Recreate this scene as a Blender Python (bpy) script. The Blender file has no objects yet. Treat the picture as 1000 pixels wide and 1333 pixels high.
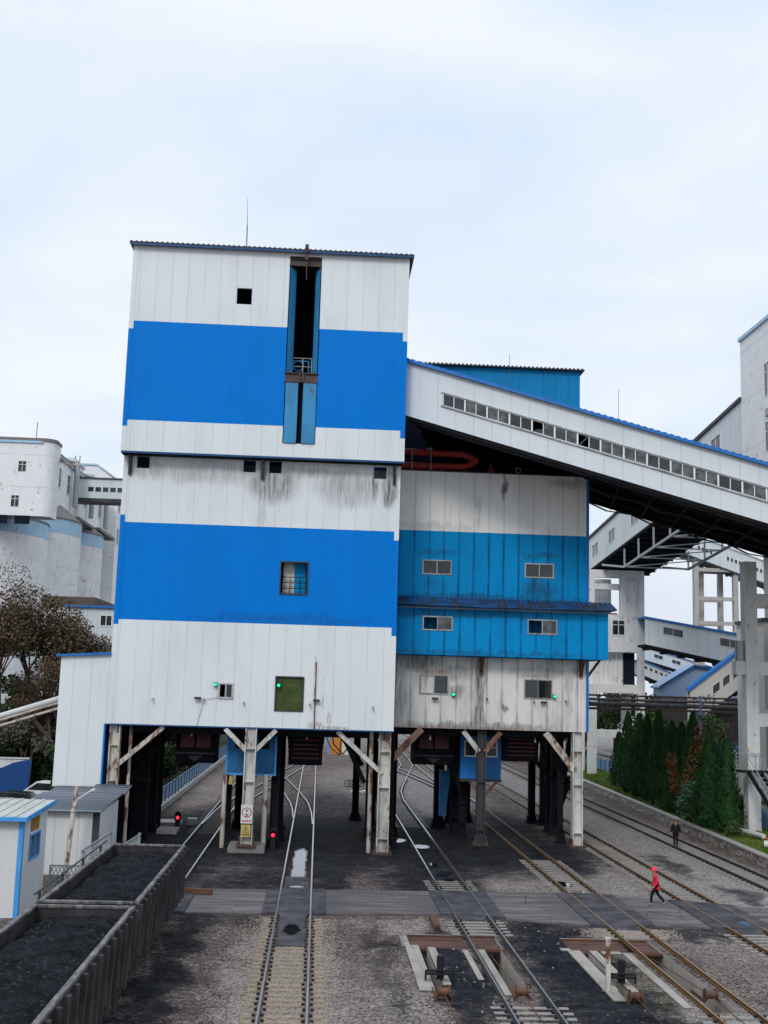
import bpy, bmesh, math, random
from mathutils import Vector, Matrix, noise
R = math.radians
scene = bpy.context.scene
col = scene.collection
random.seed(7)

# ------------------------------------------------------------------ camera
cd = bpy.data.cameras.new("camera"); cam = bpy.data.objects.new("camera", cd); col.objects.link(cam)
scene.camera = cam
cd.sensor_fit = 'VERTICAL'; cd.sensor_height = 36.0; cd.lens = 36.0 * 1483.0 / 1333.0
cd.clip_start = 0.1; cd.clip_end = 4000
yaw, pitch, roll = .05225, .15096, -.02945
fw = Vector((math.sin(yaw) * math.cos(pitch), math.cos(yaw) * math.cos(pitch), math.sin(pitch)))
rt = Vector((math.cos(yaw), -math.sin(yaw), 0)); dn = fw.cross(rt)
r2 = rt * math.cos(roll) + dn * math.sin(roll); d2 = -rt * math.sin(roll) + dn * math.cos(roll)
mw = Matrix((r2, -d2, -fw)).transposed().to_4x4(); mw.translation = Vector((0, 0, 10))
cam.matrix_world = mw

# ------------------------------------------------------------------ world, sun, exposure
SUN_EL, SUN_AZ = R(39), R(200)          # azimuth clockwise from +Y (sun behind the viewer, to the left)
w = bpy.data.worlds.new("World"); scene.world = w; w.use_nodes = True
nt = w.node_tree; nt.nodes.clear()
def wn(t, **k):
    n = nt.nodes.new(t)
    for a, b in k.items(): setattr(n, a, b)
    return n
out = wn('ShaderNodeOutputWorld'); sky = wn('ShaderNodeTexSky', sky_type='NISHITA', sun_disc=False)
sky.sun_elevation = SUN_EL; sky.sun_rotation = SUN_AZ
bgs = wn('ShaderNodeBackground'); bgs.inputs[1].default_value = .1; nt.links.new(sky.outputs[0], bgs.inputs[0])
tc = wn('ShaderNodeTexCoord'); mp = wn('ShaderNodeMapping'); mp.inputs['Scale'].default_value = (1, 1, 2.6)
nt.links.new(tc.outputs['Generated'], mp.inputs[0])
nz = wn('ShaderNodeTexNoise'); nz.inputs['Scale'].default_value = 2.1; nz.inputs['Detail'].default_value = 5; nz.inputs['Roughness'].default_value = .52
nz.inputs['Distortion'].default_value = .35
nt.links.new(mp.outputs[0], nz.inputs['Vector'])
cr = wn('ShaderNodeValToRGB'); nt.links.new(nz.outputs[0], cr.inputs[0])
cr.color_ramp.elements[0].position = .38; cr.color_ramp.elements[0].color = (.665, .795, .962, 1)
cr.color_ramp.elements[1].position = .62; cr.color_ramp.elements[1].color = (.865, .915, .965, 1)
sx = wn('ShaderNodeSeparateXYZ'); nt.links.new(tc.outputs['Generated'], sx.inputs[0])
# towards the horizon the overcast turns a flat lavender grey
mr = wn('ShaderNodeMapRange'); mr.interpolation_type = 'SMOOTHSTEP'
mr.inputs[1].default_value = .0; mr.inputs[2].default_value = .22; nt.links.new(sx.outputs[2], mr.inputs[0])
mx = wn('ShaderNodeMix', data_type='RGBA'); nt.links.new(mr.outputs[0], mx.inputs[0])
mx.inputs[6].default_value = (.72, .77, .87, 1); nt.links.new(cr.outputs[0], mx.inputs[7])
# an overcast sky is brightest overhead
mz = wn('ShaderNodeMapRange'); mz.interpolation_type = 'SMOOTHSTEP'
mz.inputs[1].default_value = .5; mz.inputs[2].default_value = 1.0; mz.inputs[3].default_value = 1.06; mz.inputs[4].default_value = 2.2
nt.links.new(sx.outputs[2], mz.inputs[0])
bgc = wn('ShaderNodeBackground'); nt.links.new(mx.outputs[2], bgc.inputs[0]); nt.links.new(mz.outputs[0], bgc.inputs[1])
ms = wn('ShaderNodeMixShader'); ms.inputs[0].default_value = .95
nt.links.new(bgs.outputs[0], ms.inputs[1]); nt.links.new(bgc.outputs[0], ms.inputs[2]); nt.links.new(ms.outputs[0], out.inputs[0])
sd = bpy.data.lights.new("sun", 'SUN'); sd.energy = 1.45; sd.angle = R(16); sd.color = (1, .965, .92)
so = bpy.data.objects.new("sun", sd); col.objects.link(so)
sdir = Vector((math.sin(SUN_AZ) * math.cos(SUN_EL), math.cos(SUN_AZ) * math.cos(SUN_EL), math.sin(SUN_EL)))
so.rotation_euler = sdir.to_track_quat('Z', 'Y').to_euler(); so.location = (-60, -120, 150)
vs = scene.view_settings; vs.view_transform = 'Standard'; vs.look = 'None'; vs.exposure = 0; vs.gamma = 1; vs.use_curve_mapping = False
scene.cycles.max_bounces = 6

# ------------------------------------------------------------------ materials
class NT:
    def __init__(s, name):
        s.m = bpy.data.materials.new(name); s.m.use_nodes = True; s.t = s.m.node_tree
        s.b = s.t.nodes['Principled BSDF']; s.b.inputs['Specular IOR Level'].default_value = .3
        s.uvn = s.tcn = None
    def n(s, t, **k):
        x = s.t.nodes.new(t)
        for a, b in k.items(): setattr(x, a, b)
        return x
    def put(s, sock, v):
        if hasattr(v, 'links') or isinstance(v, bpy.types.NodeSocket): s.t.links.new(v, sock)
        else: sock.default_value = v
    def uv(s):
        if not s.uvn: s.uvn = s.n('ShaderNodeUVMap', uv_map='UV')
        return s.uvn.outputs[0]
    def pos(s):
        if not s.tcn: s.tcn = s.n('ShaderNodeNewGeometry')
        return s.tcn.outputs['Position']
    def map(s, v, scale=(1, 1, 1), loc=(0, 0, 0), rot=(0, 0, 0)):
        x = s.n('ShaderNodeMapping'); s.put(x.inputs[0], v); x.inputs['Scale'].default_value = scale
        x.inputs['Location'].default_value = loc; x.inputs['Rotation'].default_value = rot; return x.outputs[0]
    def noise(s, v, sc, det=4, ro=.55, dist=0):
        x = s.n('ShaderNodeTexNoise'); s.put(x.inputs['Vector'], v); x.inputs['Scale'].default_value = sc
        x.inputs['Detail'].default_value = det; x.inputs['Roughness'].default_value = ro; x.inputs['Distortion'].default_value = dist
        return x.outputs[0]
    def vor(s, v, sc, out='Color', feat='F1'):
        x = s.n('ShaderNodeTexVoronoi', feature=feat); s.put(x.inputs['Vector'], v); x.inputs['Scale'].default_value = sc
        return x.outputs[out]
    def math(s, op, a, b=0.0, c=None, clamp=False):
        x = s.n('ShaderNodeMath', operation=op); x.use_clamp = clamp; s.put(x.inputs[0], a); s.put(x.inputs[1], b)
        if c is not None: s.put(x.inputs[2], c)
        return x.outputs[0]
    def rng(s, v, a, b, c=0.0, d=1.0, smooth=True):
        x = s.n('ShaderNodeMapRange'); x.interpolation_type = 'SMOOTHSTEP' if smooth else 'LINEAR'
        s.put(x.inputs[0], v)
        for i, q in enumerate((a, b, c, d)): x.inputs[i + 1].default_value = q
        return x.outputs[0]
    def mix(s, f, a, b, bt='MIX'):
        x = s.n('ShaderNodeMix', data_type='RGBA', blend_type=bt); s.put(x.inputs[0], f)
        for i, q in ((6, a), (7, b)):
            if isinstance(q, tuple) and len(q) == 3: q = (*q, 1)
            if isinstance(q, (int, float)): q = (q, q, q, 1)
            s.put(x.inputs[i], q)
        return x.outputs[2]
    def sep(s, v):
        x = s.n('ShaderNodeSeparateXYZ'); s.put(x.inputs[0], v); return x.outputs
    def rand(s, cell):                         # random value from an integer cell value
        x = s.n('ShaderNodeTexWhiteNoise', noise_dimensions='1D'); s.put(x.inputs['W'], cell); return x.outputs[0]
    def bump(s, h, st=.3, d=.02):
        x = s.n('ShaderNodeBump'); x.inputs['Strength'].default_value = st; x.inputs['Distance'].default_value = d
        s.put(x.inputs['Height'], h); s.t.links.new(x.outputs[0], s.b.inputs['Normal'])
    def done(s, c, r=.6, metal=0.0):
        if isinstance(c, tuple) and len(c) == 3: c = (*c, 1)
        s.put(s.b.inputs['Base Color'], c); s.put(s.b.inputs['Roughness'], r); s.b.inputs['Metallic'].default_value = metal
        return s.m

def blobmask(s, v, blobs, dist=None):
    """sum of soft ellipses (cx, cy, rx, ry, strength) in the coordinates v"""
    o = s.sep(v); acc = None
    for cx, cy, rx, ry, st in blobs:
        dx = s.math('MULTIPLY', s.math('SUBTRACT', o[0], cx), 1 / rx); dy = s.math('MULTIPLY', s.math('SUBTRACT', o[1], cy), 1 / ry)
        d = s.math('ADD', s.math('MULTIPLY', dx, dx), s.math('MULTIPLY', dy, dy))
        m = s.rng(d, 1.9, .0, 0, st); acc = m if acc is None else s.math('MAXIMUM', acc, m)
    return acc

def cladding(name, c, panel=1.0, seam=.5, dirt=.15, stains=(), tint=(.05, .05, .05), rough=.5, vary=.05, rusts=(), off=0.0, edge=0.0):
    """sandwich panel sheet: vertical panels with seams, fine ribs, faint rain streaks, and stains where the sheet is sooty"""
    s = NT(name); uv = s.uv(); o = s.sep(uv)
    u = s.math('ADD', s.math('MULTIPLY', o[0], 1 / panel), off)
    fr = s.math('FRACT', u); cell = s.math('FLOOR', u)
    dd = s.math('MINIMUM', fr, s.math('SUBTRACT', 1.0, fr))
    sm = s.rng(dd, .02, .045, seam, 0)
    wob = s.noise(s.map(uv, (1.3, .25, 1)), 1.0, 3)
    sm = s.math('MULTIPLY', sm, s.rng(wob, .3, .6, .35, 1))
    rnd = s.rand(cell)
    base = s.mix(s.math('MULTIPLY', rnd, vary * 2), c, tuple(x * .72 for x in c))
    big = s.noise(s.map(uv, (.35, .12, 1)), 1.0, 5, .6)
    base = s.mix(s.rng(big, .42, .72, 0, dirt), base, tint)
    st = s.noise(s.map(uv, (9, .35, 1)), 1.0, 5, .65)
    base = s.mix(s.math('MULTIPLY', s.rng(st, .5, .78, 0, dirt * 1.6), s.rng(big, .3, .6)), base, tint)
    spk = s.noise(s.map(uv, (6, 3, 1)), 1.0, 6, .75)
    base = s.mix(s.rng(spk, .69, .76, 0, .25), base, tuple(x * .5 for x in c))
    if edge:
        e = s.math('MULTIPLY', s.rng(dd, .0, .17, 1, 0), s.rng(s.noise(s.map(uv, (2, .5, 1)), 1.2, 4), .35, .65, 0, edge))
        base = s.mix(e, base, tint)
    if stains:
        warp = s.n('ShaderNodeVectorMath', operation='ADD'); s.put(warp.inputs[0], uv)
        cn = s.n('ShaderNodeTexNoise'); s.put(cn.inputs['Vector'], s.map(uv, (1.6, .5, 1))); cn.inputs['Scale'].default_value = 1.2; cn.inputs['Detail'].default_value = 4
        sb = s.n('ShaderNodeVectorMath', operation='SUBTRACT'); s.put(sb.inputs[0], cn.outputs[1]); sb.inputs[1].default_value = (.5, .5, .5)
        s.put(warp.inputs[1], sb.outputs[0])
        m = blobmask(s, warp.outputs[0], stains)
        strk = s.noise(s.map(uv, (7, .55, 1)), 1.0, 6, .7)
        m = s.math('MULTIPLY', m, s.rng(strk, .3, .66, .25, 1))
        base = s.mix(m, base, (.018, .018, .02))
    if rusts:
        m = blobmask(s, uv, rusts); rn = s.noise(s.map(uv, (14, 1.2, 1)), 1.0, 6, .8)
        m = s.math('MULTIPLY', m, s.rng(rn, .42, .62)); base = s.mix(m, base, (.16, .05, .018))
    fx = s.math('MULTIPLY', s.rng(s.math('ABSOLUTE', s.math('SUBTRACT', s.math('FRACT', s.math('MULTIPLY', o[1], .42)), .5)), .0, .02, 1, 0), s.rng(s.math('ABSOLUTE', s.math('SUBTRACT', fr, .08)), .0, .03, .55, 0)); base = s.mix(fx, base, tuple(x * .3 for x in c))
    fade = s.noise(s.map(uv, (.16, .5, 1)), 1.0, 6, .7); base = s.mix(s.rng(fade, .5, .75, 0, .16), base, tuple(min(1, x * .93 + .012 + .04 * (min(c) > .3)) for x in c))
    base = s.mix(sm, base, tuple(x * .22 for x in c))
    rib = s.math('SINE', s.math('MULTIPLY', o[0], 2 * math.pi / .125))
    h = s.math('ADD', s.math('MULTIPLY', rib, .12), s.rng(dd, 0, .035, 0, 1))
    s.bump(h, .3, .01); s.b.inputs['Specular IOR Level'].default_value = .07
    return s.done(base, rough)

def painted(name, c, rust=.3, soot=.2, rough=.55, sc=1.0, rustc=(.13, .045, .018), sootc=(.015, .015, .018)):
    s = NT(name); p = s.map(s.pos(), (sc, sc, sc * .45))
    a = s.noise(p, 2.2, 6, .68); b = s.noise(p, .8, 5, .6)
    base = s.mix(s.rng(b, .35, .7, 0, soot), c, sootc)
    base = s.mix(s.rng(a, .62 - rust * .35, .74 - rust * .3), base, rustc) if rust else base
    k = s.noise(s.pos(), 9, 4, .6); base = s.mix(s.rng(k, .4, .7, 0, .12), base, tuple(x * .4 for x in c))
    s.bump(a, .12, .01)
    return s.done(base, rough)

def concrete(name, c=(.42, .41, .4), dirt=.4, lines=0.0, peel=0.0, rough=.85, dc=(.07, .065, .06)):
    s = NT(name); uv = s.uv(); p = s.pos()
    b = s.noise(p, .5, 6, .65); st = s.noise(s.map(uv, (3.2, .22, 1)), 1.0, 6, .7)
    base = s.mix(s.rng(b, .35, .75, 0, dirt), c, tuple(x * .6 for x in c))
    base = s.mix(s.rng(st, .5, .75, 0, dirt), base, dc)
    f = s.noise(p, 7, 5, .7); base = s.mix(s.rng(f, .55, .8, 0, dirt * .5), base, tuple(x * .4 for x in c))
    if lines:
        o = s.sep(uv); fr = s.math('FRACT', s.math('MULTIPLY', o[1], 1 / lines)); base = s.mix(s.rng(fr, .0, .03, .55, 0), base, tuple(x * .4 for x in c))
    if peel:
        q = s.noise(s.map(uv, (1, .6, 1)), 1.4, 7, .75); base = s.mix(s.rng(q, .60 - peel * .1, .64 - peel * .1, 0, .75), base, (.22, .19, .17))
    s.bump(f, .25, .02)
    return s.done(base, rough)

def plain(name, c, rough=.6, metal=0.0, vary=.15, sc=3.0):
    s = NT(name); a = s.noise(s.pos(), sc, 4, .6)
    if sum(c) < .12 and rough > .45: s.b.inputs['Specular IOR Level'].default_value = .08
    return s.done(s.mix(s.rng(a, .3, .7, 0, vary * 2), c, tuple(x * .45 for x in c)), rough, metal)

def emis(name, c, st):
    s = NT(name); s.b.inputs['Emission Color'].default_value = (*c, 1); s.b.inputs['Emission Strength'].default_value = st
    return s.done(c, .4)

WHITE = (.66, .69, .70); BLUE = (.0, .165, .57); BLUE2 = (.001, .25, .57)
mt = {}
mt['tw_white'] = cladding('tower_white_sheet', WHITE, 1.0, .2, .10, off=.1,
    stains=[(-3.3, 22.2, 1.5, 1.2, .75), (1.4, 22.0, 1.9, 1.1, .5), (4.0, 22.0, .5, 1.0, .9), (3.0, 22.1, .25, .8, .9), (-7.5, 22.7, 3.5, .7, .4), (-11, 22.8, 1, .6, .5), (-3.5, 22.9, 7, .35, .45), (-3.9, 20.6, .3, 1.2, .3)],
    rusts=[(-.23, 9.2, .06, 2.6, 1), (.3, 9.4, .05, 1, .8), (.7, 7.9, .12, .4, 1), (-.1, 7.45, .5, .25, 1), (.9, 7.35, 1.0, .14, 1)])
mt['tw_blue'] = cladding('tower_blue_sheet', BLUE, 1.0, .09, .08, tint=(.004, .05, .2), off=.1, vary=.03, stains=[(-2, 13.8, 5, .3, .35)])
mt['wing_white'] = cladding('wing_white_sheet', WHITE, 1.05, .22, .08)
mt['rb_white'] = cladding('building_white_sheet', (.80, .79, .76), 1.0, .3, .12, tint=(.1, .085, .07), off=.0,
    stains=[(12.0, 23.4, .14, 1.0, 1), (16.5, 23.8, 1.3, .35, .5), (10.2, 21.6, .2, 1.3, .35), (7, 20.5, 3, .3, .25)], edge=.12)
mt['rb_low'] = cladding('building_sooty_white_sheet', (.68, .66, .62), 1.0, .5, .42, tint=(.07, .06, .055),
    stains=[(10.55, 9.3, .33, 2.6, 1), (6.2, 11.6, 2.0, .6, .75), (5.2, 9.5, .5, 3, .6), (10, 7.5, 5, .28, .7), (8.4, 10.9, 1.6, .5, .6), (14.4, 11.2, 1.8, .4, .45), (16.4, 10, .25, 1.6, .4), (9.0, 9.7, .5, .4, .6), (12.2, 8.8, .2, .2, .9)],
    rusts=[(7.5, 10.95, 1.1, .2, 1), (14.4, 10.85, 1.1, .15, 1), (10, 7.4, 5, .12, 1), (10.6, 11.5, .3, .4, 1), (16.9, 11.2, .3, .4, 1)], edge=.4)
mt['rb_blue'] = cladding('building_blue_sheet', BLUE2, 1.0, .7, .25, tint=(.006, .03, .09), vary=.14, edge=.7,
    stains=[(14.4, 16.6, 1.0, .7, .8), (7.5, 16.6, .9, .6, .35), (11, 15.9, 7, .25, .7), (7.5, 18.9, 1.4, .2, .5), (14.4, 18.9, 1.4, .2, .5)])
mt['an_blue'] = cladding('annex_blue_sheet', BLUE2, 1.0, .55, .22, tint=(.006, .03, .09), vary=.1, edge=.6, stains=[(9, 14.7, 6, .25, .55), (10, 12.2, 8, .18, .5)])
mt['top_blue'] = cladding('rooftop_blue_sheet', (.008, .19, .43), 1.0, .4, .2, tint=(.006, .03, .09))
mt['gal_white'] = cladding('gallery_white_sheet', (.60, .64, .67), 1.15, .22, .06, vary=.03)
mt['far_white'] = cladding('far_white_sheet', (.58, .62, .64), 1.1, .3, .10, vary=.03)
mt['dark_blue'] = plain('dark_blue_trim', (.006, .06, .17), .5)
mt['far_blue'] = plain('far_blue_sheet', (.05, .17, .42), .6)
mt['shed_white'] = cladding('shed_white_sheet', (.62, .63, .63), 1.2, .3, .12, vary=.03, tint=(.2, .2, .2))
mt['blue_trim'] = plain('blue_trim', (.008, .15, .48), .45)
mt['sky_trim'] = plain('pale_blue_trim', (.07, .32, .72), .5)
mt['grey_frame'] = painted('grey_window_frame', (.40, .40, .40), .15, .6)
mt['white_frame'] = plain('white_window_frame', (.72, .72, .70), .5, vary=.1)
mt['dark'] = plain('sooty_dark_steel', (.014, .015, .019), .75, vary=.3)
mt['dark2'] = painted('sooty_steel', (.05, .05, .055), .12, .7)
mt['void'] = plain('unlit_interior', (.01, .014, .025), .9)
mt['column_white'] = painted('white_column_paint', (.58, .56, .52), .22, .55)
mt['column_right'] = painted('chalky_column_paint', (.62, .61, .57), .1, .4)
mt['rusty_white'] = painted('rusty_white_paint', (.55, .50, .44), .42, .4)
mt['brace_brown'] = painted('brown_brace_paint', (.30, .18, .12), .4, .5)
mt['rust'] = painted('rusty_iron', (.10, .045, .03), .4, .5)
mt['chute_red'] = painted('faded_red_chute', (.15, .03, .035), .1, .75)
mt['door_blue'] = painted('scuffed_blue_door', (.03, .24, .48), .06, .45, sootc=(.04, .07, .09))
mt['cabin_blue'] = painted('sooty_blue_cabin', (.012, .14, .34), .05, .8, sc=.7)
mt['cabin_blue2'] = painted('clean_blue_cabin', (.008, .17, .52), .05, .35, sc=.7)
mt['concrete'] = concrete('stained_concrete', (.40, .38, .36), .45)
mt['concrete_l'] = concrete('pale_concrete', (.70, .69, .675), .3, peel=.2)
mt['silo'] = concrete('whitewashed_silo_wall', (.74, .73, .73), .35, lines=3.2, peel=.2, dc=(.2, .17, .15))
mt['silo_band'] = concrete('pale_blue_silo_band', (.36, .53, .68), .25, peel=.15)
mt['headhouse'] = concrete('whitewashed_headhouse_wall', (.74, .74, .75), .2, lines=4.3, peel=.05, dc=(.25, .21, .19))
mt['roof_stone'] = concrete('weathered_roof_slab', (.20, .18, .17), .5)
mt['roof_grey'] = None
mt['coal'] = None
mt['glass'] = None
mt['steel_grey'] = plain('galvanised_steel', (.35, .37, .38), .45, .3)
mt['pipe_red'] = painted('faded_red_pipe', (.40, .035, .03), .0, .35)
mt['black'] = plain('black_paint', (.02, .02, .022), .5)
mt['green_lamp'] = emis('lit_green_lamp', (.0, 1, .42), 1.3)
mt['red_lamp'] = emis('lit_red_lamp', (1, .02, .05), 2.2)
mt['white_paint'] = plain('white_paint', (.6, .6, .59), .5, vary=.1)
mt['red_paint'] = plain('red_paint', (.45, .03, .02), .5)
mt['yellow'] = plain('yellow_paint', (.50, .38, .12), .5)
s = NT('annex_roof'); a = s.noise(s.pos(), 1.3, 6, .7); mt['annex_roof'] = s.done(s.mix(s.rng(a, .42, .62), (.015, .075, .22), (.025, .03, .04)), .6)
mt['roof_pale'] = concrete('pale_corrugated_sheet', (.42, .43, .40), .4)
mt['rust_ochre'] = plain('ochre_rust_stain', (.30, .15, .03), .8)
mt['orange'] = plain('orange_cabin_paint', (.50, .20, .04), .6)
mt['fence_dark'] = plain('dark_blue_post', (.02, .04, .08), .6)
mt['fence_pale'] = plain('pale_blue_panel', (.18, .32, .48), .5, vary=.25, sc=1)
mt['car_black'] = plain('black_car_paint', (.012, .013, .016), .2, vary=.05)
mt['car_white'] = plain('white_car_paint', (.6, .6, .6), .3, vary=.05)
mt['car_silver'] = plain('silver_car_paint', (.4, .42, .44), .3, .4, vary=.05)
mt['hoarding'] = plain('deep_blue_hoarding', (.006, .06, .22), .5)
mt['parapet_brown'] = concrete('brown_stained_parapet', (.10, .075, .06), .5)
mt['hall_blue'] = plain('grey_blue_sheet', (.20, .28, .42), .6)
mt['far_cream'] = concrete('cream_wall', (.56, .54, .50), .2)
mt['brown_wall'] = concrete('dark_brown_brick', (.035, .026, .022), .3, lines=.6)
mt['rust_dark'] = painted('dark_rusty_truss', (.075, .05, .045), .3, .4)
mt['pipe_grey'] = painted('grey_lagging', (.10, .10, .11), .1, .4)
mt['post_blue'] = plain('blue_grey_post', (.14, .20, .28), .5)
mt['ballast'] = plain('ballast_stone', (.33, .285, .24), .9, vary=.4, sc=14)
mt['skin'] = plain('skin', (.42, .24, .16), .6, vary=.05)
mt['hair'] = plain('black_hair', (.012, .01, .01), .7)
mt['jacket_red'] = plain('red_jacket', (.62, .015, .05), .7, vary=.15, sc=8)
mt['jacket_grey'] = plain('slate_shoulder_panel', (.05, .055, .07), .8)
mt['helmet_red'] = plain('red_helmet', (.75, .02, .06), .35, vary=.03)
mt['cloth_black'] = plain('black_cloth', (.012, .013, .017), .85)
mt['shoe_grey'] = plain('grey_shoe', (.2, .2, .2), .7)
mt['wet_dust'] = plain('wet_coal_dust', (.008, .009, .011), .35)
mt['blotch_blue'] = plain('dull_blue_blotch', (.05, .11, .19), .7)
mt['bark'] = plain('brown_bark', (.09, .06, .045), .9)

s = NT('grey_corrugated_roof'); o = s.sep(s.pos()); wv = s.math('SINE', s.math('MULTIPLY', o[1], 2 * math.pi / .55)); s.bump(wv, .8, .06)
nn = s.noise(s.map(s.pos(), (.6, 2, 1)), 1.2, 5); mt['roof_grey'] = s.done(s.mix(s.rng(wv, -.2, .9), (.055, .065, .085), s.mix(s.rng(nn, .3, .7), (.13, .15, .18), (.19, .21, .25))), .5)
s = NT('coal_heap'); a = s.noise(s.pos(), 1.3, 8, .68); b = s.vor(s.pos(), 16); g = s.n('ShaderNodeRGBToBW'); s.put(g.inputs[0], b)
c = s.mix(s.rng(a, .3, .7), (.005, .0055, .007), (.017, .018, .022)); c = s.mix(s.rng(g.outputs[0], .72, .95, 0, .35), c, (.10, .10, .105))
s.bump(s.math('ADD', a, s.math('MULTIPLY', g.outputs[0], .25)), .9, .12); s.b.inputs['Specular IOR Level'].default_value = .03; mt['coal'] = s.done(c, .8)
s = NT('window_glass'); a = s.noise(s.pos(), .7, 3); s.b.inputs['Specular IOR Level'].default_value = .6
mt['glass'] = s.done(s.mix(s.rng(a, .35, .65), (.008, .010, .014), (.028, .034, .042)), .15)
s = NT('dusty_gallery_glass'); a = s.noise(s.pos(), 1.6, 3, .6); s.b.inputs['Specular IOR Level'].default_value = .5
mt['glass_dusty'] = s.done(s.mix(s.rng(a, .35, .65), (.025, .031, .036), (.10, .115, .125)), .25)
s = NT('green_netting'); o = s.sep(s.pos()); a = s.noise(s.pos(), 1.5, 4)
l = s.math('FRACT', s.math('MULTIPLY', o[2], 1.6)); c = s.mix(s.rng(a, .3, .7), (.028, .05, .010), (.055, .08, .018)); mt['netting'] = s.done(s.mix(s.rng(l, 0, .1, .7, 0), c, (.01, .02, .01)), .7)
s = NT('wagon_steel'); a = s.noise(s.map(s.pos(), (1, 1, .4)), 1.5, 6, .7); b = s.noise(s.pos(), 5, 5, .7)
c = s.mix(s.rng(a, .35, .7), (.018, .016, .018), (.05, .042, .043)); c = s.mix(s.rng(b, .6, .75, 0, .6), c, (.02, .02, .022)); s.bump(b, .2, .01); mt['wagon'] = s.done(c, .62)
s = NT('wagon_rim_steel'); a = s.noise(s.map(s.pos(), (3, 1, 1)), 1.7, 6, .75)
mt['wagon_rim'] = s.done(s.mix(s.rng(a, .38, .66), (.05, .047, .05), (.19, .175, .17)), .5)
s = NT('water'); s.b.inputs['Specular IOR Level'].default_value = .9; a = s.noise(s.pos(), 3, 2); s.bump(a, .02, .01); mt['water'] = s.done((.012, .014, .016), .02)
s = NT('worn_rail_top'); mt['rail_top'] = s.done((.50, .52, .55), .28, .9)
mt['rail_dark'] = plain('dark_rail_web', (.045, .040, .040), .7, sc=2)
mt['rail_rust'] = plain('ochre_rusty_rail', (.13, .068, .022), .8, sc=2)
mt['rail_top_rust'] = plain('rusty_rail_top', (.20, .135, .085), .6, sc=2)
mt['beam_conc'] = concrete('dirty_beam_concrete', (.30, .275, .245), .9)
mt['tie_pale'] = concrete('pale_concrete_tie', (.27, .21, .145), .7, dc=(.12, .08, .05))
mt['tie_grey'] = concrete('grey_concrete_tie', (.24, .22, .20), .5)
mt['tie_dark'] = concrete('sooty_tie', (.10, .085, .075), .5)
mt['rust_plate'] = painted('rusty_cover_plate', (.105, .05, .038), .25, .6, sc=1.6)
mt['pit_wall'] = concrete('pit_concrete', (.38, .35, .31), .8)

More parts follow.
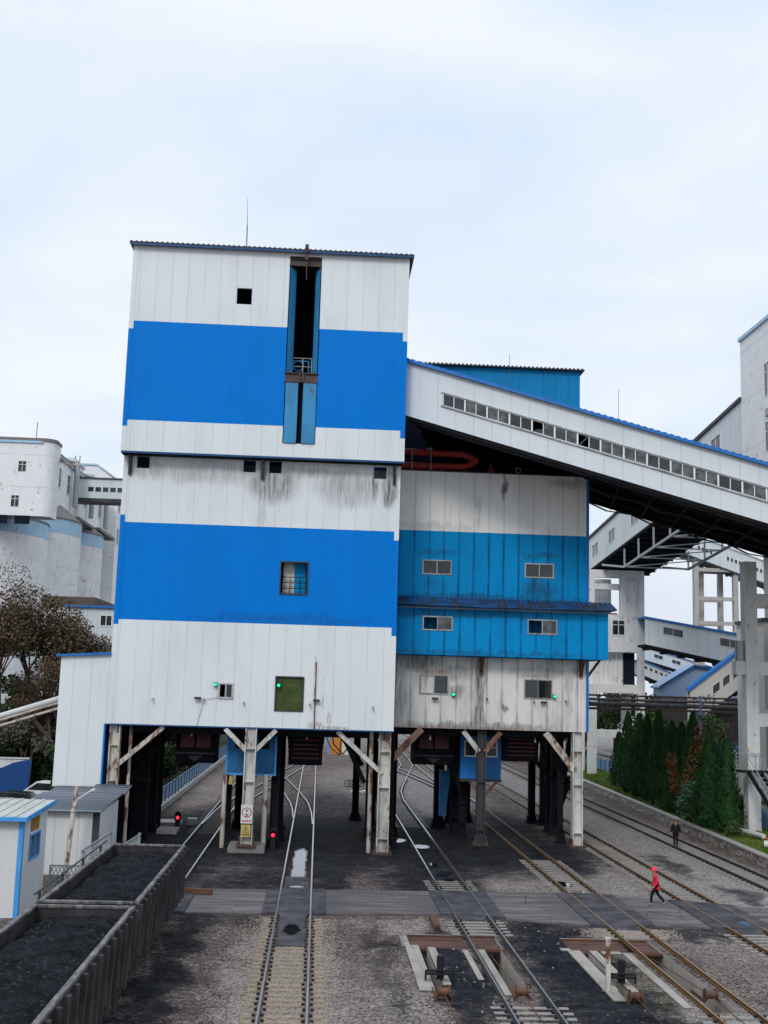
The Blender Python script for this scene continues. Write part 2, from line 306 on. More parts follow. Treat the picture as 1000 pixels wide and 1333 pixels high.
def ground_mat():
    s = NT('gravel_and_coal_dust'); p = s.pos()
    wn_ = s.n('ShaderNodeTexNoise'); s.put(wn_.inputs['Vector'], p); wn_.inputs['Scale'].default_value = .45; wn_.inputs['Detail'].default_value = 7; wn_.inputs['Roughness'].default_value = .68
    sb = s.n('ShaderNodeVectorMath', operation='SUBTRACT'); s.put(sb.inputs[0], wn_.outputs[1]); sb.inputs[1].default_value = (.5, .5, .5)
    sc = s.n('ShaderNodeVectorMath', operation='MULTIPLY'); s.put(sc.inputs[0], sb.outputs[0]); sc.inputs[1].default_value = (5.0, 9.0, 0)
    ad = s.n('ShaderNodeVectorMath', operation='ADD'); s.put(ad.inputs[0], p); s.put(ad.inputs[1], sc.outputs[0]); q = ad.outputs[0]
    v = s.vor(p, 17); g = s.n('ShaderNodeRGBToBW'); s.put(g.inputs[0], v)
    v2 = s.vor(p, 9.0); g2 = s.n('ShaderNodeRGBToBW'); s.put(g2.inputs[0], v2)
    v3 = s.vor(p, 2.2); g3 = s.n('ShaderNodeRGBToBW'); s.put(g3.inputs[0], v3)
    stone = s.mix(s.rng(g.outputs[0], .15, .85), (.012, .010, .009), (.245, .198, .178))
    stone = s.mix(s.rng(g2.outputs[0], .72, .86, 0, .6), stone, (.38, .33, .30))
    stone = s.mix(s.rng(g3.outputs[0], .5, .9, 0, .10), stone, (.03, .028, .03))
    big = s.noise(p, .33, 5, .6); stone = s.mix(s.rng(big, .35, .7, 0, .6), stone, (.066, .046, .042))
    # pale clean ballast beside the right-hand tracks and under the nearest part of the middle track
    pale = blobmask(s, q, [(22, 88, 3.6, 60, .75), (22.2, 60, 1.8, 14, .8), (16, 62, 1.7, 9, .55), (18.7, 64, 1.2, 9, .8), (13.4, 63, 1.2, 7, .55), (-.7, 36, 1.9, 15, .65), (16.6, 47, 2.2, 6, .25), (11, 110, 4, 26, .7), (-9.6, 110, 1.6, 24, .35),
        (3.8, 67, 1.0, 5, .5), (-4.3, 62, 1.2, 4, .45), (10.6, 62, 1.8, 4, .45), (4.6, 49.8, 3, 1.2, .4), (2.4, 36, 1.6, 8, .3), (3, 120, 3, 20, .35), (13.0, 37, 1.4, 4, .4)])
    stone = s.mix(s.math('MULTIPLY', pale, s.rng(g.outputs[0], .2, .6, .25, .9)), stone, (.43, .39, .37))
    # coal dust lies black where wagons are loaded and along the hauling tracks
    dust = blobmask(s, q, [(2.5, 77, 15.5, 15, 1), (8, 73, 10, 11, .95), (-8.5, 73, 5, 20, 1), (.9, 63, 1.2, 7, .9), (6, 62, 3, 6, .85), (9.8, 43, 2.0, 11, 1), (5.4, 43, 1.1, 7, .95), (8.6, 35, 1.5, 5, .8), (-5.0, 42, .9, 22, .8), (-3, 60, 3.4, 6, .8),
        (-3.5, 50.4, 3, 1.3, .6), (21.0, 68, .9, 5, .7), (21.9, 58, .8, 4, .7), (15.4, 49, 3.2, 1.6, .75), (2.7, 44, .5, 9, .5), (2.8, 46.5, 1.0, .8, .7), (14.6, 72, 2.8, 9, .95), (18.6, 76, .9, 8, .85), (1.5, 95, 2.5, 18, .6), (7.2, 95, 1.2, 14, .6), (13.8, 86, 2.6, 13, .9)])
    rg = s.noise(p, 1.3, 10, .82); rr = s.noise(p, .7, 6, .7)
    dm = s.rng(s.math('ADD', s.math('MULTIPLY', dust, 1.0), s.math('MULTIPLY', rg, 1.5)), .72, 1.72)
    dm = s.math('MULTIPLY', dm, s.rng(g2.outputs[0], .80, .9, 1, .85)); dm = s.math('MULTIPLY', dm, s.rng(g.outputs[0], .7, .9, 1, .93))
    dmix = s.mix(s.rng(rr, .3, .7), (.005, .006, .009), (.019, .021, .027))
    thin = s.math('MULTIPLY', s.rng(rg, .35, .8), .5); dm2 = s.math('MAXIMUM', dm, thin)
    c = s.mix(dm2, stone, dmix)
    moss = blobmask(s, q, [(11.6, 42, .7, 4, .6), (-10.8, 84, .8, 9, .5), (10.5, 39, 1.5, .6, .3)]); c = s.mix(s.math('MULTIPLY', moss, s.rng(rg, .45, .65)), c, (.07, .09, .025))
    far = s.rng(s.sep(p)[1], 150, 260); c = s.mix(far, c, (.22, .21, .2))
    soil = s.math('MULTIPLY', s.rng(o_ := s.sep(q)[0], -13.0, -12.2, 1, 0), s.rng(s.sep(p)[1], 66, 74)); c = s.mix(soil, c, s.mix(s.rng(rg, .4, .6), (.022, .020, .014), (.05, .048, .028)))
    h = s.math('ADD', s.math('MULTIPLY', g.outputs[0], s.math('SUBTRACT', 1.0, dm)), s.math('MULTIPLY', rg, .8))
    s.bump(h, .55, .06)
    s.b.inputs['Specular IOR Level'].default_value = .03
    return s.done(c, s.rng(dm2, 0, 1, .95, .8))
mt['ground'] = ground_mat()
s = NT('worn_crossing_asphalt'); p = s.pos(); a = s.noise(s.map(p, (.25, 1.6, 1)), 1.0, 6, .62); b = s.noise(p, 9, 5, .7)
v = s.vor(s.map(p, (.4, .35, 1)), 1.0, 'Distance', 'DISTANCE_TO_EDGE')
c = s.mix(s.rng(a, .3, .7), (.07, .062, .065), (.17, .152, .152)); c = s.mix(s.rng(b, .5, .75, 0, .5), c, (.06, .058, .065))
c = s.mix(s.rng(v, .0, .012, .7, 0), c, (.03, .03, .035)); dd = blobmask(s, p, [(.5, 54, 1.2, 4, .6), (6, 54.5, 2.0, 3, .55), (13, 54, 2.4, 4, .5), (-2, 57, 8, .6, .6)])
c = s.mix(s.math('MULTIPLY', dd, s.rng(a, .25, .6)), c, (.045, .048, .056)); s.bump(b, .3, .01); s.b.inputs['Specular IOR Level'].default_value = .12; mt['asphalt'] = s.done(c, .85)
s = NT('rubber_crossing_pad'); p = s.pos(); o = s.sep(p); a = s.noise(p, 1.2, 5, .6); g1 = s.math('FRACT', s.math('MULTIPLY', o[0], 9.0))
c = s.mix(s.rng(a, .3, .7), (.035, .034, .04), (.085, .08, .09)); c = s.mix(s.rng(g1, .0, .3, .35, 0), c, (.02, .02, .024))
jj = s.math('FRACT', s.math('MULTIPLY', s.math('ADD', o[1], .4), 1 / 1.8)); c = s.mix(s.rng(jj, .0, .03, .8, 0), c, (.012, .012, .014)); s.b.inputs['Specular IOR Level'].default_value = .12; mt['rubber'] = s.done(c, .75)
s = NT('grass_verge'); p = s.pos(); a = s.noise(p, .5, 6, .65); b = s.noise(p, 9, 5, .7); c = s.mix(s.rng(a, .3, .7), (.06, .115, .012), (.15, .19, .035)); mt['grass'] = s.done(s.mix(s.rng(b, .4, .7, 0, .6), c, (.03, .05, .008)), .9)
s = NT('rough_stone_kerb'); p = s.pos(); v = s.vor(s.map(p, (1, .9, 2.2)), 2.6, 'Distance', 'DISTANCE_TO_EDGE'); v2 = s.vor(s.map(p, (1, .9, 2.2)), 2.6); g = s.n('ShaderNodeRGBToBW'); s.put(g.inputs[0], v2)
c = s.mix(s.rng(g.outputs[0], .2, .8), (.15, .13, .115), (.38, .34, .31)); c = s.mix(s.rng(v, 0, .06, .9, 0), c, (.035, .03, .028)); s.bump(v, .6, .05); mt['stonewall'] = s.done(c, .9)
mt['coping'] = concrete('kerb_coping', (.33, .30, .29), .4)

def leafmat(name, a, b, c):
    s = NT(name); g = s.n('ShaderNodeObjectInfo'); v = s.noise(s.pos(), 1.1, 4, .6); k = s.noise(s.pos(), 11, 2, .6)
    x = s.mix(s.rng(v, .35, .65), a, b); x = s.mix(s.rng(k, .5, .72, 0, .8), x, c)
    x = s.mix(s.math('MULTIPLY', g.outputs['Random'], .35), x, tuple(t * .6 for t in a))
    s.b.inputs['Specular IOR Level'].default_value = .2
    return s.done(x, .75)
mt['cypress'] = leafmat('cypress_foliage', (.010, .042, .012), (.022, .075, .020), (.05, .13, .03))
mt['cypress_brown'] = leafmat('browning_foliage', (.20, .09, .03), (.13, .06, .025), (.26, .13, .05))
mt['shrub'] = leafmat('bluish_shrub_leaves', (.03, .075, .045), (.05, .11, .06), (.09, .16, .09))
mt['leaf_dark'] = leafmat('dark_green_leaves', (.018, .034, .012), (.032, .055, .018), (.07, .10, .03))
mt['leaf_mid'] = leafmat('mid_green_leaves', (.035, .065, .02), (.06, .10, .028), (.11, .15, .045))
mt['leaf_autumn'] = leafmat('reddish_brown_leaves', (.11, .058, .038), (.058, .064, .028), (.19, .12, .07))
mt['leaf_pale'] = leafmat('greyish_autumn_leaves', (.10, .095, .065), (.16, .15, .11), (.24, .22, .18))

# ------------------------------------------------------------------ mesh helpers
ORG = {}
class MB:
    def __init__(s): s.v = []; s.f = []; s.mi = []; s.k = 0
    def face(s, pts, k=None):
        n = len(s.v); s.v += [tuple(p) for p in pts]; s.f.append(tuple(range(n, n + len(pts)))); s.mi.append(s.k if k is None else k)
    def add(s, vs_, fs, k=None):
        n = len(s.v); s.v += [tuple(p) for p in vs_]
        for f in fs: s.f.append(tuple(i + n for i in f)); s.mi.append(s.k if k is None else k)
    def hexa(s, c, k=None):    # 8 corners: bottom 4 (ccw from above), top 4
        s.add(c, [(3, 2, 1, 0), (4, 5, 6, 7), (0, 1, 5, 4), (1, 2, 6, 5), (2, 3, 7, 6), (3, 0, 4, 7)], k)
    def box(s, x0, x1, y0, y1, z0, z1, k=None):
        s.hexa([(x0, y0, z0), (x1, y0, z0), (x1, y1, z0), (x0, y1, z0), (x0, y0, z1), (x1, y0, z1), (x1, y1, z1), (x0, y1, z1)], k)
    def bar(s, p, q, w, h=None, k=None, up=(0, 0, 1)):
        p, q = Vector(p), Vector(q); d = (q - p).normalized(); up = Vector(up)
        if abs(d.dot(up)) > .98: up = Vector((0, 1, 0))
        a = d.cross(up).normalized() * w / 2; b = a.cross(d).normalized() * (h or w) / 2
        s.hexa([p - a - b, p + a - b, q + a - b, q - a - b, p - a + b, p + a + b, q + a + b, q - a + b], k)
    def ibeam(s, p, q, w, h, t=.03, k=None, up=(0, 1, 0)):
        """an H section: web plus two flanges, flanges facing 'up'"""
        p, q = Vector(p), Vector(q); d = (q - p).normalized(); b = Vector(up); b = (b - d * b.dot(d)).normalized()
        s.bar(p, q, t, h - 2 * t - .004, k, b)
        for sg in (-1, 1): o = b * sg * (h / 2 - t / 2); s.bar(p + o, q + o, w, t, k, b)
    def tube(s, p, q, r, n=8, r2=None, k=None, caps=True):
        p, q = Vector(p), Vector(q); d = (q - p).normalized(); a = d.orthogonal().normalized(); b = d.cross(a); r2 = r if r2 is None else r2; m = len(s.v)
        for c, rr in ((p, r), (q, r2)):
            for i in range(n):
                t = 2 * math.pi * i / n; s.v.append(tuple(c + (a * math.cos(t) + b * math.sin(t)) * rr))
        kk = s.k if k is None else k
        for i in range(n): s.f.append((m + i, m + (i + 1) % n, m + n + (i + 1) % n, m + n + i)); s.mi.append(kk)
        if caps:
            s.f.append(tuple(m + i for i in reversed(range(n)))); s.f.append(tuple(m + n + i for i in range(n))); s.mi += [kk, kk]
    def path(s, pts, r, n=8, k=None):
        for a, b in zip(pts, pts[1:]): s.tube(a, b, r, n, k=k)
    def prism(s, poly, fn0, fn1, k=None):   # poly: list of 2d points, fnX maps one to 3d
        a = [fn0(p) for p in poly]; b = [fn1(p) for p in poly]; n = len(poly); m = len(s.v); s.v += [tuple(x) for x in a + b]; kk = s.k if k is None else k
        s.f.append(tuple(range(m + n - 1, m - 1, -1))); s.f.append(tuple(range(m + n, m + 2 * n))); s.mi += [kk, kk]
        for i in range(n): s.f.append((m + i, m + (i + 1) % n, m + n + (i + 1) % n, m + n + i)); s.mi.append(kk)
    def lathe(s, c, prof, n=24, a0=0, a1=2 * math.pi, k=None):
        m = len(s.v); full = abs(a1 - a0 - 2 * math.pi) < 1e-6; cn = n if full else n + 1; kk = s.k if k is None else k
        for (r, z) in prof:
            for i in range(cn): t = a0 + (a1 - a0) * i / n; s.v.append((c[0] + r * math.cos(t), c[1] + r * math.sin(t), c[2] + z))
        for j in range(len(prof) - 1):
            for i in range(n): i2 = (i + 1) % cn; s.f.append((m + j * cn + i, m + j * cn + i2, m + (j + 1) * cn + i2, m + (j + 1) * cn + i)); s.mi.append(kk)
    def build(s, name, mats, parent=None, smooth=False, bevel=0):
        o0 = ORG.get(parent.name if parent else None, Vector((0, 0, 0)))
        if parent is None and s.v:
            xs = [v[0] for v in s.v]; ys = [v[1] for v in s.v]; zs = [v[2] for v in s.v]
            o0 = Vector(((min(xs) + max(xs)) / 2, (min(ys) + max(ys)) / 2, min(zs)))
        me = bpy.data.meshes.new(name); me.from_pydata([(v[0] - o0.x, v[1] - o0.y, v[2] - o0.z) for v in s.v], [], s.f)
        if not isinstance(mats, (list, tuple)): mats = [mats]
        for m in mats: me.materials.append(mt[m] if isinstance(m, str) else m)
        me.polygons.foreach_set('material_index', s.mi)
        if smooth: me.polygons.foreach_set('use_smooth', [True] * len(s.f))
        uv = me.uv_layers.new(name='UV'); me.update(); d = []
        for p in me.polygons:
            n = p.normal
            if abs(n.z) > .9:
                for i in p.vertices: v = s.v[i]; d += [v[0], v[1]]
            else:
                t = Vector((-n.y, n.x)); t = t.normalized() if t.length > 1e-6 else Vector((1, 0))
                if abs(t.x) > abs(t.y): t = t if t.x > 0 else -t
                else: t = t if t.y > 0 else -t
                for i in p.vertices: v = s.v[i]; d += [t.x * v[0] + t.y * v[1], v[2]]
        uv.data.foreach_set('uv', d)
        o = bpy.data.objects.new(name, me); col.objects.link(o)
        if bevel:
            b = o.modifiers.new('bevel', 'BEVEL'); b.width = bevel; b.segments = 2; b.limit_method = 'ANGLE'
        if parent: o.parent = parent; ORG[o.name] = o0
        else: o.location = o0; ORG[o.name] = o0
        return o
def thing(name, label, cat, loc=(0, 0, 0), group=None):
    o = bpy.data.objects.new(name, None); o.empty_display_size = .3; col.objects.link(o); o.location = loc; ORG[o.name] = Vector(loc)
    o['label'] = label; o['category'] = cat
    if group: o['group'] = group
    return o
def tag(o, label=None, cat=None, group=None, kind=None):
    for k, v in (('label', label), ('category', cat), ('group', group), ('kind', kind)):
        if v: o[k] = v
    return o
def copy_tree(o, parent=None):
    c = o.copy(); col.objects.link(c)
    if parent: c.parent = parent
    for ch in list(o.children): copy_tree(ch, c)
    return c
def frame_map(O, U, N, slope=0.0):
    """wall coordinates (u along, w up, d outwards) -> world; slope lets a gallery wall climb along u"""
    O, U, N = Vector(O), Vector(U).normalized(), Vector(N).normalized()
    return lambda u, w, d=0.0: O + U * u + Vector((0, 0, w + slope * u)) + N * d
def wall(mb, fm, u0, u1, w0, w1, t=.12, holes=(), bands=(), k=0):
    """sheet wall with real openings; bands = [(w_from, w_to, material index)]"""
    us = sorted({u0, u1} | {x for h in holes for x in h[:2]}); ws = sorted({w0, w1} | {x for h in holes for x in h[2:]} | {x for b in bands for x in b[:2] if w0 < x < w1})
    us = [x for x in us if u0 <= x <= u1]; ws = [x for x in ws if w0 <= x <= w1]
    def solid(i, j):
        if i < 0 or j < 0 or i >= len(us) - 1 or j >= len(ws) - 1: return False
        a, b = (us[i] + us[i + 1]) / 2, (ws[j] + ws[j + 1]) / 2
        return not any(h[0] < a < h[1] and h[2] < b < h[3] for h in holes)
    for i in range(len(us) - 1):
        for j in range(len(ws) - 1):
            if not solid(i, j): continue
            a, b, c, d = us[i], us[i + 1], ws[j], ws[j + 1]; kk = k
            for q in bands:
                if q[0] < (c + d) / 2 < q[1]: kk = q[2]
            mb.face([fm(a, c), fm(b, c), fm(b, d), fm(a, d)], kk); mb.face([fm(b, c, -t), fm(a, c, -t), fm(a, d, -t), fm(b, d, -t)], kk)
            if not solid(i - 1, j): mb.face([fm(a, c), fm(a, d), fm(a, d, -t), fm(a, c, -t)], kk)
            if not solid(i + 1, j): mb.face([fm(b, c), fm(b, c, -t), fm(b, d, -t), fm(b, d)], kk)
            if not solid(i, j - 1): mb.face([fm(a, c), fm(a, c, -t), fm(b, c, -t), fm(b, c)], kk)
            if not solid(i, j + 1): mb.face([fm(a, d), fm(b, d), fm(b, d, -t), fm(a, d, -t)], kk)
def fbox(mb, fm, u0, u1, w0, w1, d0, d1, k=None):
    mb.hexa([fm(u0, w0, d1), fm(u1, w0, d1), fm(u1, w0, d0), fm(u0, w0, d0), fm(u0, w1, d1), fm(u1, w1, d1), fm(u1, w1, d0), fm(u0, w1, d0)], k)
def window(parent, fm, u0, u1, w0, w1, n=2, fr=.07, frame='grey_frame', glass='glass', opened=(), depth=.06, transom=None, name='window', lab=None):
    mb = MB(); fbox(mb, fm, u0 - fr, u1 + fr, w0 - fr, w0, -.05, depth); fbox(mb, fm, u0 - fr, u1 + fr, w1, w1 + fr, -.05, depth)
    fbox(mb, fm, u0 - fr, u0, w0, w1, -.05, depth); fbox(mb, fm, u1, u1 + fr, w0, w1, -.05, depth)
    st = (u1 - u0) / n
    for i in range(1, n): fbox(mb, fm, u0 + i * st - fr * .4, u0 + i * st + fr * .4, w0, w1, -.04, depth - .012)
    if transom: fbox(mb, fm, u0, u1, transom - fr * .35, transom + fr * .35, -.04, depth - .016)
    o = mb.build(name, frame, parent)
    if lab: o['label'] = lab
    for i in range(n):
        if i in opened: continue
        g = MB(); g.face([fm(u0 + i * st, w0, -.02), fm(u0 + (i + 1) * st, w0, -.02), fm(u0 + (i + 1) * st, w1, -.02), fm(u0 + i * st, w1, -.02)]); g.build('pane', glass, o)
    return o

# ------------------------------------------------------------------ ground, crossing, pits
pits = [(3.95, 7.56, 45.95, 48.4), (4.27, 4.56, 40.4, 45.95), (6.78, 7.44, 38.6, 45.95), (10.2, 13.8, 45.75, 48.15), (10.53, 10.84, 39.2, 45.75), (12.92, 13.8, 37.6, 45.75)]
pd = 1.15
mb = MB(); xs = sorted({-900, 900, -40, 50} | {p[i] for p in pits for i in (0, 1)}); ys = sorted({-60, 1500, 30, 250} | {p[i] for p in pits for i in (2, 3)})
for i in range(len(xs) - 1):
    for j in range(len(ys) - 1):
        a, b = (xs[i] + xs[i + 1]) / 2, (ys[j] + ys[j + 1]) / 2; inp = any(p[0] < a < p[1] and p[2] < b < p[3] for p in pits)
        if not inp: mb.face([(xs[i], ys[j], 0), (xs[i + 1], ys[j], 0), (xs[i + 1], ys[j + 1], 0), (xs[i], ys[j + 1], 0)])
g = mb.build('ground', 'ground'); tag(g, kind='structure')
mb = MB()
def inpit(a, b): return any(p[0] < a < p[1] and p[2] < b < p[3] for p in pits)
for i in range(len(xs) - 1):
    for j in range(len(ys) - 1):
        a, b = (xs[i] + xs[i + 1]) / 2, (ys[j] + ys[j + 1]) / 2
        if not inpit(a, b): continue
        x0, x1, y0, y1 = xs[i], xs[i + 1], ys[j], ys[j + 1]; mb.face([(x0, y0, -pd), (x1, y0, -pd), (x1, y1, -pd), (x0, y1, -pd)], 1)
        if not inpit(x0 - .01, b): mb.face([(x0, y0, -pd), (x0, y1, -pd), (x0, y1, -.002), (x0, y0, -.002)])
        if not inpit(x1 + .01, b): mb.face([(x1, y0, -pd), (x1, y0, -.002), (x1, y1, -.002), (x1, y1, -pd)])
        if not inpit(a, y0 - .01): mb.face([(x0, y0, -pd), (x1, y0, -pd), (x1, y0, -.002), (x0, y0, -.002)])
        if not inpit(a, y1 + .01): mb.face([(x0, y1, -pd), (x1, y1, -pd), (x1, y1, -.002), (x0, y1, -.002)])
tag(mb.build('path_pit_lining', ['pit_wall', 'dark2']), kind='structure').name = 'ground_pits'
def slab(name, poly, z0, z1, m, parent=None):
    mb = MB(); mb.prism(poly, lambda p: (p[0], p[1], z0), lambda p: (p[0], p[1], z1)); return mb.build(name, m, parent)
def clip_x(t, b, x0, x1):
    f = lambda L, x: next(a[1] + (c[1] - a[1]) * (x - a[0]) / (c[0] - a[0]) for a, c in zip(L, L[1:]) if a[0] - 1e-6 <= x <= c[0] + 1e-6)
    P = [(x0, f(b, x0))] + [p for p in b if x0 < p[0] < x1] + [(x1, f(b, x1)), (x1, f(t, x1))] + [p for p in reversed(t) if x0 < p[0] < x1] + [(x0, f(t, x0))]
    return P
TOP = [(-11.5, 57.0), (-2.2, 57.4), (8, 57.9), (14, 57.9), (18, 56.4), (22, 54.7), (40, 48)]
BOT = [(-11.5, 51.2), (0, 51.7), (6, 52.2), (9, 51.4), (13, 50.1), (16, 50.7), (20, 49.7), (40, 43)]
cuts = [(-8.6, -5.4), (-2.1, .68), (5.75, 8.55), (12.05, 14.85), (17.3, 20.1)]; edges = [-11.5] + [c for p in cuts for c in p] + [40]
mb = MB()
for i in range(0, len(edges), 2): mb.prism(clip_x(TOP, BOT, edges[i] + .006, edges[i + 1] - .006), lambda p: (p[0], p[1], .004), lambda p: (p[0], p[1], .095))
tag(mb.build('road', 'asphalt'), kind='structure')
TR = [-7.06, -.72, 7.08, 13.45, 18.7, 24.4]
padl = ['leftmost crossing pad, half hidden beside the coal wagon', 'ribbed black crossing pads on the track through the centre bay', 'black crossing pads on the track ahead of the sooty middle column', 'black crossing pads right of centre above the rusty plated pit', 'black crossing pads at the right edge with a blue scrap on them']
for i, (c, tx) in enumerate(zip(cuts, TR)):
    t = thing('crossing_pad', padl[i], 'crossing pad', (tx, 54, 0), 'rubber pads of the level crossing')
    for a, b in ((c[0] + .01, tx - .79), (tx - .69, tx + .69), (tx + .79, c[1] - .01)):
        slab('pad', clip_x(TOP, BOT, a, b), .004, .135, 'rubber', t)
    yy = BOT; f = next(a[1] + (q[1] - a[1]) * (tx - a[0]) / (q[0] - a[0]) for a, q in zip(yy, yy[1:]) if a[0] <= tx <= q[0])
    mb = MB(); mb.hexa([(tx - .5, f - .62, .01), (tx + .5, f - .62, .01), (tx + .69, f - .01, .01), (tx - .69, f - .01, .01), (tx - .5, f - .62, .03), (tx + .5, f - .62, .03), (tx + .69, f - .01, .133), (tx - .69, f - .01, .133)]); mb.build('ramp', 'rubber', t)
    if i == 4:
        mb = MB(); mb.prism([(19.0, 50.6), (19.25, 50.9), (19.1, 51.5), (18.75, 51.3)], lambda p: (p[0], p[1], .137), lambda p: (p[0], p[1], .150)); mb.build('blotch', 'blotch_blue', t)  # small flat blue patch on the pad

# ------------------------------------------------------------------ railway tracks
def rail(parent, pts, web, top, zb=.03):
    prof = [(-.065, 0), (.065, 0), (.065, .018), (.012, .03), (.012, .088), (.036, .096), (.036, .126), (-.036, .126), (-.036, .096), (-.012, .088), (-.012, .03), (-.065, .018)]
    mb = MB(); P = [Vector((p[0], p[1], zb)) for p in pts]; rings = []
    for i, p in enumerate(P):
        d = (P[min(i + 1, len(P) - 1)] - P[max(i - 1, 0)]).normalized(); a = Vector((d.y, -d.x, 0)); rings.append([p + a * q[0] + Vector((0, 0, q[1])) for q in prof])
    n = len(prof)
    for r in rings: mb.v += [tuple(x) for x in r]
    for j in range(len(rings) - 1):
        for i in range(n): mb.f.append((j * n + i, j * n + (i + 1) % n, (j + 1) * n + (i + 1) % n, (j + 1) * n + i)); mb.mi.append(1 if i == 6 else 0)
    mb.f.append(tuple(range(n))); mb.mi.append(0); mb.f.append(tuple(range(len(mb.v) - n, len(mb.v)))[::-1]); mb.mi.append(0)
    return mb.build('rail', [web, top], parent)
def off(line, d):
    out = []
    for i, p in enumerate(line):
        a = line[max(i - 1, 0)]; b = line[min(i + 1, len(line) - 1)]; t = Vector((b[0] - a[0], b[1] - a[1])).normalized(); out.append((p[0] + t.y * d, p[1] - t.x * d))
    return out
def track(label, line, ties, tie_mat, web, top, tz=.02, clips=True, tie_w=2.5):
    x0, y0 = line[0]; t = thing('railway_track', label, 'railway track', (x0, y0, 0), 'railway tracks of the yard')
    for sd_ in (-.735, .735): rail(t, off(line, sd_), web, top)
    tb = MB(); k = .24
    tb.box(x0 - tie_w / 2, x0 + tie_w / 2, y0 - k / 2, y0 + k / 2, -.05, tz)
    if clips:
        for sx_ in (-.735, .735):
            for q in (-.13, .13): tb.box(x0 + sx_ + q - .05, x0 + sx_ + q + .05, y0 - .07, y0 + .07, tz - .002, tz + .065, 1)
    first = None; n = 0
    pos = []
    for (a, b) in ties:
        y = a
        while y < b:
            for p, q in zip(line, line[1:]):
                if p[1] <= y <= q[1]:
                    f = (y - p[1]) / (q[1] - p[1]); pos.append((p[0] + (q[0] - p[0]) * f, y, -math.atan2(q[0] - p[0], q[1] - p[1]))); break
            y += .6 if y < 100 else 1.1
    rr = random.Random(len(pos) + int(x0 * 10))
    for (x, y, a) in pos[:100]:
        if first is None: first = tb.build('sleeper', [tie_mat, 'black'], t); o = first
        else: o = first.copy(); col.objects.link(o); o.parent = t
        o.location = (x - x0 + rr.uniform(-.03, .03), y - y0, rr.uniform(-.008, .004)); o.rotation_euler = (0, 0, a + rr.uniform(-.01, .01))
    if pos[100:]:
        mb = MB()
        for (x, y, a) in pos[100:]: mb.box(x - 1.25, x + 1.25, y - .12, y + .12, -.05, tz)
        tag(mb.build('sleepers', tie_mat, t), kind='stuff')
    return t
def st(x, *ys_): return [(x, y) for y in ys_]
track('leftmost track, passing under the coal wagons into the left bay', st(TR[0], 10, 60, 95, 140) + [(-7.3, 180), (-7.8, 260)], [(78, 118)], 'tie_dark', 'rail_dark', 'rail_top')
track('shiny-railed track on pale ties, running under the tower’s centre bay', st(TR[1], 20, 60, 100, 150, 260), [(28, 51.2)], 'tie_pale', 'rail_rust', 'rail_top', tz=.035)
track('track through the bay between the white and the sooty column, two brown pits beside it', st(TR[2], 20, 60, 95, 102) + [(7.4, 110), (8.1, 117), (9.6, 130), (11.5, 147), (12.2, 168), (12.2, 260)], [(30, 38), (48.5, 51.5), (58.2, 61.5), (84, 125)], 'tie_grey', 'rail_dark', 'rail_top')
track('rusty-railed track right of centre with a long open pit', st(TR[3], 20, 60, 100, 160, 260), [(28, 37.4), (48.3, 49.8), (58.2, 69)], 'tie_grey', 'rail_rust', 'rail_top_rust', tz=.035)
track('ochre-railed track on white gravel where the person in red walks', st(TR[4], 20, 60, 100, 160, 260), [(30, 49.3), (56.2, 82), (90, 120)], 'tie_grey', 'rail_rust', 'rail_top_rust', tz=.04)
track('rightmost track on close grey ties along the stone kerb', st(TR[5], 20, 60, 100, 160) + [(24.8, 200), (25.4, 260)], [(50, 165)], 'tie_grey', 'rail_dark', 'rail_dark', tz=.05)
def crossover(label, lines):
    t = thing('crossover_track', label, 'railway track', (lines[0][0][0], lines[0][0][1], 0), 'crossover rails behind the loading bays')
    for l in lines: rail(t, l, 'rail_dark', 'rail_top')
crossover('curved turnout rails bending left behind the red-signal column', [[(-1.45, 85.8), (-1.6, 89), (-1.67, 91.9), (-1.99, 97.6), (-2.64, 104.8), (-3.89, 116.4), (-5.2, 128), (-6.4, 141)], [(-.06, 83.3), (-.19, 90.6), (-.52, 98), (-1.38, 107.3), (-2.36, 115.9), (-3.98, 130.3), (-5.0, 141)]])
crossover('straight crossing rails slanting right behind the black chute', [[(-6.3, 91), (-4.28, 110.4), (-2.88, 124.3), (-1.03, 142.9)], [(-7.2, 97), (-4.53, 120.8), (-3.98, 130.3), (-2.52, 142.3)]])
crossover('turnout rails leaning left beyond the sooty bay', [[(12.7, 108), (11.3, 122), (9.15, 140), (7.4, 156)], [(12.7, 116), (10.86, 133.8), (9.75, 144.5), (8.2, 160)]])
crossover('pair of straight far rails seen past the blue panel', [[(12.7, 100), (12.65, 122.5), (12.6, 145.6), (12.7, 168)], [(14.1, 100), (14.07, 128.9), (14.08, 168)]])
crossover('short turnout rail beside the leftmost track near the dwarf signal', [[(-7.72, 82), (-7.61, 86), (-7.54, 90.1), (-7.38, 95.2), (-6.91, 100.6), (-6.1, 108)]])

# puddles
def puddle(label, pts, z=.036):
    mb = MB(); mb.face([(p[0], p[1], z + (.024 if abs(pts[0][1] - 48.6) < 1.2 and abs(pts[0][0]) < 2 else 0)) for p in pts]); o = mb.build('puddle', 'water'); tag(o, kind='structure')
    cx = sum(p[0] for p in pts) / len(pts); cy = sum(p[1] for p in pts) / len(pts); mb = MB(); mb.face([(cx + (p[0] - cx) * 1.22, cy + (p[1] - cy) * 1.12, o.location.z - .004) for p in pts]); w_ = mb.build('puddle_margin', 'wet_dust'); tag(w_, kind='structure'); return o
def blob(cx, cy, rx, ry, n=26, seed=1, j=.25):
    r = random.Random(seed); return [(cx + rx * math.cos(t * 2 * math.pi / n) * (1 + r.uniform(-j, j)), cy + ry * math.sin(t * 2 * math.pi / n) * (1 + r.uniform(-j * .5, j * .5))) for t in range(n)]
rp = random.Random(4)
